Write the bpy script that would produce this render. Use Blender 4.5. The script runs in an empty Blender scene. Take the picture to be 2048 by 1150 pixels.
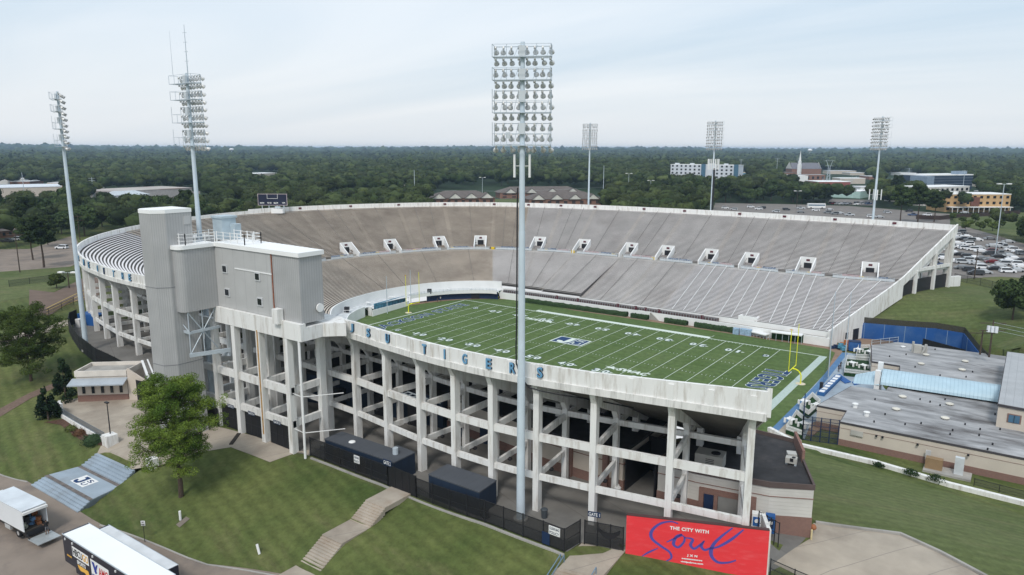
import bpy, bmesh, math, random
import numpy as np
from mathutils import Vector, Matrix, noise
C = bpy.context.scene.collection
sc = bpy.context.scene
rad = math.radians
random.seed(7)
# ------------------------------------------------------------------ camera
FP, CX, CY, CZ, YAW, PIT, ROL = 1445.028, 138.4999, -129.8172, 48.7720, 0.6248496, 0.1902723, 0.00173619
def axes():
    cy, sy, cp, sp = math.cos(YAW), math.sin(YAW), math.cos(PIT), math.sin(PIT)
    F = np.array([-sy*cp, cy*cp, -sp]); R = np.array([cy, sy, 0.]); U = np.cross(R, F)
    cr, sr = math.cos(ROL), math.sin(ROL)
    return cr*R+sr*U, -sr*R+cr*U, F
RV, UV_, FV = axes()
cam_d = bpy.data.cameras.new('camera'); cam = bpy.data.objects.new('camera', cam_d); C.objects.link(cam)
cam_d.sensor_width = 36; cam_d.lens = FP/2048*36; cam_d.clip_start = 1; cam_d.clip_end = 60000
M4 = Matrix(((RV[0], UV_[0], -FV[0], CX), (RV[1], UV_[1], -FV[1], CY), (RV[2], UV_[2], -FV[2], CZ), (0, 0, 0, 1)))
cam.matrix_world = M4
sc.camera = cam
# survey helpers: true ground positions read off the photograph at a known height
def G(u, v, z=0.):
    d = FV + RV*(u-1024)/FP + UV_*(575-v)/FP
    t = (z-CZ)/d[2]
    return (CX+t*d[0], CY+t*d[1], z)
def PX(x, y, z):
    d = np.array([x-CX, y-CY, z-CZ]); w = d@FV
    return 1024+FP*(d@RV)/w, 575-FP*(d@UV_)/w
# ------------------------------------------------------------------ world, sun, exposure
W = bpy.data.worlds.new('World'); sc.world = W; W.use_nodes = True
nt = W.node_tree; nt.nodes.clear(); N = nt.nodes.new; L = nt.links.new
SUN_EL, SUN_AZ = rad(50), rad(158)
sky = N('ShaderNodeTexSky'); sky.sky_type = 'NISHITA'; sky.sun_disc = False
sky.sun_elevation = SUN_EL; sky.sun_rotation = SUN_AZ; sky.altitude = 0; sky.air_density = 1.3; sky.dust_density = 3
tc = N('ShaderNodeTexCoord'); sep = N('ShaderNodeSeparateXYZ'); L(tc.outputs['Generated'], sep.inputs[0])
# overcast deck: flat projection of a cloud layer (direction / elevation)
mx = N('ShaderNodeMath'); mx.operation = 'MAXIMUM'; L(sep.outputs['Z'], mx.inputs[0]); mx.inputs[1].default_value = 0.0
ad = N('ShaderNodeMath'); ad.operation = 'ADD'; L(mx.outputs[0], ad.inputs[0]); ad.inputs[1].default_value = 0.10
vd = N('ShaderNodeVectorMath'); vd.operation = 'DIVIDE'; L(tc.outputs['Generated'], vd.inputs[0]); L(ad.outputs[0], vd.inputs[1])
ns = N('ShaderNodeTexNoise'); ns.inputs['Scale'].default_value = 0.38; ns.inputs['Detail'].default_value = 6; ns.inputs['Roughness'].default_value = 0.5
ns.inputs['Distortion'].default_value = 0.6
mp = N('ShaderNodeMapping'); mp.inputs['Rotation'].default_value = (0, 0, 0.75); mp.inputs['Scale'].default_value = (0.55, 1.6, 1)
L(vd.outputs[0], mp.inputs[0]); L(mp.outputs[0], ns.inputs['Vector'])
cr = N('ShaderNodeValToRGB'); cr.color_ramp.elements[0].position = 0.36; cr.color_ramp.elements[1].position = 0.66
cr.color_ramp.elements[0].color = (0.44, 0.555, 0.665, 1); cr.color_ramp.elements[1].color = (0.67, 0.72, 0.775, 1)
L(ns.outputs['Fac'], cr.inputs[0])
hz = N('ShaderNodeValToRGB'); hz.color_ramp.elements[0].position = 0.0; hz.color_ramp.elements[1].position = 0.16
hz.color_ramp.elements[0].color = (1, 1, 1, 1); hz.color_ramp.elements[1].color = (0, 0, 0, 1)
L(sep.outputs['Z'], hz.inputs[0])
m1 = N('ShaderNodeMixRGB'); L(hz.outputs[0], m1.inputs[0]); L(cr.outputs[0], m1.inputs[1]); m1.inputs[2].default_value = (0.685, 0.71, 0.735, 1)
bg1 = N('ShaderNodeBackground'); L(sky.outputs[0], bg1.inputs[0]); bg1.inputs[1].default_value = 0.012
bg2 = N('ShaderNodeBackground'); L(m1.outputs[0], bg2.inputs[0]); bg2.inputs[1].default_value = 0.90
asd = N('ShaderNodeAddShader'); L(bg1.outputs[0], asd.inputs[0]); L(bg2.outputs[0], asd.inputs[1])
wo = N('ShaderNodeOutputWorld'); L(asd.outputs[0], wo.inputs[0])
sun_d = bpy.data.lights.new('sun', 'SUN'); sun = bpy.data.objects.new('sun', sun_d); C.objects.link(sun)
sun_d.energy = 1.5; sun_d.angle = rad(12); sun_d.color = (1, 0.96, 0.9)
sd = Vector((math.sin(SUN_AZ)*math.cos(SUN_EL), math.cos(SUN_AZ)*math.cos(SUN_EL), math.sin(SUN_EL)))
sun.rotation_euler = sd.to_track_quat('Z', 'Y').to_euler(); sun.location = (0, 0, 300)
sc.view_settings.view_transform = 'Standard'; sc.view_settings.look = 'None'; sc.view_settings.exposure = 0.40; sc.view_settings.gamma = 1
sc.cycles.volume_bounces = 1; sc.cycles.max_bounces = 6; sc.cycles.diffuse_bounces = 3; sc.cycles.transparent_max_bounces = 24
# ------------------------------------------------------------------ materials
MATS = {}
def M(name, col, rough=.8, var=.12, scale=.6, dirt=None, dirt_amt=0., dirt_scale=.15, stretch=(1, 1, 1), spec=.3, metal=0., bump=0., alpha=1., detail=4, rand=0.):
    if name in MATS: return MATS[name]
    m = bpy.data.materials.new(name); m.use_nodes = True; t = m.node_tree; n = t.nodes; l = t.links.new
    b = n['Principled BSDF']; b.inputs['Roughness'].default_value = rough; b.inputs['Specular IOR Level'].default_value = spec; b.inputs['Metallic'].default_value = metal
    g = n.new('ShaderNodeNewGeometry'); mp = n.new('ShaderNodeMapping'); mp.inputs['Scale'].default_value = stretch; l(g.outputs['Position'], mp.inputs[0])
    x = n.new('ShaderNodeTexNoise'); x.inputs['Scale'].default_value = scale; x.inputs['Detail'].default_value = detail; l(mp.outputs[0], x.inputs['Vector'])
    r = n.new('ShaderNodeMapRange'); r.inputs['From Min'].default_value = .3; r.inputs['From Max'].default_value = .7
    r.inputs['To Min'].default_value = 1-var; r.inputs['To Max'].default_value = 1+var; l(x.outputs['Fac'], r.inputs[0])
    c = n.new('ShaderNodeVectorMath'); c.operation = 'SCALE'; c.inputs[0].default_value = col[:3]; l(r.outputs[0], c.inputs['Scale']); out = c.outputs[0]
    if rand:
        oi = n.new('ShaderNodeObjectInfo'); rr = n.new('ShaderNodeMapRange'); rr.inputs['To Min'].default_value = 1-rand; rr.inputs['To Max'].default_value = 1+rand
        l(oi.outputs['Random'], rr.inputs[0]); c2 = n.new('ShaderNodeVectorMath'); c2.operation = 'SCALE'; l(out, c2.inputs[0]); l(rr.outputs[0], c2.inputs['Scale']); out = c2.outputs[0]
    if dirt:
        y = n.new('ShaderNodeTexNoise'); y.inputs['Scale'].default_value = dirt_scale; y.inputs['Detail'].default_value = 7; y.inputs['Roughness'].default_value = .65; l(mp.outputs[0], y.inputs['Vector'])
        q = n.new('ShaderNodeMapRange'); q.inputs['From Min'].default_value = .5; q.inputs['From Max'].default_value = .68; q.inputs['To Max'].default_value = dirt_amt; l(y.outputs['Fac'], q.inputs[0])
        k = n.new('ShaderNodeMixRGB'); l(q.outputs[0], k.inputs[0]); l(out, k.inputs[1]); k.inputs[2].default_value = (*dirt, 1); out = k.outputs[0]
    l(out, b.inputs['Base Color'])
    if bump:
        u = n.new('ShaderNodeBump'); u.inputs['Strength'].default_value = bump; u.inputs['Distance'].default_value = .05; l(x.outputs['Fac'], u.inputs['Height']); l(u.outputs[0], b.inputs['Normal'])
    if alpha < 1: b.inputs['Alpha'].default_value = alpha
    MATS[name] = m
    return m
def mat_lines(name, c1, c2, per, wid, axis=(1, 1, 0), rough=.5, metal=0., var=.08, dirt=None, dirt_amt=0, bumpd=.03):
    """surface with evenly spaced thin lines (corrugation, planks, seams)"""
    m = M(name, c1, rough, var, .4, dirt=dirt, dirt_amt=dirt_amt, metal=metal); t = m.node_tree; n = t.nodes; l = t.links.new; b = n['Principled BSDF']
    src = b.inputs['Base Color'].links[0].from_socket
    g = n.new('ShaderNodeNewGeometry'); d = n.new('ShaderNodeVectorMath'); d.operation = 'DOT_PRODUCT'; l(g.outputs['Position'], d.inputs[0]); d.inputs[1].default_value = axis
    f = n.new('ShaderNodeMath'); f.operation = 'DIVIDE'; l(d.outputs['Value'], f.inputs[0]); f.inputs[1].default_value = per
    fr = n.new('ShaderNodeMath'); fr.operation = 'FRACT'; l(f.outputs[0], fr.inputs[0])
    lt = n.new('ShaderNodeMath'); lt.operation = 'LESS_THAN'; l(fr.outputs[0], lt.inputs[0]); lt.inputs[1].default_value = wid
    k = n.new('ShaderNodeMixRGB'); l(lt.outputs[0], k.inputs[0]); l(src, k.inputs[1]); k.inputs[2].default_value = (*c2, 1); l(k.outputs[0], b.inputs['Base Color'])
    u = n.new('ShaderNodeBump'); u.inputs['Strength'].default_value = .6; u.inputs['Distance'].default_value = bumpd; u.invert = True; l(lt.outputs[0], u.inputs['Height']); l(u.outputs[0], b.inputs['Normal'])
    return m
def mat_brick(name, c1, c2, mortar, sc_=1.):
    m = M(name, c1, .85, .1, 1.); t = m.node_tree; n = t.nodes; l = t.links.new; b = n['Principled BSDF']
    g = n.new('ShaderNodeNewGeometry'); sp = n.new('ShaderNodeSeparateXYZ'); l(g.outputs['Position'], sp.inputs[0])
    a = n.new('ShaderNodeMath'); a.operation = 'ADD'; l(sp.outputs[0], a.inputs[0]); l(sp.outputs[1], a.inputs[1])
    cb = n.new('ShaderNodeCombineXYZ'); l(a.outputs[0], cb.inputs[0]); l(sp.outputs[2], cb.inputs[1])
    k = n.new('ShaderNodeTexBrick'); k.inputs['Scale'].default_value = 2.2*sc_; k.inputs['Color1'].default_value = (*c1, 1); k.inputs['Color2'].default_value = (*c2, 1); k.inputs['Mortar'].default_value = (*mortar, 1)
    k.inputs['Mortar Size'].default_value = .03; l(cb.outputs[0], k.inputs['Vector']); l(k.outputs[0], b.inputs['Base Color'])
    return m
def mat_mesh(name, col, dens, per=.0):
    """see-through chain-link or screen fabric: partly open surface"""
    m = bpy.data.materials.new(name); m.use_nodes = True; b = m.node_tree.nodes['Principled BSDF']
    b.inputs['Base Color'].default_value = (*col, 1); b.inputs['Roughness'].default_value = .7; b.inputs['Alpha'].default_value = dens; MATS[name] = m
    return m
def mat_grass(name, c1, c2, c3, sc1=.05, sc2=.9, stripe=0., ang=0., per=4., dry=.5):
    m = bpy.data.materials.new(name); m.use_nodes = True; t = m.node_tree; n = t.nodes; l = t.links.new; b = n['Principled BSDF']; b.inputs['Roughness'].default_value = .9; b.inputs['Specular IOR Level'].default_value = .15
    g = n.new('ShaderNodeNewGeometry')
    def nz(s, d=5, r=.6, st=(1, 1, 1)):
        mp = n.new('ShaderNodeMapping'); mp.inputs['Rotation'].default_value = (0, 0, ang); mp2 = mp
        mp3 = n.new('ShaderNodeMapping'); mp3.inputs['Scale'].default_value = st; l(g.outputs['Position'], mp.inputs[0]); l(mp.outputs[0], mp3.inputs[0])
        x = n.new('ShaderNodeTexNoise'); x.inputs['Scale'].default_value = s; x.inputs['Detail'].default_value = d; x.inputs['Roughness'].default_value = r; l(mp3.outputs[0], x.inputs['Vector']); return x.outputs['Fac']
    def rng(s, a, b_, lo=0, hi=1):
        q = n.new('ShaderNodeMapRange'); q.inputs['From Min'].default_value = a; q.inputs['From Max'].default_value = b_; q.inputs['To Min'].default_value = lo; q.inputs['To Max'].default_value = hi; l(s, q.inputs[0]); return q.outputs[0]
    k = n.new('ShaderNodeMixRGB'); l(rng(nz(sc1, 4), .38, .62), k.inputs[0]); k.inputs[1].default_value = (*c1, 1); k.inputs[2].default_value = (*c2, 1)
    k2 = n.new('ShaderNodeMixRGB'); l(rng(nz(sc1*2.7, 8, .7, (.35, 1.3, 1)), .5, .72, 0, dry), k2.inputs[0]); l(k.outputs[0], k2.inputs[1]); k2.inputs[2].default_value = (*c3, 1)
    f = n.new('ShaderNodeVectorMath'); f.operation = 'SCALE'; l(k2.outputs[0], f.inputs[0]); l(rng(nz(sc2, 6, .75), .3, .7, .72, 1.28), f.inputs['Scale']); out = f.outputs[0]
    if stripe:
        mp = n.new('ShaderNodeMapping'); mp.inputs['Rotation'].default_value = (0, 0, ang); l(g.outputs['Position'], mp.inputs[0])
        s = n.new('ShaderNodeSeparateXYZ'); l(mp.outputs[0], s.inputs[0]); w = n.new('ShaderNodeMath'); w.operation = 'SINE'
        dv = n.new('ShaderNodeMath'); dv.operation = 'MULTIPLY_ADD'; l(s.outputs[1], dv.inputs[0]); dv.inputs[1].default_value = 2*math.pi/per; l(rng(nz(.08), 0, 1, -2.5, 2.5), dv.inputs[2]); l(dv.outputs[0], w.inputs[0])
        f2 = n.new('ShaderNodeVectorMath'); f2.operation = 'SCALE'; l(out, f2.inputs[0]); l(rng(w.outputs[0], -1, 1, 1-stripe, 1+stripe), f2.inputs['Scale']); out = f2.outputs[0]
    l(out, b.inputs['Base Color']); MATS[name] = m
    return m
conc_w = M('painted_concrete', (.76, .755, .735), .85, .04, .5, dirt=(.44, .40, .35), dirt_amt=.75, dirt_scale=.9, stretch=(1.5, 1.5, .22))
conc_s = M('stained_concrete', (.72, .71, .685), .9, .06, .8, dirt=(.30, .29, .27), dirt_amt=.6, dirt_scale=1.0, stretch=(2.2, 2.2, .25))
conc_g = M('bare_concrete', (.36, .345, .32), .9, .14, .35, dirt=(.16, .15, .14), dirt_amt=.5, dirt_scale=.25)
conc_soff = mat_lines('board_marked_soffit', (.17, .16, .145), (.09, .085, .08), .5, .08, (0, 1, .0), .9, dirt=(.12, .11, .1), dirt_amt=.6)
conc_step = M('stand_concrete', (.23, .215, .21), .9, .2, .3)
conc_stepn = M('stand_concrete_brown', (.20, .165, .135), .9, .25, .3)
aisle_m = M('aisle_concrete', (.18, .15, .12), .9, .12, .5)
bench_g = M('bench_weathered_grey', (.70, .665, .645), .7, .12, .12, dirt=(.55, .50, .48), dirt_amt=.6, dirt_scale=.08)
bench_b = M('bench_weathered_tan', (.58, .50, .42), .8, .18, .12, dirt=(.38, .32, .27), dirt_amt=.7, dirt_scale=.1)
bench_w = M('bench_aluminium', (.74, .71, .71), .5, .08, .2)
white = M('white_paint', (.78, .78, .77), .6, .04, .3)
white_roof = M('white_roof_membrane', (.86, .86, .85), .5, .03, .2)
galv = M('galvanised_steel', (.50, .56, .61), .5, .06, 1.2, metal=.2)
pole_m = M('pole_paint', (.56, .64, .70), .45, .07, .5, dirt=(.45, .5, .55), dirt_amt=.4, dirt_scale=.4)
lampshell = M('lamp_shell', (.68, .67, .65), .4, .25, 3, metal=.3)
black = M('black_metal', (.02, .02, .024), .5, .1)
navy = M('navy_paint', (.012, .028, .075), .6, .12, .6)
navyk = M('navy_shed', (.02, .035, .065), .6, .15, .6)
blue = M('royal_blue_paint', (.02, .10, .31), .6, .14, .4, dirt=(.08, .17, .36), dirt_amt=.5, dirt_scale=.3)
ltblue = M('light_blue_letters', (.14, .32, .50), .5, .05)
corr = mat_lines('corrugated_grey', (.42, .42, .42), (.35, .35, .355), .38, .2, (1, 1, 0), .5, var=.07, metal=.1)
corr2 = mat_lines('smooth_panel_grey', (.455, .455, .45), (.33, .33, .335), 2.4, .02, (1, 1, 0), .5, var=.06)
glass = M('dark_glass', (.015, .018, .022), .15, .05, spec=.6)
bglass = M('blue_glass', (.06, .14, .22), .2, .1, spec=.6)
cream = M('cream_stucco', (.55, .49, .42), .85, .05, .5)
cream_l = mat_lines('pale_block', (.56, .545, .51), (.53, .515, .48), .4, .06, (0, 0, 1), .85)
brick = mat_brick('red_brown_brick', (.20, .105, .085), (.25, .13, .10), (.22, .17, .15))
brick2 = mat_brick('far_brick', (.27, .13, .09), (.23, .11, .08), (.25, .17, .13), .5)
tan_m = M('tan_brick', (.50, .33, .17), .85, .06, .3)
dark_roof = M('black_roof_felt', (.035, .035, .038), .85, .3, .6, dirt=(.075, .07, .07), dirt_amt=.6, dirt_scale=.4)
shedroof = mat_lines('shed_roof_board', (.075, .082, .095), (.05, .055, .06), 1.22, .02, (1, 0, 0), .8)
M('rolled_grey_roof', (.325, .325, .33), .85, .35, .35, dirt=(.07, .062, .06), dirt_amt=.95, dirt_scale=.13, stretch=(.5, 1.4, 1)); grey_roof = mat_lines('rolled_grey_roof', (.36, .37, .38), (.25, .255, .265), .95, .05, (-.18, .98, 0), .85)
shingle = M('brown_shingles', (.13, .11, .10), .9, .15, .5)
asphalt = M('asphalt_brown', (.245, .20, .165), .9, .12, .3, dirt=(.14, .12, .11), dirt_amt=.75, dirt_scale=.16)
asphalt_g = M('asphalt_grey', (.19, .17, .155), .9, .12, .2, dirt=(.26, .23, .2), dirt_amt=.5, dirt_scale=.1)
pave = mat_lines('concrete_pavement', (.38, .33, .27), (.22, .20, .18), 4.2, .012, (.85, -.52, 0), .9, var=.12, dirt=(.20, .16, .13), dirt_amt=.5)
pave_c = mat_lines('concourse_paving', (.18, .172, .16), (.13, .12, .11), 4.5, .014, (.35, .94, 0), .9, var=.12, dirt=(.10, .095, .09), dirt_amt=.6)
pave_bl = M('pale_blue_painted_concrete', (.31, .37, .43), .8, .1, .4, dirt=(.22, .23, .24), dirt_amt=.5, dirt_scale=.35)
dirtm = M('bare_dirt', (.25, .17, .12), .95, .15, .4)
track_m = M('cinder_track', (.16, .115, .09), .95, .12, .3)
yellow = M('yellow_paint', (.80, .78, .02), .5, .03)
ylw2 = M('yellow_barrier', (.75, .52, .03), .6, .05)
maroon = M('maroon_plaque', (.10, .02, .03), .7, .05)
pink = M('faded_seat_row', (.45, .28, .27), .7, .1)
bluech = M('blue_seat_row', (.09, .13, .22), .7, .2, 2)
turf = M('artificial_turf', (.012, .045, .012), .9, .2, 2)
hedge_m = M('hedge_leaves', (.028, .055, .02), .9, .4, 3, bump=.5)
red_m = M('red_mural', (.80, .045, .055), .7, .03, .5, dirt=(.82, .16, .17), dirt_amt=.3, dirt_scale=1.2, stretch=(.6, .6, 2.5))
purple = M('purple_blue_paint', (.09, .075, .34), .7, .06)
lawn = mat_grass('lawn_grass', (.057, .084, .024), (.112, .130, .043), (.165, .145, .074), .065, 1.4, .10, .25, 1.7, .7)
lawn2 = mat_grass('lawn_pale', (.078, .104, .034), (.112, .134, .052), (.17, .150, .082), .05, 1.0, .07, -.35, 1.9, .5)
field_m = mat_grass('playing_turf', (.076, .122, .036), (.098, .145, .050), (.14, .165, .07), .05, .8, .04, 0, 3.2, .35)
line_m = M('field_white', (.62, .68, .62), .8, .08, 2)
line_g = M('field_grey_white', (.42, .50, .46), .8, .1, 2)
bark = M('bark', (.075, .055, .042), .95, .25, 4)
rust = M('rust_stain', (.42, .24, .09), .9, .3, 3)
tyre = M('rubber', (.015, .015, .016), .8, .1)
skin = M('skin', (.20, .11, .07), .6, .05)
# ------------------------------------------------------------------ mesh building
WL = {}
class MB:
    def __init__(s): s.v = []; s.f = []
    def add(s, vs, fs):
        o = len(s.v); s.v += [tuple(map(float, q)) for q in vs]; s.f += [tuple(o+i for i in f) for f in fs]; return s
    def hexa(s, b, t):  # bottom quad (ccw), top quad
        return s.add(list(b)+list(t), [(3, 2, 1, 0), (4, 5, 6, 7), (0, 1, 5, 4), (1, 2, 6, 5), (2, 3, 7, 6), (3, 0, 4, 7)])
    def box(s, c, d, rz=0.):  # centre xy, base z ; dims
        x, y, z = c; a, b, h = d[0]/2, d[1]/2, d[2]; cs, sn = math.cos(rz), math.sin(rz)
        q = [(x+cs*p-sn*r, y+sn*p+cs*r) for p, r in ((-a, -b), (a, -b), (a, b), (-a, b))]
        return s.hexa([(*k, z) for k in q], [(*k, z+h) for k in q])
    def prism(s, poly, z0, z1):
        n = len(poly); A = sum(poly[i][0]*poly[(i+1) % n][1]-poly[(i+1) % n][0]*poly[i][1] for i in range(n))
        if A < 0: poly = poly[::-1]
        f0 = (lambda p: z0) if not callable(z0) else z0; f1 = (lambda p: z1) if not callable(z1) else z1
        vs = [(p[0], p[1], f0(p)) for p in poly]+[(p[0], p[1], f1(p)) for p in poly]
        return s.add(vs, [tuple(range(n-1, -1, -1)), tuple(range(n, 2*n))]+[(i, (i+1) % n, n+(i+1) % n, n+i) for i in range(n)])
    def wall(s, pts, z0, z1, th=.3, off=0.):  # wall along polyline; z0/z1 scalars or lists
        n = len(pts); Z0 = z0 if hasattr(z0, '__len__') else [z0]*n; Z1 = z1 if hasattr(z1, '__len__') else [z1]*n
        nr = []
        for i in range(n):
            a = pts[max(0, i-1)]; b = pts[min(n-1, i+1)]; d = np.array([b[0]-a[0], b[1]-a[1]]); d /= (np.linalg.norm(d)+1e-9); nr.append((-d[1], d[0]))
        L_ = [(p[0]+q[0]*(off+th/2), p[1]+q[1]*(off+th/2)) for p, q in zip(pts, nr)]; R_ = [(p[0]+q[0]*(off-th/2), p[1]+q[1]*(off-th/2)) for p, q in zip(pts, nr)]
        vs = []; 
        for i in range(n): vs += [(*R_[i], Z0[i]), (*R_[i], Z1[i]), (*L_[i], Z1[i]), (*L_[i], Z0[i])]
        fs = []
        for i in range(n-1):
            a = 4*i; b = a+4
            for k in range(4): fs.append((a+k, b+k, b+(k+1) % 4, a+(k+1) % 4))
        fs += [(0, 1, 2, 3), (4*n-1, 4*n-2, 4*n-3, 4*n-4)]
        return s.add(vs, fs)
    def beam(s, p, q, w, h):  # box along p->q; width w horizontal, depth h below the line
        p = np.array(p, float); q = np.array(q, float); d = q-p; hx = np.array([-d[1], d[0], 0]); nn = np.linalg.norm(hx)
        hx = hx/nn if nn > 1e-6 else np.array([1., 0, 0]); hx = hx*w/2; dz = np.array([0, 0, -h])
        return s.add([p-hx, p+hx, p+hx+dz, p-hx+dz, q-hx, q+hx, q+hx+dz, q-hx+dz], [(0, 1, 2, 3)[::-1], (4, 5, 6, 7), (0, 4, 5, 1)[::-1], (1, 5, 6, 2)[::-1], (2, 6, 7, 3)[::-1], (3, 7, 4, 0)[::-1]])
    def tube(s, p, q, r0, r1=None, n=8, cap=True):
        r1 = r0 if r1 is None else r1; p = Vector(p); q = Vector(q); d = (q-p).normalized(); a = d.orthogonal().normalized(); b = d.cross(a)
        vs = [p+(a*math.cos(2*math.pi*i/n)+b*math.sin(2*math.pi*i/n))*r0 for i in range(n)]+[q+(a*math.cos(2*math.pi*i/n)+b*math.sin(2*math.pi*i/n))*r1 for i in range(n)]
        fs = [(i, (i+1) % n, n+(i+1) % n, n+i) for i in range(n)]
        if cap: fs += [tuple(range(n-1, -1, -1)), tuple(range(n, 2*n))]
        return s.add(vs, fs)
    def path(s, pts, r, n=6):
        for a, b in zip(pts[:-1], pts[1:]): s.tube(a, b, r, r, n)
        return s
    def ball(s, c, r, n=8, m=5, sz=1.):
        vs = [(c[0], c[1], c[2]-r*sz)]; 
        for j in range(1, m):
            th = math.pi*j/m
            vs += [(c[0]+r*math.sin(th)*math.cos(2*math.pi*i/n), c[1]+r*math.sin(th)*math.sin(2*math.pi*i/n), c[2]-r*sz*math.cos(th)) for i in range(n)]
        vs.append((c[0], c[1], c[2]+r*sz)); fs = [(0, 1+(i+1) % n, 1+i) for i in range(n)]
        for j in range(m-2): fs += [(1+j*n+i, 1+j*n+(i+1) % n, 1+(j+1)*n+(i+1) % n, 1+(j+1)*n+i) for i in range(n)]
        e = len(vs)-1; fs += [(e, 1+(m-2)*n+i, 1+(m-2)*n+(i+1) % n) for i in range(n)]
        return s.add(vs, fs)
    def grid(s, P):  # P[i][j] points
        a = len(P); b = len(P[0]); vs = [q for r in P for q in r]
        return s.add(vs, [(i*b+j, i*b+j+1, (i+1)*b+j+1, (i+1)*b+j) for i in range(a-1) for j in range(b-1)])
    def build(s, name, mat, parent=None, smooth=False):
        me = bpy.data.meshes.new(name); w = np.array(WL.get(parent.name, (0, 0, 0))) if parent else np.zeros(3)
        vv = np.array(s.v)-w if len(s.v) else np.zeros((0, 3)); me.from_pydata(vv.tolist(), [], s.f); me.update()
        if smooth: me.polygons.foreach_set('use_smooth', [True]*len(me.polygons))
        o = bpy.data.objects.new(name, me); C.objects.link(o)
        if mat: me.materials.append(mat)
        if parent: o.parent = parent
        WL[o.name] = tuple(w); return o
def tag(o, label=None, cat=None, group=None, kind=None):
    if label: o['label'] = label
    if cat: o['category'] = cat
    if group: o['group'] = group
    if kind: o['kind'] = kind
    return o
def thing(name, label, cat, loc=(0, 0, 0), group=None):
    o = bpy.data.objects.new(name, None); C.objects.link(o); o.empty_display_size = .5; o.location = loc; WL[o.name] = tuple(map(float, loc))
    return tag(o, label, cat, group)
def struct(mb, name, mat, smooth=False): return tag(mb.build(name, mat, None, smooth), kind='structure')
def rebase(o):  # a thing that is one mesh: move its origin to the centre of its foot
    me = o.data; n = len(me.vertices); a = np.empty(n*3); me.vertices.foreach_get('co', a); a = a.reshape(-1, 3)
    c = np.array([(a[:, 0].min()+a[:, 0].max())/2, (a[:, 1].min()+a[:, 1].max())/2, a[:, 2].min()]); a -= c
    me.vertices.foreach_set('co', a.ravel()); me.update(); o.location = c; return o
def one(mb, name, mat, label, cat, group=None, kind=None, smooth=False): return rebase(tag(mb.build(name, mat, None, smooth), label, cat, group, kind))
KIDS = {}
def kids(o): return [c for c in bpy.data.objects if c.parent == o]
def proto(o):
    KIDS[o.name] = [(c, kids(c)) for c in kids(o)]; return o
def dup(root, loc, rz=0., label=None, group=None, scale=None, swap=None):
    r = root.copy(); C.objects.link(r); r.location = loc; r.rotation_euler = (0, 0, rz); WL[r.name] = tuple(map(float, loc))
    if scale: r.scale = scale
    if label: r['label'] = label
    if group: r['group'] = group
    for ch, gs in KIDS[root.name]:
        c = ch.copy(); C.objects.link(c); c.parent = r; WL[c.name] = WL[r.name]
        if swap and ch.data and ch.data.name in swap:
            c.data = swap[ch.data.name]
        for g in gs: d = g.copy(); C.objects.link(d); d.parent = c
    return r
def textmesh(txt, size, ext=0., offset=0., spacing=1.):
    cu = bpy.data.curves.new('lettering', 'FONT'); cu.body = txt; cu.size = size; cu.extrude = ext; cu.offset = offset; cu.align_x = 'CENTER'; cu.align_y = 'CENTER'; cu.space_character = spacing; cu.resolution_u = 3
    o = bpy.data.objects.new('lettering', cu); C.objects.link(o); dg = bpy.context.evaluated_depsgraph_get(); dg.update()
    me = bpy.data.meshes.new_from_object(o.evaluated_get(dg)); v = [tuple(q.co) for q in me.vertices]; f = [tuple(p.vertices) for p in me.polygons]
    bpy.data.objects.remove(o); bpy.data.curves.remove(cu); bpy.data.meshes.remove(me)
    return v, f
def text(mb, txt, size, org, right, up, ext=0., offset=0., spacing=1., fit=None, shear=0.):
    v, f = textmesh(txt, size, ext, offset, spacing); v = np.array(v); r = np.array(right, float); u = np.array(up, float); n = np.cross(r, u)
    if fit: 
        v[:, 0] -= (v[:, 0].max()+v[:, 0].min())/2; v[:, 1] -= (v[:, 1].max()+v[:, 1].min())/2
        w = v[:, 0].max()-v[:, 0].min(); h = v[:, 1].max()-v[:, 1].min(); v[:, 0] *= (fit[0]+2*offset)/w; v[:, 1] *= (fit[1]+2*offset)/h
    v[:, 0] += v[:, 1]*shear
    P = np.array(org)+v[:, :1]*r+v[:, 1:2]*u+v[:, 2:3]*n
    return mb.add(P, f)
ORD = ['first', 'second', 'third', 'fourth', 'fifth', 'sixth', 'seventh', 'eighth', 'ninth', 'tenth', 'eleventh', 'twelfth', 'thirteenth', 'fourteenth', 'fifteenth', 'sixteenth', 'seventeenth', 'eighteenth', 'nineteenth', 'twentieth', 'twenty-first', 'twenty-second', 'twenty-third', 'twenty-fourth', 'twenty-fifth', 'twenty-sixth', 'twenty-seventh', 'twenty-eighth', 'twenty-ninth', 'thirtieth']
# ------------------------------------------------------------------ stadium curves (plan), y axis of symmetry 24.38
Y0 = 24.38
def crv(pts, n=400):
    P = [np.array(p, float) for p in pts]; P = [2*P[0]-P[1]]+P+[2*P[-1]-P[-2]]; out = []
    for i in range(1, len(P)-2):
        for t in np.linspace(0, 1, 24, endpoint=False):
            a, b, c, d = P[i-1:i+3]; out.append(.5*((2*b)+(-a+c)*t+(2*a-5*b+4*c-d)*t*t+(-a+3*b-3*c+d)*t**3))
    out.append(P[-2]); out = np.array(out); s = np.r_[0, np.cumsum(np.hypot(*np.diff(out, axis=0).T))]; s /= s[-1]; q = np.linspace(0, 1, n)
    return np.c_[np.interp(q, s, out[:, 0]), np.interp(q, s, out[:, 1])]
RIMF = crv([(120.8, 89.9), (97.7, 93.8), (75, 95.6), (44, 96.3), (20, 95.2), (-4, 92.2), (-20, 88.2), (-38, 81), (-54, 70), (-68, 54), (-80, 34), (-87, 14), (-88.5, 0)])
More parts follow.
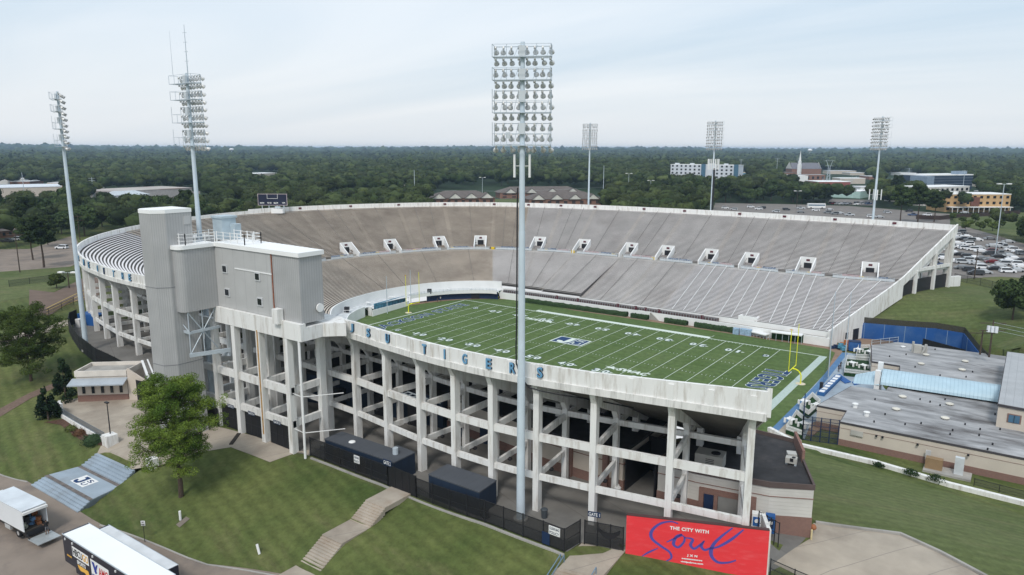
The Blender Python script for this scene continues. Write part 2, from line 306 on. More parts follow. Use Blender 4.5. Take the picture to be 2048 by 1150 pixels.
RIMN = crv([(120.8, 89.9), (97.7, 93.8), (86, 94.3), (76, 93.3), (66, 92), (44, 91), (20, 90.6), (2, 90.2), (-8, 88.8), (-20, 86.2), (-38, 79.3), (-54, 68.5), (-68, 53.5), (-80, 34), (-87, 14), (-88.5, 0)])
WLK = crv([(110.6, 66.2), (98.5, 64.3), (85, 63.8), (70, 63.8), (54, 64), (38, 63.6), (19, 62.6), (.7, 60), (-17, 53.5), (-31, 42.7), (-40, 25), (-45.3, 10), (-46.8, 0)])
FRT = crv([(100.5, 36.4), (80, 36.8), (60, 37), (40, 36.8), (20, 36.3), (5, 35.6), (-6, 33.5), (-15.6, 25.4), (-20.8, 16), (-23, 6), (-23.3, 0)])
def at(c, t, side=1):
    i = t*(len(c)-1); x = np.interp(i, range(len(c)), c[:, 0]); d = np.interp(i, range(len(c)), c[:, 1]); return np.array([x, Y0+side*d])
def solve_u(c, u, z, side=1, lo=0., hi=1.):  # curve parameter of the aisle seen at column u
    q = np.linspace(lo, hi, 700); us = np.array([PX(*at(c, t, side), z)[0] for t in q])-u
    i = np.where(us[:-1]*us[1:] <= 0)[0]
    return float(q[i[0]]) if len(i) else hi
up_st = [(0., 0.)]+[(solve_u(WLK, w, 13.2), solve_u(RIMF, r, 27.)) for r, w in [(1788, 1721), (1669, 1616), (1569, 1515), (1478, 1417), (1368, 1303), (1288, 1223), (1190, 1143), (1122, 1090), (1056, 1040), (987, 985), (888, 905), (795, 830), (700, 757), (598, 687)]]+[(1., 1.)]
lo_st = [(0., 0., 3.2)]+[(solve_u(FRT, f, z), solve_u(WLK, w, 13.), z) for w, f, z in [(1657, 1612, 3.2), (1563, 1513, 3.2), (1474, 1411, 3.2), (1391, 1322, 3.2), (1312, 1240, 3.2), (1240, 1161, 3.2), (1147, 1082, 4.4), (1068, 1045, 4.6), (985, 985, 4.8), (887, 910, 4.8), (797, 842, 4.8), (711, 783, 4.8)]]+[(1., 1., 4.8)]
ZW, ZR = 12.7, 25.5
def inner(tw, tr, side, d, rim=None):
    a = at(WLK, tw, side); b = at(RIMF if rim is None else rim, tr, side); v = b-a; v /= np.linalg.norm(v); return a+v*d
# ------------------------------------------------------------------ ground height
CPT = [(50, -76, 9.7), (60, -76, 9.7), (70, -75.5, 9.6), (80, -75.4, 9.6), (95, -75.2, 9.6), (104, -75.3, 9.6), (109, -72.3, 9.6), (81, -80, 8.4), (84, -80, 8.4), (81, -84.5, 8.1), (84, -84.5, 8.1), (81, -87.6, 6.5), (84, -87.6, 6.5), (83, -92, 6.3),
 (60, -88, 7.8), (68, -84, 8.1), (72, -79, 9.1), (70, -93, 6.35), (54, -95.8, 6.3), (35, -97, 6.3), (20, -98, 6.5), (0, -100, 7), (92, -82, 7.9), (95, -90, 6.3), (105, -80, 8.4), (106, -90, 6.4), (115, -77, 8.2), (121.5, -68, 7.9), (127, -65, 7.0), (115, -86, 6.2), (130, -75, 5.2), (145, -78, 5), (138, -130, 4.5), (90, -110, 6), (50, -115, 6.3), (0, -120, 7.5),
 (21, -88.5, 8.6), (30, -92.5, 7.7), (9, -85, 8.8), (0, -83, 9.0), (-10, -76, 10.6), (5, -76, 10.0), (-20, -69, 11), (-30, -78, 10.3), (-45, -95, 9.5), (-70, -110, 9),
 (112, -70.2, 9.5), (116, -68.5, 9.1), (121, -66.5, 8.7), (42.5, -94.7, 6.5), (37.2, -92.5, 6.7), (50.5, -91.5, 6.9), (39, -89.4, 7.3), (49.3, -89.6, 7.6), (44, -91.5, 6.8), (38.3, -87.6, 8.4), (48.2, -87.9, 8.5), (43, -87.8, 8.3), (18, -79, 8.8), (24, -76, 8.9), (38, -85.8, 8.75), (45, -81, 9.2), (40, -77, 9.4), (28, -80, 8.8), (0, -66, 11), (-12, -64, 11), (12, -68, 10.6), (25, -68, 10), (38, -70, 9.7),
 (-30, -58, 11), (-50, -48, 11), (-80, -20, 10.5), (-95, 20, 10), (-95, 60, 9.5), (-70, 100, 9.3), (-40, 120, 9.3), (10, 128, 9.3), (60, 128, 9.3), (100, 122, 9.3),
 (104, -8.5, .1), (111, -11.5, .4), (120, -13.5, .45), (130, -15, .5), (142, -17, .55), (160, -19, .6), (115, -21, 2.2), (130, -25, 2.6), (112, -31, 4.4), (114, -41, 6.9), (130, -37, 5.8), (122.6, -49, 8.3), (122, -44, 7.6), (131, -47.4, 8.4), (138, -51, 8.4), (152, -42, 6.8), (155, -62, 8.2), (106, -15, .8), (106, -30, 5), (104, -42, 8.5),
 (123, -55, 8.6), (126, -60, 8.6), (135, -55, 8.6), (121, -60, 8.9), (145, -58, 8.5), (107, 78, 4.8), (112, 92, 9.2), (117, 105, 9.4), (122, 118, 9.0), (129.5, 80, 4.8), (137, 82, 8.0), (130, 92, 9.2), (141, 62, 7.2), (134, 62, 3.5), (131.5, 70, 4.3), (146, 40, 6), (150, 10, 4), (160, 60, 8), (155, 100, 9), (118, 80, 4.9), (145, 120, 9), (124, 79, 4.7)]
_P = np.array(CPT, float); _X = _P[:, :2]; _n = len(_P)
_K = np.sqrt(((_X[:, None]-_X[None])**2).sum(-1)); _A = np.block([[_K, np.ones((_n, 1))], [np.ones((1, _n)), np.zeros((1, 1))]]); _w = np.linalg.solve(_A, np.r_[_P[:, 2], 0])
def sstep(a, b, x): t = np.clip((x-a)/(b-a), 0, 1); return t*t*(3-2*t)
def inpoly(x, y, poly):
    x = np.asarray(x, float); y = np.asarray(y, float); r = np.zeros(x.shape, bool); n = len(poly)
    for i in range(n):
        x1, y1 = poly[i]; x2, y2 = poly[(i+1) % n]
        if y1 == y2: continue
        c = ((y1 > y) != (y2 > y)) & (x < (x2-x1)*(y-y1)/(y2-y1)+x1); r ^= c
    return r
PIT_ = [(101, -10.5), (111, -9.8), (126, -12.5), (150, -15.5), (150, 46), (137, 60), (133, 62), (129, 77.5), (122, 78.3), (113, 75.8), (104.5, 74), (99, 58), (99, -8)]
CONC = [(66.5, -73.6), (85, -73.8), (104.8, -73.8), (105.2, -71.8), (109.2, -69.8), (120, -64.6), (120.2, -60), (118.5, -57.5), (116, -45), (60, -30), (40, -40), (45, -72), (50, -74.3)]
STEPP = [(39.2, -95.2), (49.6, -94.9), (49.2, -91), (47.6, -87.3), (39.4, -87.0), (39.6, -91)]
def Hill(x, y):
    d = np.hypot(x-CX, y-CY); a = np.arctan2(y-CY, x-CX)
    return sstep(1800, 9000, d)*(34+6*np.sin(a*9+1)+4*np.sin(a*23)+9*np.sin(a*2.2+.9))+4*np.sin(x/310.)*np.sin(y/270.+1)*sstep(500, 1200, d)
def H(x, y):
    x = np.asarray(x, float); y = np.asarray(y, float); sh = x.shape; xf = x.ravel(); yf = y.ravel(); o = np.full(xf.shape, 9.)
    near = (xf > -130) & (xf < 190) & (yf > -170) & (yf < 170)
    if near.any():
        q = np.c_[xf[near], yf[near]]; z = np.sqrt(((q[:, None]-_X[None])**2).sum(-1))@_w[:-1]+_w[-1]
        w = sstep(-130, -90, q[:, 0])*(1-sstep(160, 190, q[:, 0]))*sstep(-170, -135, q[:, 1])*(1-sstep(130, 170, q[:, 1])); o[near] = 9+(z-9)*w
        o[near] = np.where(inpoly(q[:, 0], q[:, 1], CONC), 9.7, o[near]); o[near] = np.where(inpoly(q[:, 0], q[:, 1], PIT_), -.25, o[near])
        o[near] = np.where(inpoly(q[:, 0], q[:, 1], STEPP), np.minimum(o[near], 6.0), o[near])
    o = o+Hill(xf, yf)
    return o.reshape(sh)
def Hs(x, y): return float(H(np.array([x]), np.array([y]))[0])
def onH(u, v, z0=8.):  # photograph point on the ground surface
    z = z0
    for _ in range(25): p = G(u, v, z); z = .5*z+.5*Hs(p[0], p[1])
    return np.array([p[0], p[1], z])
GS = 1.5
def steps_(a, b, n, g=1.16):
    out = []; x = a; s = GS; d = 1 if b > a else -1
    while (b-x)*d > 0: s = min(s*g, 420); x += d*s; out.append(x)
    return out
gx = np.array(sorted(steps_(-90, -14000, 0))+list(np.arange(-90, 175.1, GS))+steps_(175, 9000, 0)); gy = np.array(sorted(steps_(-150, -1500, 0))+list(np.arange(-150, 135.1, GS))+steps_(135, 14500, 0))
XX, YY = np.meshgrid(gx, gy, indexing='ij'); ZZ = H(XX, YY)
_C = np.array([35., Y0]); _hw = lambda t, s: tuple(at(WLK, t, s)+(_C-at(WLK, t, s))/np.linalg.norm(_C-at(WLK, t, s))*4.5)
hole = [_hw(t, 1) for t in np.linspace(0, 1, 50)]+[_hw(t, -1) for t in np.linspace(1, 0, 50)]
hole = [(99.9, 80), *[h for h in hole if h[0] < 99.5], (99.9, -31)]
cxm = (XX[:-1, :-1]+XX[1:, 1:])/2; cym = (YY[:-1, :-1]+YY[1:, 1:])/2; keep = ~inpoly(cxm, cym, hole)
nx_, ny_ = XX.shape; idx = np.arange(nx_*ny_).reshape(nx_, ny_)
fc = np.stack([idx[:-1, :-1], idx[1:, :-1], idx[1:, 1:], idx[:-1, 1:]], -1)[keep]
def npmesh(name, V, F, mat, smooth=False):
    me = bpy.data.meshes.new(name); k = F.shape[1]; me.vertices.add(len(V)); me.vertices.foreach_set('co', np.asarray(V, np.float32).ravel()); me.loops.add(F.size); me.loops.foreach_set('vertex_index', F.astype(np.int32).ravel())
    me.polygons.add(len(F)); me.polygons.foreach_set('loop_start', np.arange(0, F.size, k, dtype=np.int32)); me.polygons.foreach_set('loop_total', np.full(len(F), k, np.int32))
    if smooth: me.polygons.foreach_set('use_smooth', np.ones(len(F), bool))
    me.update(calc_edges=True)
    if mat: me.materials.append(mat)
    return me
gm = npmesh('ground', np.c_[XX.ravel(), YY.ravel(), ZZ.ravel()], fc, lawn, True)
ground = bpy.data.objects.new('ground', gm); C.objects.link(ground); tag(ground, kind='structure')
# distance-dependent undergrowth colour for the wooded land beyond the lawns
t = lawn.node_tree; nb = t.nodes['Principled BSDF']; src = nb.inputs['Base Color'].links[0].from_socket
g_ = t.nodes.new('ShaderNodeNewGeometry'); ln_ = t.nodes.new('ShaderNodeVectorMath'); ln_.operation = 'DISTANCE'; t.links.new(g_.outputs['Position'], ln_.inputs[0]); ln_.inputs[1].default_value = (30, 0, 9)
mr_ = t.nodes.new('ShaderNodeMapRange'); mr_.inputs['From Min'].default_value = 260; mr_.inputs['From Max'].default_value = 420; t.links.new(ln_.outputs['Value'], mr_.inputs[0])
mm_ = t.nodes.new('ShaderNodeMixRGB'); t.links.new(mr_.outputs[0], mm_.inputs[0]); t.links.new(src, mm_.inputs[1]); mm_.inputs[2].default_value = (.022, .040, .016, 1); t.links.new(mm_.outputs[0], nb.inputs['Base Color'])
def drape(poly, name, mat, off=.045, label=None, cat=None, kind='structure', step=GS):
    poly = [(float(p[0]), float(p[1])) for p in poly]; bm = bmesh.new(); bm.faces.new([bm.verts.new((x, y, 0)) for x, y in poly])
    xs = [p[0] for p in poly]; ys = [p[1] for p in poly]
    if max(xs)-min(xs) > 320 or max(ys)-min(ys) > 320: step = 12
    for ax, lo, hi in ((0, min(xs), max(xs)), (1, min(ys), max(ys))):
        for k in np.arange(math.ceil(lo/step)*step, hi, step):
            co = [0, 0, 0]; no = [0, 0, 0]; co[ax] = k; no[ax] = 1
            bmesh.ops.bisect_plane(bm, geom=bm.verts[:]+bm.edges[:]+bm.faces[:], plane_co=co, plane_no=no, dist=1e-5)
    vs = bm.verts[:]; z = H(np.array([v.co.x for v in vs]), np.array([v.co.y for v in vs]))
    for v, q in zip(vs, z): v.co.z = q+off
    bmesh.ops.recalc_face_normals(bm, faces=bm.faces); me = bpy.data.meshes.new(name); bm.to_mesh(me); bm.free(); me.materials.append(mat)
    if len(me.polygons) and me.polygons[0].normal.z < 0: me.flip_normals()
    o = bpy.data.objects.new(name, me); C.objects.link(o); return tag(o, label, cat, None, kind)
# ------------------------------------------------------------------ the stadium
ST = thing('stadium', 'huge white concrete horseshoe stadium with grey bench tiers around a green football field', 'stadium', (40, Y0, 0))
VOM = [(solve_u(WLK, u, 13.2), u) for u in (709, 793, 886, 959, 1070, 1155, 1247, 1320, 1407, 1488, 1604, 1738)]
def wnormal(t, side):
    a = at(WLK, max(0, t-.01), side); b = at(WLK, min(1, t+.01), side); d = b-a; n = np.array([-d[1], d[0]])/np.linalg.norm(d); r = at(RIMF, t, side)-at(WLK, t, side)
    return n if n@r > 0 else -n
vrects = []
for t, u in VOM:
    c = at(WLK, t, 1); n = wnormal(t, 1); vrects.append((c, n))
def invom(p):
    for c, n in vrects:
        d = p-c; a = d@n; b = d@np.array([-n[1], n[0]])
        if -.5 < a < 6.4 and abs(b) < 2.15: return True
    return False
def tier(side, cf, cb, sa, sb, za, zb, nr, seg, shift=0., bench=True, thick=.6):
    """stepped concrete slab between stations sa and sb (curve parameters front, back)"""
    F = [at(cf, sa[0]+(sb[0]-sa[0])*i/seg, side) for i in range(seg+1)]; B = [at(cb, sa[1]+(sb[1]-sa[1])*i/seg, side) for i in range(seg+1)]
    if shift: F = [f+(b-f)/np.linalg.norm(b-f)*shift for f, b in zip(F, B)]
    s = MB(); bn = MB(); dz = (zb-za)/nr
    def P(i, r): return F[i]*(1-r)+B[i]*r
    for k in range(nr):
        z = za+dz*k
        for i in range(seg):
            q = [P(i, k/nr), P(i+1, k/nr), P(i+1, (k+1)/nr), P(i, (k+1)/nr)]
            if side > 0 and shift and k < 14 and invom(sum(q)/4): continue
            fl = q if side > 0 else q
            s.add([(*q[0], z-dz), (*q[1], z-dz), (*q[1], z), (*q[0], z), (*q[2], z), (*q[3], z)], [(0, 1, 2, 3), (3, 2, 4, 5)])
            if bench:
                r0 = (k+.42)/nr; r1 = (k+.92)/nr; h = z+.40; a, b, c, d = P(i, r0), P(i+1, r0), P(i+1, r1), P(i, r1)
                bn.add([(*a, h), (*b, h), (*c, h), (*d, h), (*a, h-.13), (*b, h-.13)], [(0, 1, 2, 3), (4, 5, 1, 0)])
    for i in range(seg):  # soffit
        a, b, c, d = F[i], F[i+1], B[i+1], B[i]; s.add([(*a, za-dz-thick), (*b, za-dz-thick), (*c, zb-dz-thick), (*d, zb-dz-thick)], [(0, 1, 2, 3)])
    return s, bn, (F, B)
def slope_strip(side, cf, cb, sa, w, za, zb, lift, nr=0, shift=0.):
    """thing running up the slope: aisle or divider"""
    f = at(cf, sa[0], side); b = at(cb, sa[1], side); d = (b-f)/np.linalg.norm(b-f); f = f+d*shift; n = np.array([-d[1], d[0]])*w/2; m = MB()
    if nr:
        dz = (zb-za)/nr
        for k in range(nr):
            p = f+(b-f)*k/nr; q = f+(b-f)*(k+1)/nr; mid = (p+q)/2; z = za+dz*k+lift
            if side > 0 and shift and k < 14 and invom(mid): continue
            m.hexa([(*(p-n), z-dz), (*(p+n), z-dz), (*(q+n), z-dz), (*(q-n), z-dz)], [(*(p-n), z), (*(p+n), z), (*(q+n), z), (*(q-n), z)]); m.hexa([(*(mid-n), z), (*(mid+n), z), (*(q+n), z), (*(q-n), z)], [(*(mid-n), z+dz/2), (*(mid+n), z+dz/2), (*(q+n), z+dz/2), (*(q-n), z+dz/2)])
    else: m.hexa([(*(f-n), za+lift), (*(f+n), za+lift), (*(b+n), zb+lift), (*(b-n), zb+lift)], [(*(f-n), za+lift+.06), (*(f+n), za+lift+.06), (*(b+n), zb+lift+.06), (*(b-n), zb+lift+.06)])
    return m
bench_gb = M('bench_grey_fade', (.40, .355, .33), .75, .18, .12, dirt=(.26, .21, .18), dirt_amt=.6, dirt_scale=.1)
for side, rim in ((1, RIMF), (-1, RIMN)):
    n_up = len(up_st)-1
    for i in range(n_up):
        a, b = up_st[i], up_st[i+1]; Ns = i >= 9; vis = side > 0 or i >= 5
        seg = 13 if side > 0 else (6 if vis else 3)
        s, bn, _ = tier(side, WLK, rim, a, b, ZW+.5, ZR, 43, seg, 2.3, vis)
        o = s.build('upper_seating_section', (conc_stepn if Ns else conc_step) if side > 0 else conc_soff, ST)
        bm_ = bench_b if (Ns and side > 0) else bench_g
        if side < 0: bm_ = bench_w if 6 <= i <= 11 else bench_b
        if vis: bn.build('bench_rows', bm_, o)
        if side > 0: 
            for q in (.33, .66) if i % 2 else (.5,):
                slope_strip(side, WLK, rim, (a[0]+(b[0]-a[0])*q, a[1]+(b[1]-a[1])*q), .10, ZW+.9, ZR+.4, .03, 0, 2.3).build('expansion_joint', M('joint_dark', (.20, .185, .17), .9), o)
        if i and vis: slope_strip(side, WLK, rim, a, 1.5, ZW+.5, ZR, .05, 43, 2.3).build('aisle', aisle_m, ST)
    for i in range(len(lo_st)-1):
        a, b = lo_st[i], lo_st[i+1]; Ns = i >= 9; vis = side > 0 or i >= 9; za = b[2] if i < 12 else 4.8
        seg = 13 if side > 0 else 4
        s, bn, _ = tier(side, FRT, WLK, a, b, za, ZW-.3, 40 if za < 4 else 36, seg, 0, vis)
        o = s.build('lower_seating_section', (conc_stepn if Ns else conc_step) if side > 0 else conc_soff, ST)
        bmm = bench_w if i < 4 else (bench_b if Ns else bench_g)
        if vis: bn.build('bench_rows', bmm, o)
        if side > 0 and i < 4:
            for q in (.25, .5, .75): slope_strip(side, FRT, WLK, (a[0]+(b[0]-a[0])*q, a[1]+(b[1]-a[1])*q), .13, za+.35, ZW+.3, .10).build('white_divider', white, o)
        elif side > 0: slope_strip(side, FRT, WLK, (a[0]+(b[0]-a[0])*.5, a[1]+(b[1]-a[1])*.5), .10, za+.3, ZW+.2, .05).build('expansion_joint', MATS['joint_dark'], o)
        if i and vis: slope_strip(side, FRT, WLK, a, 1.5, a[2], ZW-.3, .05, 40).build('aisle', aisle_m, ST)
    # walkway between the tiers with railing panels
    K = 120; pts = [at(WLK, k/K, side) for k in range(K+1)]; inn = [at(WLK, k/K, side)+wnormal(k/K, side)*2.6 for k in range(K+1)]
    m = MB(); m.grid([[(*p, ZW), (*q, ZW)] for p, q in zip(pts, inn)]); m.grid([[(*p, ZW), (*p, ZW-.9)] for p in pts]); m.grid([[(*q, ZW+.6), (*q, ZW)] for q in inn])
    m.build('walkway', conc_g, ST)
    ts = [0]+[l[1] for l in lo_st[1:-1]]+[1]
    for j in range(len(ts)-1):
        if side < 0 and j < 9: continue
        a, b = ts[j]+.006, ts[j+1]-.006; kk = 14; pp = [at(WLK, a+(b-a)*q/kk, side) for q in range(kk+1)]
        r = MB(); r.wall(pp, ZW+.15, ZW+.85, .05); r.build('walkway_railing', M('railing_panel', (.50, .53, .55), .6, .1, 1.5), ST)
        p2 = MB()
        for q in pp: p2.box((*q, ZW), (.07, .07, 1.15))
        p2.wall(pp, ZW+1.08, ZW+1.15, .06); p2.build('railing_posts', galv, ST)
        if side > 0:
            rr = random.Random(j); w1 = a+(b-a)*.12; w2 = a+(b-a)*.88; kk = 16
            for c0, c1, mt in ((0., .42, pink if j % 2 else bluech), (.5, .95, bluech if rr.random() < .5 else pink)):
                ch = MB()
                for q in np.arange(c0, c1, .028):
                    p = at(WLK, w1+(w2-w1)*q, side)+wnormal(w1+(w2-w1)*q, side)*1.3
                    if invom(p): continue
                    ch.box((*p, ZW), (.45, .45, .95+rr.random()*.15), .4)
                ch.build('loge_chairs', mt, ST)
    # parapet around the rim with ledge band
    K = 160; pts = [at(rim, k/K, side) for k in range(K+1)]; sg = 1 if side > 0 else -1
    zt = [27.25 if side > 0 else 26.72+.5*max(0, 1-k/10) for k in range(K+1)]
    m = MB(); m.wall(pts, 24.55, zt, .35, -.1*sg if side > 0 else .1); m.build('parapet', conc_w, ST)
    m = MB(); m.wall(pts, 24.4, 25.12, .5, -.2 if side > 0 else .2); m.build('parapet_ledge', conc_s, ST)
# plaques above each aisle, yellow barriers and vomitories of the far side
for a in up_st[1:-1]:
    p = at(RIMF, a[1], 1); n = wnormal(a[0], 1); c = p-n*.25; ang = math.atan2(n[1], n[0])-math.pi/2
    MB().box((*c, 26.25), (1.1, .12, .62), ang).build('section_plaque', maroon, ST)
    c = at(WLK, a[0], 1)+wnormal(a[0], 1)*1.0; MB().box((*c, ZW), (1.2, .5, .85), ang).build('yellow_barrier', ylw2, ST)
for (c, n), (t, u) in zip(vrects, VOM):
    s_ = np.array([-n[1], n[0]]); ang = math.atan2(n[1], n[0])-math.pi/2; m = MB()
    for sg in (-1, 1):
        a = c+s_*sg*2.1+n*.3; b = c+s_*sg*2.1+n*6.1; w = s_*.15
        m.hexa([(*(a-w), ZW), (*(a+w), ZW), (*(b+w), ZW), (*(b-w), ZW)], [(*(a-w), ZW+1.2), (*(a+w), ZW+1.2), (*(b+w), ZW+4.3), (*(b-w), ZW+4.3)])
    e = c+n*6.2
    for x0, x1, z0, z1 in ((-2.25, -1.05, 0, 4.4), (1.05, 2.25, 0, 4.4), (-1.05, 1.05, 2.5, 4.4)):
        p = e+s_*(x0+x1)/2; m.box((*p, ZW+z0), (x1-x0, .3, z1-z0), ang)
    v = m.build('vomitory', white, ST)
    d = MB(); d.box((*(e-n*.2), ZW+.01), (2.2, .12, 2.75), ang); d.build('passage_shade_panel', black, v)  # black panel over the doorway stands in for the shade inside
    MB().box((*(c+n*6.02), ZW+3.25), (1.0, .06, .6), ang).build('section_plaque', maroon, v)
# letters on the near parapet
def rimframe(t, side=-1, rim=RIMN):
    a = at(rim, max(0, t-.004), side); b = at(rim, min(1, t+.004), side); d = (b-a)/np.linalg.norm(b-a); return at(rim, t, side), d
def rimletter(ch, t, hgt, z, col):
    p, d = rimframe(t); r = -d; out = np.array([r[1], -r[0]])  # facing outwards
    m = MB(); text(m, ch, 1.0, (*(p+out*.46), z), (*r, 0), (0, 0, 1), .05, .02, 1, fit=(hgt*({'I': .15, 'M': .75}.get(ch, .56)), hgt)); o = m.build('parapet_letter', col, ST); m = MB(); text(m, ch, 1.0, (*(p+out*.34+r*.05), z-.03), (*r, 0), (0, 0, 1), .1, .02, 1, fit=(hgt*({'I': .15, 'M': .75}.get(ch, .56)), hgt)); m.build('letter_shade', navyk, o)  # navy copy set behind each letter stands in for its shadow
for ch, u in zip('JSUTIGERS', (708, 741, 779, 853, 893, 933, 981, 1027, 1083)): rimletter(ch, solve_u(RIMN, u, 25.9, -1, 0, .35), 1.1, 25.92, ltblue)
for ch, u in zip('HOMEOFTHE', (146, 152, 172, 182, 200, 213, 232, 250, 264)):
    t = {'H': None}.get(ch, 0); 
    tt = solve_u(RIMN, u, 25.9, -1, .36, .56) if u > 146 else None
    if tt is not None: rimletter(ch, tt, 1.2, 25.92, M('letter_navy', (.02, .05, .12), .5) if u % 2 else ltblue)
# near side frames
cu = (1518, 1342, 1184, 1068, 975, 898, 828, 760, 697, 640)
ct = [.0045]+[solve_u(RIMN, u, 24.6, -1, 0, .4) for u in cu[1:]]
sp = ct[-1]-ct[-2]; s_ = ct[-1]
while s_ < .60: s_ += .0235 if s_ < .33 else .0315; ct.append(s_)
def ringbeam(pts, z, w, h, name='ring_beam', mt=None):
    for a, b in zip(pts[:-1], pts[1:]): MB().beam((*a, z), (*b, z), w, h).build(name, mt or conc_w, ST)
outer = []; inn1 = []; inn2 = []
for k, t in enumerate(ct):
    p, d = rimframe(t); q = at(WLK, t*1.0, -1); v = q-p; v /= np.linalg.norm(v); n = np.array([d[1], -d[0]]); n = n if n@v > 0 else -n
    fl = rad(20.8)*max(0, 1-t/.2); v = n if k else np.array([-.355, .935]); v = v*(.5)+n*.5; v /= np.linalg.norm(v)
    if k == 0: v = np.array([-.355, .935])
    o1 = p+v*.9; i1 = p+v*8.3; i2 = p+v*16.2; i3 = p+v*25.; outer.append(o1); inn1.append(i1); inn2.append(i2)
    ang = math.atan2(v[1], v[0])-math.pi/2; zg = Hs(*o1) if k > 12 else 9.7
    m = MB(); m.box((*o1, zg-.3), (.66, .95, 24.5-zg), ang); c0 = o1-v*.5; c1 = o1-v*1.15
    m.add([(*(c0+r), z) for r in (-d*.3, d*.3) for z in (23.2, 24.5)]+[(*(c1+r), 24.5) for r in (-d*.3, d*.3)], [(0, 1, 4), (2, 5, 3), (0, 4, 5, 2), (1, 3, 5, 4), (0, 2, 3, 1)])
    m.build('column', conc_w, ST)
    zi = 24.1-7.4*.43; m = MB(); m.box((*i1, 9.4), (.6, .75, zi-9.4), ang)
    e0 = i1-v*.45; e1 = i1-v*1.9; m.add([(*(e0+r), z) for r in (-d*.3, d*.3) for z in (zi-1.8, zi+.3)]+[(*(e1+r), zi+.4) for r in (-d*.3, d*.3)], [(0, 1, 4), (2, 5, 3), (0, 4, 5, 2), (1, 3, 5, 4), (0, 2, 3, 1)]); m.build('inner_column', conc_w, ST)
    MB().box((*i2, 9.4), (.75, .9, 24-15.3*.43-9.4), ang).build('inner_column', conc_w, ST)
    MB().beam((*(p+v*.4), 24.5), (*(p+v*29), 24.5-28.6*.43), .55, 1.5).build('raker_beam', conc_w, ST)
    MB().beam((*o1, 18.5), (*(p+v*12.6), 18.5), .36, .75).build('cross_beam', conc_w, ST)
    MB().beam((*o1, 14.0), (*i1, 14.0), .34, .62).build('cross_beam', conc_w, ST)
for k, (a, b) in enumerate(zip(outer, inn1)):
    if k < 14: q = a+(b-a)*.42; MB().ball((q[0]+.25, q[1], 13.25), .3, 10, 6, .75).build('beam_lamp', black, ST)
for k0, f0, z in ((1, .15, 12.9), (6, .3, 17.6), (9, .2, 17.4)):
    a, b = outer[k0]+(inn1[k0]-outer[k0])*f0, outer[k0+1]+(inn1[k0+1]-outer[k0+1])*f0; d_ = (inn1[k0]-outer[k0])/7.4; m = MB()
    for s in (0, .9): m.beam((*(a+d_*s), z), (*(b+d_*s), z), .1, .14)
    for q in np.linspace(.05, .95, 7): m.beam((*(a+(b-a)*q), z), (*(a+(b-a)*q+d_*.9), z), .08, .1)
    m.build('cable_tray', galv, ST)
ringbeam(outer, 14.0, .42, .66); ringbeam(outer, 18.6, .5, .8); ringbeam(inn1, 18.8, .4, .65, 'inner_ring_beam')
for t in [(a+b)/2 for a, b in zip(ct[:-1], ct[1:])]+ct:
    p, d = rimframe(t); out = np.array([-d[1], d[0]]); out = out if out[1] < 0 else -out; ang = math.atan2(d[1], d[0]); MB().box((*(p+out*.14), 25.0), (.55, .5, 1.68), ang).build('parapet_pilaster', conc_w, ST)
# far side: columns and rakers, the open end wall
for t in np.arange(.0035, .62, .0262):
    p, d = rimframe(t, 1, RIMF); n = np.array([d[1], -d[0]]); n = n if n[1] < 0 or t > .5 else -n
    if t < .01: n = np.array([-.355, -.935])
    v = n; ang = math.atan2(v[1], v[0])-math.pi/2; m = MB(); m.box((*(p+v*1.5), 8.5), (.9, 1.1, 15), ang); m.box((*(p+v*10), 8.5), (.8, 1, 9.6), ang); m.box((*(p+v*17), 8.5), (.8, 1, 6.2), ang); m.build('column', conc_w, ST)
    MB().beam((*(p+v*.4), 23.4), (*(p+v*26), 11.6), .6, 1.3).build('raker_beam', conc_w, ST); MB().beam((*(p+v*1), 15.5), (*(p+v*19), 15.5), .5, .9).build('cross_beam', conc_w, ST)
A2 = np.array([100.05, 59.3]); dv = np.array([.355, .935]); gz_ = lambda s: 0. if s < 14.6 else (4.2 if s < 15 else 4.2+(s-15)*.30 if s < 32 else 9.3)
for side in (1, -1):
    f = lambda s: (A2+dv*s) if side > 0 else np.array([(A2+dv*s)[0], 2*Y0-(A2+dv*s)[1]])
    top = lambda s: 3.9+s*(13.8-3.9)/30.9 if s < 30.9 else 13.8+(s-30.9)*(27.4-13.8)/(58.6-30.9)
    ss = [0, 5, 10, 14.5, 14.6, 20, 26, 32.6]; m = MB(); m.wall([f(s) for s in ss], [gz_(s)-.6 for s in ss], [top(s) for s in ss], .45); m.build('end_wall', conc_w, ST)
    ss = [32.6, 40, 50, 58.9]; m = MB(); m.wall([f(s) for s in ss], [top(s)-2.5-(.3 if s > 50 else 0) for s in ss], [top(s) for s in ss], .45); m.build('end_raker', conc_w, ST)
    if side > 0:
        for s, w in ((38.9, .8), (48.6, .8), (57.2, .9)): MB().box((*f(s), 9), (w, w, top(s)-2-9), -.36).build('end_column', conc_w, ST)
        m = MB(); m.beam((*f(38.9), 16.3), (*f(57.2), 16.3), .5, .9); m.build('end_beam', conc_w, ST)
        m = MB(); m.wall([f(s)+[-.4, .1] for s in (33, 57)], 9.0, 13.2, .08); m.build('wind_screen', black, ST)
        MB().box((*(f(60.5)), 8.9), (4.5, 1, 3.2), 1.0).build('gate_wall', conc_w, ST)
        MB().box((*(f(11.6)+[.2, -.05]), 0), (.3, 2.4, 3.0), -.36).build('service_door', black, ST)
        MB().box((*(f(7.6)+[.2, -.05]), .9), (.3, 1.1, 1.6), -.36).build('service_door', black, ST)
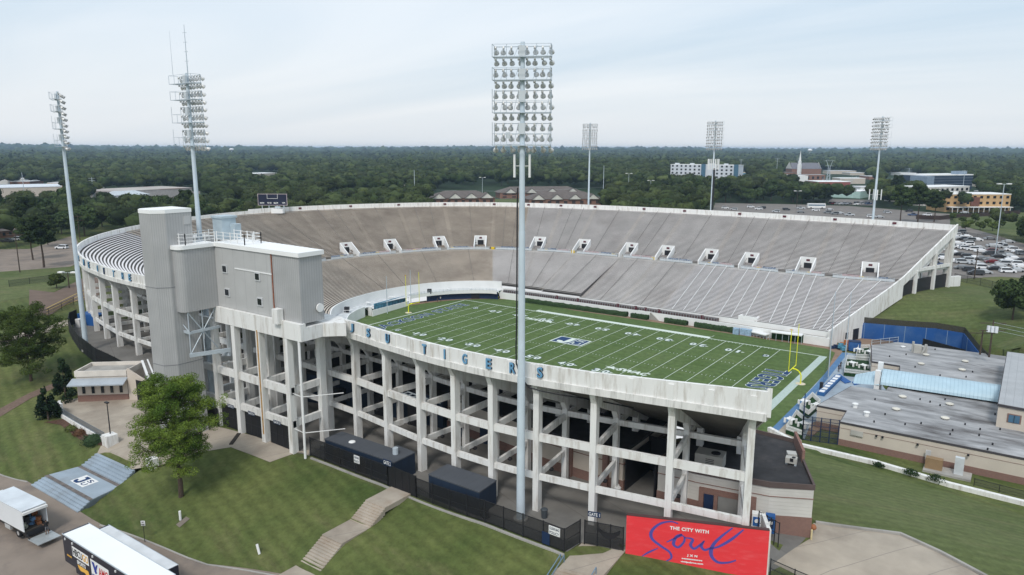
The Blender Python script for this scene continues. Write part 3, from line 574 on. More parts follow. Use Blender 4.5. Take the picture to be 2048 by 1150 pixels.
# north end: white front wall, terrace deck, blue store-room front, ramp with mural
front = [at(FRT, t, 1) for t in np.linspace(.70, 1, 30)]+[at(FRT, t, -1) for t in np.linspace(.98, .5, 30)]
m = MB(); m.wall(front, 2.2, 5.4, .35, .1); m.build('north_front_wall', white, ST)
def off(c, d): return [c[i]+np.array([(c[min(i+1, len(c)-1)]-c[max(i-1, 0)])[1]*-1, (c[min(i+1, len(c)-1)]-c[max(i-1, 0)])[0]])/np.linalg.norm(c[min(i+1, len(c)-1)]-c[max(i-1, 0)])*d for i in range(len(c))]
ins = off(front, 4.2) 
m = MB(); m.grid([[(*a, 2.6), (*b, 2.6)] for a, b in zip(front, ins)]); m.build('terrace_deck', M('deck_grey', (.55, .57, .58), .7, .2, .8), ST)
MB().wall(ins[:24], 2.0, 3.15, .2).build('terrace_edge', white, ST); MB().wall(ins[34:], .0, 3.1, .25).build('terrace_edge', white, ST)
m = MB(); m.wall(off(front, 4.4)[:24], 3.7, 3.76, .05); m.wall(off(front, 4.4)[:24], 3.35, 3.4, .05)
for q in off(front, 4.4)[:24]: m.box((*q, 3.0), (.06, .06, .8))
m.build('terrace_railing', galv, ST)
m = MB(); m.wall(off(front, 3.2)[:19], 0, 2.55, .2); m.build('store_front', navy, ST)
m = MB(); q = off(front, 3.4)[5:8]; m.wall(q, 0, 2.3, .2, .12); m.build('store_door', black, ST)
# sideline front wall with loge seats and railing
fr = [at(FRT, t, 1)-[0, 1.6] for t in np.linspace(0.0, .70, 70)]
m = MB(); m.wall(fr, 0, 2.1, .4); m.build('sideline_front_wall', white, ST)
m = MB(); m.grid([[(*a, 2.05), (*(b), 2.05)] for a, b in zip(fr, [at(FRT, t, 1) for t in np.linspace(0.0, .70, 70)])]); m.build('loge_floor', conc_g, ST)
m = MB(); m.wall([at(FRT, t, 1)-[0, .1] for t in np.linspace(0.0, .70, 70)], 1.6, 3.35, .25); m.build('loge_back_wall', white, ST)
m = MB()
for t in np.linspace(.20, .69, 260): p = at(FRT, t, 1)-[0, .9]; m.box((*p, 2.05), (.42, .4, .95))
m.build('loge_chairs', M('dark_maroon_chairs', (.10, .07, .07), .7, .3, 3), ST)
m = MB(); p_ = [at(FRT, t, 1)-[0, 1.6] for t in np.linspace(.2, .69, 90)]; m.wall(p_, 2.95, 3.0, .05)
for q in p_: m.box((*q, 2.1), (.05, .05, .9))
m.build('loge_railing', galv, ST)
# player tunnel in the far front wall
c = np.array(G(1500, 660, 0)[:2]); m = MB(); m.box((c[0]-2.3, c[1]-.6, 0), (.5, 4.4, 4.2)); m.box((c[0]+2.3, c[1]-.6, 0), (.5, 4.4, 4.2)); m.box((c[0], c[1]-2.6, 2.7), (4.1, .4, 1.7)); o = m.build('player_tunnel', white, ST)
MB().box((c[0], c[1]-.8, 0), (4.05, .3, 2.7)).build('tunnel_gate', black, o)
for u in (1078, 1118, 1160, 1240, 1275, 1295, 1322, 1408):
    p = solve_u(FRT, u, 3); q = at(FRT, p, 1)-[0, 1.5]
    if u > 1110: MB().box((*q, 2.3), (.8, .25, 1.0)).build('loge_gate', maroon, ST)
# ------------------------------------------------------------------ playing field
YD = .9144
fld = MB(); fp = [tuple(at(FRT, t, 1)-[0, 1.9]) for t in np.linspace(0, .56, 14)]+[tuple(at(FRT, t, 1)+[1.5, 0]) for t in np.linspace(.62, 1, 10)]+[tuple(at(FRT, t, -1)+[1.5, 0]) for t in np.linspace(.97, .62, 10)]+[tuple(at(FRT, t, -1)) for t in np.linspace(.56, 0, 14)]+[(111, -9.8), (112, 0), (110, 20), (108, 40), (104, 57)]
fld.prism(fp, -.3, .0); struct(fld, 'field_dirt_border', dirtm)
far_edge = [(x, y-4.2) for x, y in [tuple(at(FRT, t, 1)) for t in np.linspace(.0, .5, 12)]]
gp = far_edge+[tuple(at(FRT, t, 1)+[3.2+2*math.sin((t-.6)*7), -1]) for t in np.linspace(.62, .95, 8)]+[(-20, Y0)]+[tuple(at(FRT, t, -1)+[3.5, 1]) for t in np.linspace(.95, .62, 8)]+[(-4, -8), (100, -9), (107.5, -5.5), (107.5, 20), (104.5, 40), (103, 54)]
f2 = MB(); f2.prism(gp, -.2, .02); struct(f2, 'playing_field', field_m)
ln = MB(); lg = MB(); FZ = .03
def strip(m, x0, y0, x1, y1, z=FZ): m.add([(x0, y0, z), (x1, y0, z), (x1, y1, z), (x0, y1, z)], [(0, 1, 2, 3)])
for k in range(0, 101, 5): x = k*YD; strip(ln, x-.06, 0, x+.06, 48.77)
for k in range(1, 100):
    if k % 5:
        for y in (18.29, 30.48): strip(ln, k*YD-.05, y-.3, k*YD+.05, y+.3)
        for y in (.1, 48.07): strip(ln, k*YD-.05, y, k*YD+.05, y+.6)
strip(ln, -9.144, 48.77, 100.6, 49.1); strip(ln, -9.144, -.33, 100.6, 0); strip(ln, -9.5, -.33, -9.144, 49.1); strip(lg, 100.6, -.33, 102.3, 49.1); strip(ln, 20*YD, 49.1, 80*YD, 50.6, FZ+.002); strip(ln, 20*YD, 50.6, 20*YD+.12, 52.6); strip(ln, 80*YD, 50.6, 80*YD+.12, 52.6)
struct(ln, 'yard_lines', line_m); struct(lg, 'end_line', line_g)
nm = MB(); nb_ = MB()
def ftext(t, s, c, r, u, offw=.0, fit=None, sp=1., wm=nm, bm2=None, shear=0.):
    if bm2 is not None: text(bm2, t, s, (*c, FZ+.004), (*r, 0), (*u, 0), 0, .2, sp, fit); text(wm, t, s, (*c, FZ+.009), (*r, 0), (*u, 0), 0, offw, sp, fit)
    else: text(wm, t, s, (*c, FZ+.009), (*r, 0), (*u, 0), 0, offw, sp, fit, shear)
for k in range(10, 91, 10):
    d = str(min(k, 100-k)); x = k*YD
    for ch, s in ((d[0], -1), (d[1], 1)):
        wd = .5 if ch == '1' else 1.35; ftext(ch, 2.4, (x+s*1.2, 7.5), (1, 0), (0, 1), .09, (wd, 2.1), bm2=nb_); ftext(ch, 2.4, (x-s*1.2, 41.2), (-1, 0), (0, -1), .09, (wd, 2.1), bm2=nb_)
    if k != 50:
        s = -1 if k < 50 else 1
        for y in (7.7, 41.0): nm.add([(x+s*2.1, y-.3, FZ+.009), (x+s*3.0, y, FZ+.009), (x+s*2.1, y+.3, FZ+.009)], [(0, 1, 2) if s > 0 else (0, 2, 1)])
for x, s in ((0, 1), (91.44, -1)): ftext('G', 2.2, (x+s*1.2, 7.3), (1, 0), (0, 1), .05, (1.2, 1.7), bm2=nb_); ftext('G', 2.2, (x+s*1.2, 41.4), (-1, 0), (0, -1), .05, (1.2, 1.7), bm2=nb_)
ew = MB(); en = MB()
for v, c, w in (('JACKSON STATE', -4.6, (39, 5.0)), ('TIGERS', 96., (23, 5.4))):
    pass
ew = MB()
text(ew, 'JACKSON STATE', 6, (-4.6, 24.4, FZ+.006), (0, 1, 0), (-1, 0, 0), 0, .30, 1.15, (38.5, 4.8)); text(en, 'JACKSON STATE', 6, (-4.6, 24.4, FZ+.014), (0, 1, 0), (-1, 0, 0), 0, .16, 1.15, (38.5, 4.8))
text(ew, 'TIGERS', 6, (96.0, 23.9, FZ+.006), (0, -1, 0), (1, 0, 0), 0, .30, 1.1, (15.5, 5.0)); text(en, 'TIGERS', 6, (96.0, 23.9, FZ+.014), (0, -1, 0), (1, 0, 0), 0, .16, 1.1, (15.5, 5.0))
for (u, v), fl in (((1256, 742), 1), ((1075, 640), -1)):
    c = G(u, v); r = (fl, 0); up = (0, fl); ftext('SWAC', 2.6, (c[0]+fl*1.2, c[1]), r, up, .12, (7.2, 1.9), wm=nm, shear=.25)
    st = [(c[0]-fl*4.1+math.cos(a)*q*1.6, c[1]+math.sin(a)*q, FZ+.009) for a, q in [(math.pi*(.5+k/5), 1.25 if k % 2 == 0 else .5) for k in range(10)]]; nm.add(st, [tuple(range(10))])
# midfield block logo
lx, ly = 45.3, 25.2
def lp(m, pts, z): m.add([(lx+a*.7, ly+b*.7, z) for a, b in pts], [tuple(range(len(pts)))])
def rot(pts): return pts
lp(ew, [(-6.6, -4.3), (6.6, -4.3), (6.6, 4.3), (-6.6, 4.3)], FZ+.016); lp(en, [(-6.0, -3.7), (6.0, -3.7), (6.0, 3.7), (-6.0, 3.7)], FZ+.022)
lw = MB(); lp(lw, [(-1.6, 3.7), (.5, 3.7), (.5, -1.2), (0, -2.6), (-1, -3.5), (-2.6, -3.7), (-3.9, -3.2), (-4.6, -2.2), (-4.6, -1.1), (-2.6, -1.1), (-2.5, -1.8), (-1.9, -2), (-1.6, -1.4)], FZ+.028)
text(lw, 'S', 4, (lx+2.4, ly+1.3, FZ+.028), (1, 0, 0), (0, 1, 0), 0, .02, 1, (2.3, 1.6)); text(lw, 'U', 4, (lx+2.4, ly-1.3, FZ+.028), (1, 0, 0), (0, 1, 0), 0, .02, 1, (2.3, 1.6)); lp(lw, [(1.0, 3.7), (1.35, 3.7), (1.35, -3.7), (1.0, -3.7)], FZ+.028)
struct(nb_, 'number_outline', M('field_navy', (.010, .040, .125), .8, .1, 2)); struct(nm, 'yard_numbers', line_m); struct(ew, 'end_zone_outline', line_m); struct(en, 'end_zone_lettering', MATS['field_navy']); struct(lw, 'midfield_logo', line_m)
def goal(x, s, lab):
    t = thing('goalpost', lab, 'goalpost', (x+s*1.9, Y0, 0)); m = MB(); b = (x+s*1.9, Y0)
    m.path([(*b, 0), (*b, 1.7), (b[0]-s*.15, Y0, 2.2), (b[0]-s*.6, Y0, 2.75), (b[0]-s*1.2, Y0, 3.0), (x, Y0, 3.05)], .14, 8); m.build('gooseneck', yellow, t)
    MB().tube((x, Y0-2.82, 3.05), (x, Y0+2.82, 3.05), .09).build('crossbar', yellow, t)
    for q in (-1, 1): MB().tube((x, Y0+q*2.82, 3.0), (x, Y0+q*2.82, 12.2), .07).build('upright', yellow, t)
    MB().tube((*b, .02), (*b, .06), 1.0, 1.0, 20).build('base_pad', M('base_sand', (.62, .55, .42), .9), t)
    MB().box((x, Y0-2.9, 12.0), (.7, .04, .12)).build('wind_ribbon', M('orange_ribbon', (.6, .22, .03), .7), t)
goal(100.6, 1, 'yellow goalpost behind the TIGERS end zone'); goal(-9.3, -1, 'yellow goalpost behind the JACKSON STATE end zone')
# hedges along the far wall
for u0, u1, lab in ((1055, 1262, 'long clipped green hedge along the white wall behind the far sideline'), (1270, 1303, 'short clipped hedge just left of the white stair in the far wall'), (1336, 1382, 'clipped hedge just right of the white stair in the far wall'), (1396, 1482, 'clipped hedge ending at the player tunnel in the far wall')):
    a = at(FRT, solve_u(FRT, u0, 0), 1); b = at(FRT, solve_u(FRT, u1, 0), 1); m = MB(); P = []
    for k in range(41):
        p = a+(b-a)*k/40; row = []
        for dy, z in ((-3.1, 0), (-3.15, .9), (-2.9, 1.35), (-2.3, 1.4), (-2.0, .9), (-2.0, 0)): row.append((p[0]+random.uniform(-.1, .1), p[1]+dy+random.uniform(-.12, .12), z*random.uniform(.9, 1.1)))
        P.append(row)
    m.grid(P); one(m, 'hedge', hedge_m, lab, 'hedge', 'hedges along the far sideline wall')
m = MB(); P = []
for k in range(30):
    t = .99-k*.012; p = at(FRT, t, -1)+np.array([5.2, 0]); P.append([(p[0]+dx+random.uniform(-.12, .12), p[1]+(29-k)*.0, z) for dx, z in ((-.9, 0), (-.9, 1.6), (.8, 1.6), (1., 0))])
hp = [G(u, v, 0) for u, v in ((684, 643), (700, 634), (722, 629), (744, 632))]; m = MB(); rs = random.Random(2)
for a, b in zip(hp[:-1], hp[1:]):
    P = []
    for k in range(13):
        q = np.array(a[:2])*(1-k/12)+np.array(b[:2])*k/12; d = np.array(b[:2])-np.array(a[:2]); d /= np.linalg.norm(d); n = np.array([-d[1], d[0]])
        P.append([(*(q+n*w+[rs.uniform(-.1, .1), rs.uniform(-.1, .1)]), z) for w, z in ((0, 0), (0, 1.7), (1.6, 1.8), (1.8, 0))])
    m.grid(P)
one(m, 'hedge', hedge_m, 'curved dark hedge in the near corner behind the JACKSON STATE end zone', 'hedge')
# ramp with mural in the north end
rp = [G(757, 631, 0), G(812, 607, 0)]; q0 = np.array(G(745, 633, 0)[:2]); q1 = np.array(G(818, 611, 0)[:2])
t = thing('access_ramp', 'white ramp with railing and blue mural panel behind the goalpost at the JACKSON STATE end', 'ramp', (*q0, 0))
m = MB(); m.wall([q0, q1], 0, [1.9, 1.5], .25); m.wall([q0+[-.5, .2], q0+[-3.4, .4]], 0, 2.7, .25); m.build('ramp_wall', white, t)
m = MB(); m.wall([q0+[-2.4, 3], q1+[-3, 1.5]], 0.2, [3.0, 2.6], .2); pnl = m.build('mural_panel', M('teal_mural', (.10, .30, .42), .7, .45, .5, dirt=(.02, .05, .12), dirt_amt=.9, dirt_scale=.5), t)
m = MB(); m.wall([q0, q1], [2.9, 2.5], [2.96, 2.56], .05)
for k in range(14): p = q0+(q1-q0)*k/13; m.box((*p, 1.6), (.05, .05, 1.2))
m.build('handrail', black, t)
# light towers
lampP = MB()
nn = 10; prof = [(0, .02), (.08, .12), (.22, .24), (.42, .30), (.5, .30)]
ax_ = Vector((0, .80, -.6)).normalized(); aa = Vector((1, 0, 0)); bb = ax_.cross(aa)
vs = []; 
for h, r in prof: vs += [tuple(ax_*h+(aa*math.cos(2*math.pi*i/nn)+bb*math.sin(2*math.pi*i/nn))*r+Vector((0, .12, -.15))) for i in range(nn)]
lampP.add(vs, [(j*nn+i, j*nn+(i+1) % nn, (j+1)*nn+(i+1) % nn, (j+1)*nn+i) for j in range(len(prof)-1) for i in range(nn)]); lampP.box((0, -.05, -.15), (.2, .22, .34))
lo_ = lampP.build('floodlight', lampshell, None, True); lampme = lo_.data; bpy.data.objects.remove(lo_)
rows_z = [58.0, 57.0, 55.95, 54.9, 53.95, 52.9, 51.9, 50.9, 49.9, 48.85]
def tower(x, y, ztop, label, base, extras='', look=(46, 24.4)):
    t = thing('light_tower', label, 'light tower', (x, y, base), 'floodlight towers around the stadium'); a = math.atan2(look[1]-y, look[0]-x)-math.pi/2; R_ = np.array([math.cos(a), math.sin(a)]); F_ = np.array([-math.sin(a), math.cos(a)]); dz = ztop-58.5
    m = MB(); m.tube((x, y, base), (x, y, base+16), .46, .40, 28); m.tube((x, y, base+15.8), (x, y, base+31), .38, .32, 28); m.tube((x, y, base+30.8), (x, y, ztop), .30, .20, 28); m.build('pole', pole_m, t)
    m = MB(); m.tube((x, y, base), (x, y, base+.35), .8, .8, 16); m.build('pole_base', conc_g, t)
    m = MB()
    for i, z in enumerate(rows_z):
        z += dz+.12; th = .16 if i in (1, 3, 6, 9) else .07; c = np.array([x, y])+F_*.28
        m.beam((*(c-R_*2.75), z+th/2), (*(c+R_*2.75), z+th/2), .1 if th < .1 else .16, th)
        if th > .1: m.beam((*(c-R_*2.75-F_*1.3), z), (*(c+R_*2.75-F_*1.3), z), .06, .06); m.beam((*(c-R_*2.75-F_*.6), z), (*(c+R_*2.75-F_*.6), z), .5, .04)
    for i0, i1 in ((0, 1), (2, 3), (4, 6), (7, 9)):
        z0 = rows_z[i1]+dz+.1; z1 = rows_z[i0]+dz+.2
        for s in (-2.75, -1.4, 1.4, 2.75):
            p = np.array([x, y])+R_*s-F_*1.05; m.tube((*p, z0), (*p, z0+1.1), .025, .025, 4)
        for s in (-2.75, 2.75):
            for f in (-1.05, .28): p = np.array([x, y])+R_*s+F_*f; m.tube((*p, z0), (*p, z1), .03, .03, 4)
            p0 = np.array([x, y])+R_*s; m.tube((*(p0-F_*1.05), z0), (*(p0+F_*.28), z0), .04, .04, 4); m.tube((*(p0-F_*1.05), z0+1.1), (*(p0+F_*.28), z0+1.1), .025, .025, 4)
        pa = np.array([x, y])-F_*1.05; m.tube((*(pa-R_*2.75), z0+1.1), (*(pa+R_*2.75), z0+1.1), .025, .025, 4)
        for s in (-2.2, -.9, .9, 2.2):
            p = np.array([x, y])+R_*s+F_*.2; m.tube((*p, z0), (*(p+R_*.5), z1), .02, .02, 4)
    m.build('lamp_frame', galv, t)
    m = MB()
    for i0, i1 in ((0, 1), (2, 3), (4, 5), (7, 8)): m.box((x-F_[0]*.35, y-F_[1]*.35, rows_z[i1]+dz+.1), (.62, .3, 1.05), a)
    if extras != 'far': m.box((*(np.array([x, y])-R_*1.35-F_*.3), rows_z[8]+dz-.3), (.4, .2, .6), a)
    m.build('ballast_box', M('ballast_grey', (.58, .62, .65), .5, .04), t)
    for z in rows_z:
        for k in range(8):
            p = (np.array([x, y])+R_*(-2.62+k*.75)+F_*.35)-[x, y]; o = bpy.data.objects.new('floodlight', lampme); C.objects.link(o); o.parent = t; o.location = (*p, z+dz-base); o.scale = (.9, .9, .9); o.rotation_euler = (0, 0, a+random.uniform(-.35, .35)); WL[o.name] = (x, y, base)
    return t, R_, F_
tA, RA, FA = tower(97.7, -71.6, 58.6, 'tall pale blue light tower standing in front of the near stand, largest in view', 9.7)
tB, RB, FB = tower(44.4, -73.9, 58.6, 'light tower with whip antennas rising behind the grey press box', 9.7)
tC, RC, FC = tower(-3.9, -69.9, 58.5, 'leaning-looking light tower seen side-on at the left end of the stadium', 11.0)
tD, _, _ = tower(-3.9, 118.9, 58.5, 'far light tower behind the brown-roofed apartments side of the rim', 9.3, 'far')
tE, RE, FE = tower(44.4, 122.6, 58.5, 'far light tower with a ring of white antennas, in front of the white hotel', 9.3, 'far')
tF, RF, FF = tower(97.7, 120.3, 58.6, 'far light tower at the right near the pine trees and tan building', 9.3, 'far')
def panels(t, x, y, z0, z1, r, n, a0, pairs=True):
    m = MB()
    for k in range(n):
        a = a0+2*math.pi*k/n; 
        for da in ((-.18, .18) if pairs else (0,)): m.box((x+r*math.cos(a+da), y+r*math.sin(a+da), z0), (.18, .3, z1-z0), a)
        m.tube((x, y, (z0+z1)/2), (x+r*math.cos(a), y+r*math.sin(a), (z0+z1)/2), .04, .04, 4)
    m.build('antenna_panel', white, t)
panels(tA, 97.7, -71.6, 46.0, 48.2, .75, 2, .5); panels(tE, 44.4, 122.6, 41.5, 45.2, 1.9, 6, 0); panels(tF, 97.7, 120.3, 33.2, 36.4, 1.7, 4, .3)
MB().tube((44.9, 122.3, 9.3), (44.9, 122.3, 42), .35, .35, 8).build('cable_bundle', black, tE)
m = MB(); m.tube((44.4+1.1, -73.9-.5, 58.3), (44.4+1.1, -73.9-.5, 64.6), .07, .03, 5); m.tube((44.4-1.3, -73.9-1.2, 58.3), (44.4-1.3, -73.9-1.2, 64), .03, .01, 4)
for z in (60, 61.2, 62.4, 63.6): m.tube((45.2, -74.5, z), (45.8, -74.3, z), .03, .03, 4)
m.build('whip_antenna', galv, tB)
cab = [(97.7-.34, -71.6-.26, 45)]+[(97.7-.36-.006*k, -71.88, 45-k*2) for k in range(1, 8)]+[(97.25, -71.9, 29), (97.25, -71.85, 27.2), (97.5, -71.4, 25.6), (98.2, -70.9, 24.5), (99.3, -70.2, 24.15), (101, -69.2, 23.8), (103.5, -66.5, 23.0), (106.5, -63.5, 21.9)]
m = MB(); m.path(cab, .075, 6); m.build('cable_bundle', black, tA)
# ------------------------------------------------------------------ press box
PB = thing('press_box', 'tall windowless grey corrugated press box with elevator tower on the near stand', 'press box', (52, -76, 9.7))
m = MB(); m.prism([(48.7, -74.5), (66.6, -74.5), (66.6, -71.0), (48.7, -70)], 27.35, 35.7); m.build('main_hall', corr, PB)
m = MB(); m.prism([(48.5, -74.72), (66.85, -74.72), (66.85, -70.8), (48.5, -69.8)], 35.7, 36.25); m.build('roof', white_roof, PB)
m = MB(); m.prism([(48.7, -74.56), (61.0, -74.56), (61.0, -74.46), (48.7, -74.46)], 27.5, 35.6); m.build('front_panels', corr2, PB)
m = MB(); m.box((61.3, -74.6, 27.5), (.12, .08, 8.2)); m.build('rust_streak', M('rust_red', (.30, .10, .05), .9, .4, 3), PB)
m = MB(); m.box((57.3, -74.6, 33.0), (8, .08, .14)); m.build('gutter', white, PB)
for x, z in ((51.0, 32.2), (51.2, 29.0), (58.2, 31.9), (58.4, 28.6)):
    w = MB(); w.box((x, -74.6, z), (1.15, .16, 1.15)); o = w.build('window', M('window_frame_grey', (.55, .56, .57), .5), PB); MB().box((x, -74.64, z+.18), (.8, .16, .8)).build('pane', glass, o)
# lobby wing with rounded corner
arc = [(48.9-.9+.9*math.cos(a), -79.7+.9+.9*math.sin(a)) for a in np.linspace(0, -math.pi/2, 7)]
m = MB(); m.prism([(48.9, -74.4)]+arc+[(44.5, -79.7), (44.5, -74.4)], 27.3, 35.7); m.build('lobby_wing', corr, PB)
arc2 = [(49.1-.9+.9*math.cos(a), -79.9+.9+.9*math.sin(a)) for a in np.linspace(0, -math.pi/2, 7)]
m = MB(); m.prism([(49.1, -74.3)]+arc2+[(44.5, -79.9), (44.5, -74.3)], 35.7, 36.2); m.build('roof', white_roof, PB)
tw = [(47.3, -76.6), (47.3, -80.2), (46.2, -81.6), (43.8, -81.8), (42.6, -80.9), (42.6, -76.6)]
m = MB(); m.prism(tw, 9.0, 40.4); m.build('elevator_tower', corr, PB)
cx_, cy_ = 45., -79.2; m = MB(); m.prism([(cx_+(a-cx_)*1.02, cy_+(b-cy_)*1.02) for a, b in tw], 40.4, 40.9); m.build('roof', white_roof, PB)
m = MB(); m.prism([(cx_+(a-cx_)*1.012, cy_+(b-cy_)*1.012) for a, b in tw], 20.0, 20.12); m.prism([(cx_+(a-cx_)*1.012, cy_+(b-cy_)*1.012) for a, b in tw], 30.6, 30.72); m.build('panel_joint', M('joint_grey', (.24, .245, .25), .7), PB)
m = MB(); m.box((47.33, -77.3, 38.8), (.1, .9, 1.1)); m.build('hatch', M('hatch_grey', (.5, .5, .5), .6), PB)
m = MB(); 
for k in range(4): m.box((47.34, -79.2, 33.8+k*.28), (.1, .9, .12))
m.build('louver', white, PB)
m = MB(); m.prism([(38, -74.5), (41.8, -74.5), (41.8, -70), (38, -70)], 27.3, 36.2); m.build('stair_house', corr2, PB)
m = MB(); m.tube((41.9, -75.6, 9.7), (41.9, -75.6, 36.2), .12, .12, 6); m.tube((40.9, -76.2, 9.7), (40.9, -76.2, 30), .07, .07, 6)
for z in np.arange(12, 30, 1.2): m.tube((41.9, -75.6, z), (40.9, -76.2, z), .03, .03, 4)
m.build('drain_pipe', white, PB)
m = MB(); rails = [((49, -74.2), (55, -74.0)), ((49, -71.5), (55, -71.5)), ((55, -74), (55, -71.5)), ((46.5, -79), (48.6, -78.5)), ((48.6, -78.5), (48.8, -74.4)), ((46, -76.5), (46, -72))]
for a, b in rails:
    for z in (36.7, 37.15, 37.6): m.tube((*a, z), (*b, z), .035, .035, 5)
    n = max(2, int(math.dist(a, b)/1.3))
    for k in range(n+1): p = np.array(a)+(np.array(b)-np.array(a))*k/n; m.box((*p, 36.2), (.1, .1, 1.5))
m.build('roof_railing', white, PB)
m = MB(); m.box((46.8, -71.5, 36.2), (2.2, 2.2, 3.0)); m.box((46.8, -71.5, 39.2), (2.5, 2.5, .3)); m.box((48.4, -70.8, 36.2), (1.0, 1, 2.2)); m.build('cooling_unit', M('unit_blue_grey', (.42, .50, .55), .5, .1), PB)
# under frame
m = MB()
for x in (43.5, 47.3, 52.3, 57.8, 63.6): m = MB(); m.box((x, -74.55, 9.3), (.8, .85, 16)); m.build('column', conc_w if x != 57.8 else conc_s, PB)
MB().box((57.85, -75.0, 11.0), (.22, .06, 14.4)).build('rust_streak', rust, PB)
for x in (43.5, 47.3, 52.3, 57.8, 63.6):
    for z in (14.1, 18.6): MB().beam((x, -74.4, z), (x, -69.5, z), .5, .9).build('cross_beam', conc_s, PB)
    MB().box((x+.1, -69.6, 9.3), (.8, .9, 15.4)).build('inner_column', conc_w, PB)
for z, h in ((14.1, .9), (18.6, 1.0)): MB().beam((40, -74.5, z), (64, -74.5, z), .5, h).build('ring_beam', conc_s if z < 15 else conc_w, PB)
MB().beam((48.0, -74.62, 27.4), (66.9, -74.62, 27.4), .8, 2.2).build('base_beam', conc_w, PB); MB().beam((41, -74.5, 25.4), (48.0, -74.5, 25.4), .6, 1.0).build('base_beam', conc_w, PB)
m = MB(); m.prism([(48.2, -74.2), (66.9, -74.2), (66.9, -71.6), (69.0, -69.6), (66, -67.6), (48.2, -67.6)], 25.2, 26.9); m.build('base_slab', conc_w, PB)
m = MB(); m.beam((43, -78.9, 24.6), (48.8, -78.9, 24.6), .25, .35); m.beam((48.6, -79, 24.6), (48.6, -74.5, 24.6), .25, .35)
m.beam((45.8, -74.5, 21), (50.6, -74.5, 21.0), .3, .5)
for a, b in (((48.6, -79, 21.5), (48.6, -75, 27.2)), ((48.6, -75, 21.5), (48.6, -79, 27.2)), ((48.6, -77, 21.5), (48.6, -77, 27.2)), ((48.6, -79, 21.5), (48.6, -79, 27.2)), ((44, -79, 27.2), (48.6, -79, 24.6))): m.tube(a, b, .07, .07, 5)
m.beam((48.6, -79.2, 21.6), (50.4, -74.3, 21.6), .35, .5); m.build('brace_frame', galv, PB)
m = MB(); m.box((62.6, -75.1, 27.0), (1.1, .9, 1.9)); m.build('junction_box', conc_w, PB)
m = MB(); m.tube((66.3, -74.9, 9.7), (66.3, -74.9, 27.2), .17, .17, 10)
for z in (13.2, 18.0): m.beam((66.3, -74.9, z), (63.6, -74.5, z-.1), .08, .08); m.beam((66.3, -74.9, z), (70.2, -71.5, z+.4), .08, .08)
m.build('support_pipe', white, PB)
m = MB(); m.tube((66.7, -71.8, 29), (66.9, -71.8, 29), .55, .55, 14); m.build('dish', white, PB)
# pole B is concealed by the wing: its shaft passes the bracing in the photo
# concession buildings under the near stand
t = thing('concession_building', 'long cream and brick concession building under the near stand with black flat roof', 'building', (86, -52, 9.7))
base = [(74.5, -56.5), (93, -59.0), (100, -59.2), (103.2, -58.9), (103.2, -45), (76, -44)]
def shrink(p, k): c = np.mean(p, axis=0); return [tuple(c+(np.array(q)-c)*k) for q in p]
m = MB(); m.prism(base, 9.6, 14.3); m.build('wall', cream, t); m = MB(); m.prism(shrink(base, 1.012), 9.6, 10.9); m.build('brick_base', brick, t); m = MB(); m.prism(shrink(base, 1.012), 12.9, 12.98); m.build('brick_course', brick, t); m = MB(); m.prism(shrink(base, 1.02), 14.3, 14.6); m.build('roof', dark_roof, t)
for x, w in ((96.3, .7), (101.2, .7)): MB().box((x, -59.3, 9.7), (w, .5, 4.0)).build('pilaster', brick, t)
for x in (78, 82, 86): MB().box((x, -57.5, 9.7), (1.6, .5, 2.4)).build('door', navyk, t)
base = [(107.5, -58.7), (112, -58.4), (119.3, -57.0), (123.2, -55.0), (118.3, -43.8), (107.5, -43)]
t = thing('annex_building', 'low cream block annex with brick base and black roof, right end of near stand', 'building', (115, -50, 8.6))
m = MB(); m.prism(base, 8.4, 14.1); m.build('wall', cream_l, t)
m = MB(); m.prism(shrink(base, 1.008), 8.4, 10.9); m.build('brick_base', brick, t); m = MB(); m.prism(shrink(base, 1.008), 12.95, 13.03); m.build('brick_course', brick, t)
m = MB(); m.prism(base, 14.1, 14.16); m.build('roof', dark_roof, t); b2 = base+[base[0]]; m = MB(); m.wall(b2, 14.0, 14.6, .25); m.build('parapet', M('brown_coping', (.10, .075, .07), .8), t)
m = MB(); m.wall([(118.3, -43.8), (120.6, -49.1)], 14.1, 15.6, .3); m.build('end_parapet', brick, t)
dr = np.array([7.3, 1.4])/7.43; o_ = np.array([112.0, -58.4]); q = lambda s, f=-.1: (o_+dr*s+np.array([dr[1], -dr[0]])*(-f))
a_ = math.atan2(dr[1], dr[0])
for s, w, z0, z1, mt, nm_ in ((.5, .5, 9.7, 12.6, brick, 'brick_surround'), (1.3, 1.1, 12.0, 12.6, brick, 'brick_surround'), (2.05, .4, 9.7, 12.6, brick, 'brick_surround'), (3.95, 3.4, 12.0, 12.6, brick, 'brick_surround'), (5.9, .6, 9.7, 12.6, brick, 'brick_surround'), (1.3, 1.0, 9.72, 12.0, navy, 'blue_door'), (3.95, 3.3, 9.72, 12.0, M('shutter_grey', (.22, .22, .21), .6), 'roller_shutter')):
    p = o_+dr*s+np.array([dr[1], -dr[0]])*.1; MB().box((*p, z0), (w, .35 if 'brick' in nm_ else .3, z1-z0), a_).build(nm_, mt, t)
def boxone(name, c, d, rz, mat, label, cat, group=None, lid=None):
    m = MB(); m.box(c, d, rz)
    if lid: m.box((c[0], c[1], c[2]+d[2]), (d[0]*1.06, d[1]*1.06, .08), rz)
    return one(m, name, mat, label, cat, group)
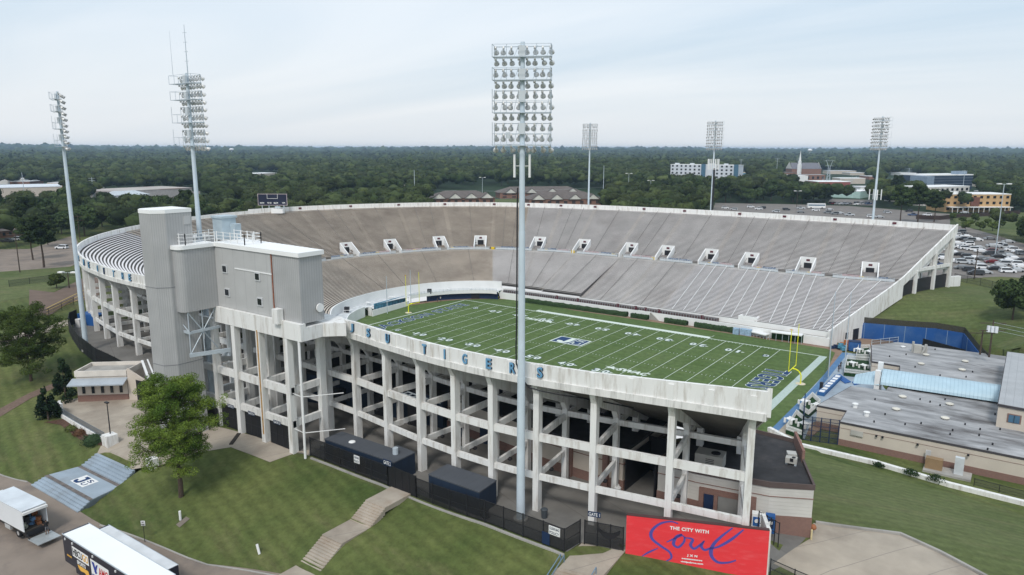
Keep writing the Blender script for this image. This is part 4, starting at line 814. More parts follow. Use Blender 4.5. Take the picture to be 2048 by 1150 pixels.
# roof air conditioners
def acunit(x, y, z, lab, s=1.):
    t = thing('air_conditioner', lab, 'air conditioner', (x, y, z)); m = MB(); m.box((x, y, z+.2), (3.0*s, 2.0*s, 1.5*s), .15); m.build('casing', M('ac_beige', (.42, .41, .38), .6, .1), t)
    m = MB(); m.tube((x+.6*s, y, z+.2+1.5*s), (x+.6*s, y, z+.28+1.5*s), .5*s, .5*s, 14); m.build('fan', black, t)
    m = MB(); 
    for dx in (-1.2, 1.2): m.box((x+dx*s, y, z), (.2, 1.6*s, .22), .15)
    m.build('curb', galv, t)
    m = MB(); 
    for k in range(5): m.box((x+.3*s, y-1.02*s, z+.45+k*.2*s), (.9*s, .05, .06), .15)
    m.build('louver', black, t)
acunit(112.5, -56.2, 14.16, 'beige rooftop air conditioner on the annex roof beneath the seating slab')
acunit(119.6, -50.2, 14.16, 'small white air conditioner on the open part of the annex roof', .4)
MB_ = MB(); MB_.box((119.2, -48.6, 14.16), (1.0, 1.0, .7), .4); one(MB_, 'roof_hatch', M('hatch2', (.45, .45, .43), .6), 'pale square hatch on the open part of the annex roof, beside the small air conditioner', 'roof hatch')
base = [(46, -62), (60, -58.5), (74, -57), (75.5, -44), (48, -44)]
t = thing('concession_building', 'dark navy concession row deep under the stand behind the press box columns', 'building', (60, -52, 9.7))  # dark walls added to deepen the shade under the stand
MB().prism(base, 9.6, 14.3).build('wall', navyk, t); MB().prism(shrink(base, 1.02), 14.3, 14.6).build('roof', dark_roof, t)
for x, w in ((55, 3), (63, 3.5), (70, 2.5)): MB().box((x, -59.8 if x < 60 else -58.3, 9.7), (w, .8, 3.2)).build('shutter', black, t)
# corridor behind (stair passage between the two buildings)
m = MB(); m.prism([(103.3, -58.7), (107.4, -58.5), (107.4, -38), (103.3, -38)], lambda p: 9.5+max(0, p[1]+58)*.0, lambda p: 9.72); struct(m, 'passage_floor', asphalt_g)
m = MB(); m.box((105.3, -52, 9.7), (4.1, .3, 4.4)); one(m, 'passage_gate', black, 'black gate closing the dark passage between the two concession buildings', 'gate')
# fence and pieces along the concourse edge
for x_, lb_ in ((103.55, 'left'), (107.2, 'right')): m = MB(); m.box((x_, -55.6, 9.75), (.12, 6.6, 4.0)); one(m, 'passage_darkener', black, 'black screen lining the %s wall of the dark passage' % lb_, 'screen')  # black side screens added to darken the passage
chain = mat_mesh('black_chainlink', (.012, .012, .014), .52); screen = mat_mesh('black_windscreen', (.008, .008, .01), .94); chain2 = mat_mesh('grey_chainlink', (.06, .06, .06), .22)
def fence(name, pts, h, mat, label, group=None, post=2.6, zf=None, rail=True, cat='fence', pm=None):
    z = [(Hs(*p) if zf is None else zf)+.0 for p in pts]; t = thing(name, label, cat, (*pts[0], z[0]), group); P = []; Z = []
    for a, b, za, zb in zip(pts[:-1], pts[1:], z[:-1], z[1:]):
        n = max(1, round(math.dist(a, b)/post))
        for k in range(n): P.append(tuple(np.array(a)+(np.array(b)-np.array(a))*k/n)); Z.append((Hs(*P[-1]) if zf is None else zf))
    P.append(tuple(pts[-1])); Z.append(z[-1])
    if mat: m = MB(); m.wall(P, [q+.05 for q in Z], [q+h for q in Z], .02); m.build('mesh_panel', mat, t)
    if rail: m = MB(); m.wall(P, [q+h-.03 for q in Z], [q+h+.03 for q in Z], .06); m.wall(P, [q+h*.5-.02 for q in Z], [q+h*.5+.02 for q in Z], .05); m.build('rail', pm or black, t)
    for p, q in list(zip(P, Z))[:95]: m = MB(); m.box((*p, q-.2), (.09, .09, h+.3)); m.build('post', pm or black, t)
    return t
E1 = [(66.6, -73.95), (85.0, -73.95), (104.7, -73.95)]
fence('black_fence', [(66.2, -74.0), (80.4, -74.1)], 2.5, chain, 'black chain-link fence in front of the long navy shed, left of the gate sign')
fence('black_fence', [(84.9, -74.1), (104.7, -74.1), (105.2, -71.9)], 2.5, chain, 'black chain-link fence from the upper stairs to the corner by gate 1')
fence('fence_gate', [(105.6, -71.7), (109.3, -70.5)], 2.5, chain, 'black double gate under the GATE 1 sign with sagging black cloth', cat='gate', post=1.2)
m = MB(); m.grid([[(106.9+k*.3, -71.35+k*.1, 11.9-.5*math.sin(k/7*math.pi)), (106.9+k*.3, -71.35+k*.1, 11.5-.75*math.sin(k/7*math.pi))] for k in range(8)]); m.wall([(106.9, -71.4), (109, -70.7)], 11.5, 11.52, .02)
one(m, 'sagging_cloth', black, 'black cloth sagging from the gate below the GATE 1 sign', 'cloth')
fence('black_fence', [(80.4, -74.1), (84.9, -74.1)], 2.7, screen, 'tall black gate screen at the top of the long stairs', post=1.1, cat='gate')
def signboard(txts, c, w, h, right, mat_b, mat_t, name, label, z, group=None, cat='sign', sz=None, th=.06, leg=0):
    t = thing(name, label, cat, (*c, z-leg), group); r = np.array(right, float)/np.linalg.norm(right); out = np.array([r[1], -r[0]]); a = math.atan2(r[1], r[0])
    MB().box((*c, z), (w, th, h), a).build('board', mat_b, t); m = MB(); n = len(txts)
    for i, tx in enumerate(txts): text(m, tx, sz or h/n*.9, (*(np.array(c)+out*(th/2+.005)), z+h*(n-i-.5)/n), (*r, 0), (0, 0, 1), .008, .004, 1, fit=(w*.86 if len(tx) > 3 else w*.5, h/n*.62))
    m.build('lettering', mat_t, t)
    if leg: MB().tube((*c, z-leg), (*c, z), .03, .03, 6).build('leg', black, t)
    return t
signboard(['GATE 1'], (106.2, -70.9), 1.3, .55, (1, .3), navy, white, 'gate_sign', 'navy sign reading GATE 1 on the column above the black gate', 12.55)
signboard(['GATE 2'], (80.5, -74.25), 1.3, .75, (1, 0), navy, white, 'gate_sign', 'navy sign reading GATE 2 at the corner of the long navy shed', 12.3)
signboard(['NOTICE', 'ALL BAGS', 'SUBJECT TO', 'SEARCH'][:0]+['CLEAR BAG', 'POLICY'], (103.6, -74.2), 1.3, .9, (1, 0), white, navy, 'notice_board', 'white notice on the black fence near the corner by gate 1', 11.2)
signboard(['CLEAR BAG', 'POLICY'], (75.2, -74.2), .95, .95, (1, 0), white, navy, 'notice_board', 'white notice on the black fence in front of the long navy shed', 11.2)
boxone('fence_banner', (102.6, -74.2, 9.9), (.9, .05, 1.3), 0, navy, 'small navy banner low on the fence left of the white notice', 'banner')
def shed(poly, z, label, extra=True):
    t = thing('navy_shed', label, 'shed', (*np.mean(poly, axis=0), 9.7), 'navy sheds beside the fence')
    m = MB(); m.prism(poly, 9.6, z-.15); m.build('wall', mat_lines('navy_board', (.014, .026, .05), (.008, .014, .026), 1.22, .03, (1, 1, 0), .6), t); m = MB(); m.prism(shrink(poly, 1.01), z-.15, z); m.build('roof', shedroof, t)
    return t
s1 = shed([(68.6, -73.5), (80.7, -73.4), (80.7, -69.8), (77.5, -69.6), (77.5, -70.6), (68.6, -70.6)], 12.5, 'long low navy shed behind the fence with a white roof vent')
MB().ball((72.2, -72.2, 12.5), .45, 12, 6, .4).build('roof_dome', white, s1); MB().tube((79.2, -71.6, 12.5), (79.2, -71.6, 13.3), .35, .35, 10).build('roof_vent', galv, s1)
for x in (71, 75): MB().box((x, -73.52, 9.7), (1.9, .06, 1.9)).build('shutter', M('shutter_brown', (.05, .04, .035), .7), s1)
shed([(86.3, -73.5), (93.6, -73.5), (93.4, -70.2), (86.3, -70.2)], 12.6, 'shorter navy shed with a plain sloping board roof, right of the long one')
m = MB(); m.box((94.2, -73.2, 9.7), (.9, .6, .1)); 
for dx in (-.35, 0, .35): m.box((94.2+dx, -73.4, 9.7), (.08, .5, 1.2))
one(m, 'barrier_stack', black, 'small stack of black barriers standing by the right-hand navy shed', 'barrier')
boxone('utility_cabinet', (68.0, -72.9, 9.7), (1.6, .7, 1.5), 0, M('cab_grey', (.25, .26, .27), .6), 'grey steel cabinet behind the fence left of the long navy shed', 'cabinet')
def bin_(x, y, lab, mt, r=.38, h=1.0, z=9.7):
    t = thing('trash_bin', lab, 'trash bin', (x, y, z)); m = MB(); m.tube((x, y, z), (x, y, z+h), r*.8, r, 14); m.build('barrel', mt, t); m = MB(); m.tube((x, y, z+h), (x, y, z+h+.12), r*1.05, r*.7, 14); m.build('lid', mt, t)
bin_(99.4, -69.6, 'dark grey trash bin at the foot of a column behind the light tower', M('bin_grey', (.06, .07, .08), .6)); bin_(103.4, -60.4, 'white barrel beside the dark passage under the stand', white); bin_(102.9, -59.9+.2, 'small white barrel against the brick wall left of the passage', white, .3, .9)
# cooler and drinks machines
for x, y, mt, lab in ((118.6, -58.6, white, 'white drinks machine with blue front beside the roller shutter'), (119.9, -58.2, blue, 'dark blue drinks machine at the foot of the end stair')):
    t = thing('drinks_machine', lab, 'drinks machine', (x, y, 9.7)); MB().box((x, y, 9.7), (.9, .8, 1.9), .3).build('cabinet', mt, t); MB().box((x+.12, y-.4, 10.3), (.7, .06, 1.0), .3).build('front', blue if mt == white else navy, t)
    m = MB(); m.tube((x+.15, y-.44, 10.9), (x+.17, y-.47, 10.9), .22, .22, 14); m.build('round_logo', white, t)
fence('stair_rail', [(119.0, -59.2), (121.4, -60.4)], 2.4, None, 'black stair railing behind the red mural wall', zf=9.7, cat='railing', post=.5)
# red mural wall
A_, B_ = np.array([109.6, -70.55]), np.array([121.75, -65.35]); rv = (B_-A_)/np.linalg.norm(B_-A_); LW = np.linalg.norm(B_-A_); ow = np.array([rv[1], -rv[0]])
t = thing('mural_wall', 'bright red brick mural wall reading THE CITY WITH Soul', 'wall', (*A_, 9.7)); m = MB(); m.wall([A_, B_], [9.0, 6.9], 13.75, .3); m.build('wall', red_m, t)
m = MB(); m.wall([A_, B_], 13.75, 13.85, .36); m.build('coping', M('dark_coping', (.09, .05, .05), .8), t)
m = MB(); m.wall([B_, B_-ow*3.2-rv*.2], 8.3, 13.75, .35); m.build('return_wall', conc_s, t)
def wp(a, b, d=.16): return (*(A_+rv*a+ow*d), b)
m = MB()
for tx, a, b, w, h in (('THE CITY WITH', 5.95, 12.95, 3.6, .34), ('J X N', 6.35, 10.25, .95, .27), ('MISSISSIPPI', 6.35, 9.88, 1.9, .09), ('visitjackson.com', 6.35, 9.53, 2.1, .2)): text(m, tx, h, wp(a, b, .17), (*rv, 0), (0, 0, 1), .006, .012, 1.1, fit=(w, h))
m.build('white_lettering', white, t)
def brush(pts, w):
    P = crv([(a, b) for a, b in pts], 60); m = MB(); n = len(P)
    for i in range(n): pass
    Lf = []; 
    for i in range(n):
        d = P[min(n-1, i+1)]-P[max(0, i-1)]; d /= np.linalg.norm(d)+1e-9; nn_ = np.array([-d[1], d[0]])*w/2*(.45+.55*math.sin(math.pi*min(1, max(.0, i/n*1.0))))*(1.15-.3*abs(d[0])); Lf.append((wp(*(P[i]-nn_), .165), wp(*(P[i]+nn_), .165)))
    m.grid(Lf); return m
# script word drawn stroke by stroke, metres along the wall and height
for k, (pts, w) in enumerate((([(4.9, 13.45), (4.2, 13.6), (3.2, 13.25), (2.45, 12.4), (2.5, 11.6), (3.4, 10.9), (4.2, 10.4), (4.4, 9.8), (3.9, 9.35)], .20), ([(1.6, 9.6), (2.3, 10.15), (3.1, 10.65)], .14),
     ([(3.9, 11.4), (4.5, 11.8), (5.3, 12.35), (4.8, 12.1), (4.55, 11.3), (5.0, 11.0), (5.5, 11.6), (5.55, 12.1), (5.3, 12.3)], .19), ([(5.5, 12.1), (6.3, 12.0), (6.15, 11.4), (6.5, 11.05), (7.1, 11.6), (7.4, 12.0)], .19), ([(7.4, 12.0), (7.15, 11.4), (7.5, 11.05), (8.1, 11.4)], .19), ([(9.9, 13.65), (8.9, 12.6), (8.2, 11.6), (8.1, 10.6), (8.7, 9.95), (9.6, 10.0), (10.4, 10.35)], .22), ([(7.9, 11.2), (8.8, 11.6), (9.9, 12.5), (10.9, 13.6)], .20))):
    brush(pts, w*1.5).build('script_stroke', purple, t)
# right: fence beyond the mural, driveway
drv = [(121.6, -62.4), (123.3, -55.2), (122.7, -51.4), (130.8, -48.7), (134.6, -50.2), (140, -53.4), (150, -60), (150, -68), (127, -62.5)]
drape(drv, 'driveway', pave, .05)
fence('black_fence', [(121.9, -64.6), (126.2, -63.8), (133, -66.5)], 1.9, chain2, 'black chain-link fence running right from the end of the red mural wall')
def curb(pts, w, h, name, mat, label, cat='kerb', z=None):
    P = []
    for a, b in zip(pts[:-1], pts[1:]):
        n = max(1, int(math.dist(a[:2], b[:2])/1.4)); P += [tuple(np.array(a[:2])+(np.array(b[:2])-np.array(a[:2]))*k/n) for k in range(n)]
    P.append(tuple(pts[-1][:2])); Z = [Hs(*p) for p in P] if z is None else [z]*len(P); m = MB(); m.wall(P, [q-.4 for q in Z], [q+h for q in Z], w)
    if cat == 'kerb': return tag(m.build(name, mat), kind='structure')
    return one(m, name, mat, label, cat)
curb([(122.9, -51.3), (130.8, -48.5), (134.6, -50.0), (140.5, -53.4), (150, -60)], .3, .3, 'kerb', conc_g, '')
curb([(107, -9.2), (110, -8.8)], .2, .1, 'kerb', conc_w, '')
curb([G(1538, 858, .3), G(1600, 889, .5), G(1750, 922, .6), G(1900, 965, .7), G(2048, 1000, .8), G(2200, 1042, .8)], .7, .45, 'retaining_kerb', conc_w, 'long low white retaining wall crossing the lawn in front of the field house', 'wall', .25)
for u, v in ((1622, 1080), (1572, 1062)):
    p = onH(u, v, 8.6); m = MB(); m.tube((*p[:2], 8.5), (*p[:2], 9.75), .1, .1, 10); m.ball((*p[:2], 9.75), .1, 10, 4); one(m, 'bollard', M('bollard_cream', (.62, .52, .30), .6), 'cream bollard in front of the annex, %s' % ('standing at its right corner' if u > 1600 else 'standing along its wall'), 'bollard', 'bollards by the annex')
m = MB(); m.ball((123.3, -54.2, 9.5), .33, 10, 6, 1.); one(m, 'hose_reel', M('orange_reel', (.33, .13, .06), .6), 'orange round hose reel at the right corner of the annex', 'hose reel', smooth=True)
for u, v, s, l in ((1757, 930, 1.0, 'leftmost'), (1822, 947, 1.5, 'middle'), (1871, 960, 1.6, 'rightmost')):
    p = np.array(G(u, v, .6)); m = MB(); rs = random.Random(u)
    for k in range(260):
        a = rs.uniform(0, 6.28); r = rs.uniform(0, s*.7); z = .25+rs.uniform(.1, .7)*s*(1-(r/s)**2); q = p[:2]+[r*math.cos(a)*1.2, r*math.sin(a)*.6]; e = .16
        d1 = np.array([rs.uniform(-e, e), rs.uniform(-e, e), rs.uniform(0, e*2)]); d2 = np.array([rs.uniform(-e, e), rs.uniform(-e, e), rs.uniform(-e, e)]); c = np.array([*q, z]); m.add([c, c+d1, c+d1+d2, c+d2], [(0, 1, 2, 3)])
    one(m, 'low_shrub', hedge_m, '%s of the three dark shrubs growing against the white retaining wall' % l, 'shrub', 'shrubs along the white retaining wall')
# ------------------------------------------------------------------ field house at the open end
FH = thing('field_house', 'large flat grey-roofed cream and brick field house behind the right end zone', 'building', (125, 10, 0))
RZ = 4.2
S_ = [(116.2, -5.3), (141.4, -4.9), (165, -4.4), (165, 12), (137.5, 24.5), G(1783, 763, RZ)[:2], G(1772, 781, RZ)[:2], G(1703, 772, RZ)[:2], G(1635, 810, RZ)[:2], G(1694, 821, RZ)[:2]]
Nn = [G(1744, 722, RZ)[:2], G(1743, 690, RZ)[:2], G(1796, 684, RZ)[:2], G(2015, 713, RZ)[:2], (150, 58), (150, 33), (137.4, 33), G(1800, 745, RZ)[:2], G(1800, 731, RZ)[:2]]
for P, nm_ in ((S_, 'south_wing'), (Nn, 'north_wing')):
    o = MB().prism(P, -.1, RZ-.35).build(nm_, cream, FH); MB().prism(shrink(P, 1.003), -.1, 1.15).build('brick_base', brick, o); MB().prism(shrink(P, 1.003), 3.05, 3.11).build('brick_course', brick, o)
    MB().prism(shrink(P, 1.006), RZ-.35, RZ-.03).build('fascia', M('dark_fascia', (.06, .055, .06), .7), o); MB().prism(shrink(P, .998), RZ-.2, RZ).build('roof', grey_roof, o)
gr = grey_roof.node_tree; 
T2 = [(137.3, 7.3), (168, 6), (168, 46), (137.3, 45)]
MB().prism(T2, 4.0, 7.7).build('tall_hall', cream, FH); MB().prism(shrink(T2, 1.01), 7.7, 8.1).build('fascia', MATS['dark_fascia'], FH); MB().prism(shrink(T2, 1.003), 8.1, 8.15).build('roof', mat_lines('pale_grey_roof', (.38, .39, .40), (.30, .31, .32), 1.2, .04, (1, 0, 0), .8, var=.08), FH)
o = MB().box((139.6, 7.25, 5.3), (1.9, .2, 1.5)).build('window', brick, FH); MB().box((139.6, 7.18, 5.4), (1.5, .2, 1.25)).build('pane', bglass, o)
m = MB(); m.box((139.6, 7.05, 5.4), (.06, .1, 1.25)); m.build('mullion', black, o)
# barrel-vault canopy
a0 = np.array(G(1765, 748, 5.6)[:2]); a1 = np.array(G(2004, 782, 5.6)[:2]); d = (a1-a0)/np.linalg.norm(a1-a0); n_ = np.array([-d[1], d[0]]); P = []
for k in range(31):
    c = a0+(a1-a0)*k/30; P.append([(*(c+n_*3.9*math.cos(b)), 4.5+1.9*math.sin(b)+(.05 if k % 1 == 0 else 0)) for b in np.linspace(math.pi, 0, 13)])
canm = mat_lines('pale_blue_vault', (.42, .56, .64), (.30, .43, .51), .62, .1, (float(d[0]), float(d[1]), 0), .45)
m = MB(); m.grid(P); 
for e in (P[0], P[-1]): m.add(e, [tuple(range(len(e)))])
m.build('vault_canopy', canm, FH)
b0 = a0-d*.2; m = MB(); pk = b0-d*4.6
for sg in (-1, 1):
    m.add([(*(b0+n_*3.9*sg), 4.4), (*(b0+n_*1.8*sg), 6.0), (*(pk+n_*1.2*sg), 4.4), (*(pk+n_*2.6*sg), 3.6)], [(0, 1, 2, 3)])
m.add([(*(b0+n_*1.8), 6.0), (*(b0-n_*1.8), 6.0), (*(pk-n_*1.2), 4.4), (*(pk+n_*1.2), 4.4)], [(0, 1, 2, 3)]); m.build('entrance_hood', canm, FH)
for sg in (-1, 1): MB().box((*(a0-d*.6+n_*sg*3.2), 0), (.9, .9, 7.1)).build('pillar', white, FH)
# roof vents
for k, (u, v) in enumerate(((1710, 815), (1733, 832), (1806, 677+18), (1792, 820), (1805, 795), (1899, 810), (1890, 838), (1842, 729), (1852, 711), (1924, 741), (1930, 724))):
    p = G(u, v, RZ); m = MB(); hgt = .7 if k in (0, 1) else .25; m.tube(p, (p[0], p[1], RZ+hgt), .38, .38, 12); m.ball((p[0], p[1], RZ+hgt), .55 if k < 3 else .7, 12, 5, .28); m.build('roof_vent', white if k < 3 else M('vent_cream', (.6, .57, .5), .6), FH)
rs = random.Random(5)
for k in range(26):
    u, v = [(1812, 710), (1830, 735), (1860, 805), (1880, 812), (1870, 700), (1900, 870), (1960, 860), (1985, 890), (1958, 872), (1930, 850), (1905, 862), (1810, 850), (1842, 848), (1770, 830), (1748, 845), (1690+60, 800), (1990, 830), (2000, 860), (1975, 900), (1880, 752), (1945, 745), (1932, 755), (1860, 755), (1840, 800), (1890, 800), (1779, 714)][k]
    p = G(u, v, RZ); m = MB(); m.tube(p, (p[0], p[1], RZ+.35), .12, .12, 8); m.build('vent_pipe', black, FH)
pm_ = G(1834, 705, RZ); m = MB(); m.box((pm_[0], pm_[1], RZ), (1.6, 1.2, 1.8), .3); m.box((pm_[0]+1.3, pm_[1]+.8, RZ), (1.0, 1.0, 1.4), .3); m.tube((pm_[0]-.9, pm_[1], RZ), (pm_[0]-.9, pm_[1], RZ+2.4), .25, .25, 10); m.tube((pm_[0]+1.0, pm_[1]-.6, RZ), (pm_[0]+1.7, pm_[1]-.4, RZ+2.2), .2, .3, 10); m.build('roof_ventilation', MATS['ac_beige'], FH)
def stain(pts, z, seed):  # dark moss patches on the roof, each its own thin sheet with ragged outline
    pass
m = MB(); m.box((118.9, -5.5, 2.35), (1.9, .12, .85)); m.build('wall_louver', M('louver_cream', (.42, .41, .38), .7), FH)
for x in (121.8, 122.7, 127.7, 134.5): MB().box((x, -5.5, 2.9), (.3, .3, .3)).build('wall_lamp', black, FH)
for nm_, c, dm, mt, lb in (('meter_box', (129.3, -5.9, 1.1), (.7, .3, 1.5), MATS['hatch_grey'], 'small grey meter box fixed to the field house wall above the brick'), ('transformer', (130.3, -7.1, .35), (2.3, 1.1, 1.7), M('transformer_tan', (.27, .18, .10), .6), 'tan transformer cabinet on the grass by the field house wall'), ('switch_cabinet', (133.6, -7.2, .35), (1.2, .7, 2.7), M('cab_pale', (.55, .58, .6), .5), 'tall pale grey switch cabinet against the field house wall')): 
    o = boxone(nm_, c, dm, 0, mt, lb, nm_.replace('_', ' '))
m = MB(); m.prism([(129, -8.6), (135.3, -8.6), (135.3, -5.6), (129, -5.6)], -.1, .36); struct(m, 'equipment_pad', conc_g)
fence('low_fence', [(135.8, -9.6), (142, -10.2), (150, -11)], 1.1, chain2, 'low dark fence along the foot of the field house wall at the right', zf=.1)
# grass strip of the pit and plaza sheets
struct(MB().prism([(108, -12), (150, -17), (150, -4.6), (116, -5.0), (110, -4)], -.2, .035), 'lawn_strip', lawn)
struct(MB().prism([G(1535, 864, 0)[:2], G(1575, 845, 0)[:2], G(1600, 868, 0)[:2], G(1604, 886, 0)[:2], G(1585, 888, 0)[:2], (104.2, -9.0)], -.1, .05), 'path', pave)
struct(MB().prism([G(1545, 862, 0)[:2], G(1610, 790, 0)[:2], G(1690, 705, 0)[:2], G(1740, 712, 0)[:2], (112, 46), (118, 30), (119, 20), (113, 12), (110, 2), (111, -6)], -.1, .045), 'plaza', pave_bl)
m = MB(); e0 = np.array(G(1548, 862, 0)[:2]); e1 = np.array(G(1690, 706, 0)[:2]); m.wall([e0, (e0+e1)/2+[.6, 0], e1], .0, .055, 1.3); struct(m, 'blue_border', M('border_blue', (.09, .19, .34), .8, .1))
struct(MB().prism([G(1690, 700, 0)[:2], G(1745, 695, 0)[:2], (113, 74.8), (105.4, 72.5), (101, 61)], -.1, .05), 'service_yard', dirtm)
def picnic(poly, label, grp='picnic decks with white picket fences'):
    c = np.mean(poly, axis=0); t = thing('picnic_deck', label, 'deck', (*c, 0), grp); MB().prism(poly, 0, .75).build('deck_base', turf, t); MB().prism(shrink(poly, .99), .75, .78).build('turf_floor', turf, t)
    m = MB(); q = shrink(poly, .97)
    for a, b in zip(q, q[1:]+q[:1]):
        n = max(2, int(math.dist(a, b)/.18)); 
        for k in range(n): p = np.array(a)+(np.array(b)-np.array(a))*k/n; m.box((*p, .78), (.08, .08, .95))
        m.wall([a, b], 1.5, 1.58, .05); m.wall([a, b], .95, 1.03, .05)
    m.build('picket_fence', white, t)
    for dx, dy in ((-1.2, .3), (1.3, -.4)):
        m = MB(); m.tube((c[0]+dx, c[1]+dy, .78), (c[0]+dx, c[1]+dy, 1.5), .06, .06, 6); m.tube((c[0]+dx, c[1]+dy, 1.5), (c[0]+dx, c[1]+dy, 1.56), .75, .75, 14)
        for a in range(4): m.box((c[0]+dx+math.cos(a*1.57+.4)*.95, c[1]+dy+math.sin(a*1.57+.4)*.95, .78), (.35, .35, .8))
        m.build('table_set', white, t)
def gq(*uv, z=0): return [G(u, v, z)[:2] for u, v in uv]
picnic(gq((1687, 752), (1742, 758), (1738, 728), (1693, 724)), 'larger picnic deck with white pickets and round tables beside the pale blue canopy')
picnic(gq((1711, 722), (1742, 723), (1738, 702), (1716, 702)), 'picnic deck with dark chairs nearest the blue retaining wall')
picnic(gq((1598, 826), (1616, 838), (1640, 816), (1624, 800)), 'narrow picnic deck with white pickets next to the inflatable cushion row')
picnic(gq((1571, 868), (1604, 880), (1606, 848), (1592, 836)), 'picnic deck with white pickets against the black steel cage')
cg = thing('steel_cage', 'black steel bar cage with double doors beside the field house wall', 'cage', (113, -3, 0)); q = gq((1604, 880), (1676, 888)); q = [q[0], (116.1, -5.1)]; P_ = [G(1607, 832, 0)[:2], G(1604, 880, 0)[:2], (116.1, -5.3)]
m = MB()
for a, b in zip(P_[:-1], P_[1:]):
    for z in (.1, 1.0, 1.9, 2.8, 3.7, 4.3): m.wall([a, b], z, z+.07, .07)
    n = max(2, round(math.dist(a, b)/1.35))
    for k in range(n+1): p = np.array(a)+(np.array(b)-np.array(a))*k/n; m.box((*p, 0), (.14, .14, 4.4))
m.build('bars', navy, cg); m = MB(); m.wall(P_, .1, 4.3, .02); m.build('mesh_panel', chain2, cg)
# inflatable cushion row, mats, dumpster, net poles
a = np.array(G(1641, 792, 0)[:2]); b = np.array(G(1677, 757, 0)[:2]); t = thing('bench_cushion', 'long blue and white padded bench block lying along the end zone plaza', 'padded block', (*a, 0)); m = MB(); m.wall([a, b], .0, .75, 1.4); m.build('base', M('cushion_blue', (.03, .12, .30), .6), t)
m = MB(); 
for k in range(7): p = a+(b-a)*(k+.5)/7; m.box((*p, .75), (.95, 1.3, .07), math.atan2(*(b-a)[::-1])+1.57)
m.build('white_pad', white, t)
for P, lb in ((gq((1668, 752), (1680, 750), (1702, 765), (1690, 768)), 'blue mat lying on the plaza behind the padded bench block'), (gq((1704, 765), (1718, 762), (1724, 768), (1708, 771)), 'flat blue-grey mat lying near the white pillars')): one(MB().prism(P, .05, .2), 'gym_mat', blue, lb, 'mat')
def netpole(x, y, h, lb): one(MB().tube((x, y, 0), (x, y, h), .12, .08, 8), 'net_pole', galv, lb, 'pole', 'tall net poles behind the goalposts')
netpole(106.2, 32.4, 19.0, 'tall thin net pole behind the right goalpost, nearer the goalpost'); netpole(108.2, 38.3, 18.1, 'tall thin net pole behind the right goalpost, beside the picnic deck'); netpole(-15.6, 19.9, 11.4, 'thin net pole in front of the ramp at the far left end zone'); netpole(-18.3, 32.9, 11.2, 'thin net pole in front of the navy store front at the far left end zone')
pa = np.array(G(1646, 800, 0)); m = MB(); m.add([(106.2, 32.4, 18.5), (106.2, 32.4, .1), (106.5, 25.5, .1), (106.3, 29.5, 6)], [(0, 1, 2, 3)]); one(m, 'safety_net', mat_mesh('net', (.05, .05, .05), .22), 'thin dark safety net hanging from the pole right of the goalpost', 'net')
one(MB().box((*G(1642, 782, 0)[:2], 0), (.6, .6, 1.9)), 'loudspeaker', black, 'black loudspeaker standing at the edge of the grass by the padded bench', 'loudspeaker')
c = G(1708, 700, 0); t = thing('dumpster', 'bright blue dumpster in the dirt yard by the end wall', 'dumpster', c); MB().box(c, (2.6, 1.9, 2.2), .3).build('body', blue, t); MB().box((c[0], c[1], 2.2), (2.7, 2.0, .12), .3).build('lid', navy, t)
for k, (u, v, mt, lb) in enumerate(((1672, 697, navy, 'dark crate pile at the foot of the white end wall'), (1684, 699, MATS['teal_mural'], 'teal equipment stack beside the dark crates'), (1693, 690, M('orange_reel2', (.4, .15, .05), .7), 'small orange cart by the service door'))):
    c = G(u, v, 0); m = MB(); rs = random.Random(k)
    for q in range(7): m.box((c[0]+rs.uniform(-1, 1), c[1]+rs.uniform(-.7, .7), rs.choice([0, 0, .5])), (rs.uniform(.4, 1), rs.uniform(.4, .9), rs.uniform(.4, 1)), rs.uniform(0, 1.5))
    one(m, 'equipment_pile', mt, lb, 'equipment')
for k, (u, v) in enumerate(((1472, 668), (1486, 669), (1497, 671))):
    c = G(u, v, 0); m = MB(); m.box((c[0], c[1], .15), (1.5, 1.3, 1.5), .1); m.box((c[0], c[1], 0), (1.5, 1.3, .12), .1); one(m, 'wrapped_pallet', M('pallet_blue', (.30, .42, .55), .6, .25, 2), ['leftmost', 'middle', 'rightmost'][k]+' of the three pale blue wrapped pallets below the player tunnel', 'pallet', 'pale blue pallets by the tunnel')
for u0, u1, v, z, lb in ((1503, 1535, 674, 1.0, 'low white bench shelter right of the pale blue pallets'), (1541, 1604, 683, 2.1, 'long white roofed bench shelter on green turf by the far wall')):
    a = np.array(G(u0, v-4, 0)[:2]); b = np.array(G(u1, v+4, 0)[:2]); t = thing('team_shelter', lb, 'shelter', (*a, 0)); m = MB(); m.wall([a, b], z, z+.25, 2.2); m.build('roof', white, t); m = MB(); m.wall([a+[0, .9], b+[0, .9]], 0, z, .15); m.build('back_wall', turf if z > 2 else white, t)
    m = MB(); 
    for k in range(6): p = a+(b-a)*k/5; m.box((*(p-[0, .8]), 0), (.09, .09, z))
    m.build('post', galv, t)
c = np.array(G(1625, 680, 0)[:2]); t = thing('stair_platform', 'small wooden-fronted stair platform at the corner of the far front wall', 'stairs', (*c, 0)); MB().box((*c, 0), (4.5, 2, 1.4), -.1).build('platform', M('plywood', (.48, .36, .22), .8), t)
m = MB(); 
for z in (2.0, 2.5): m.tube((c[0]-6, c[1]-.9, z-1.3), (c[0]+1, c[1]-.9, z+.6), .04, .04, 5)
for k in range(6): m.tube((c[0]-6+k*1.4, c[1]-.9, 0), (c[0]-6+k*1.4, c[1]-.9, 1.2+k*.37), .04, .04, 5)
m.build('handrail', galv, t)
c = np.array(G(1310, 640, 0)[:2]); t = thing('wall_stair', 'white stair against the far wall between two hedges', 'stairs', (*c, 0)); m = MB()
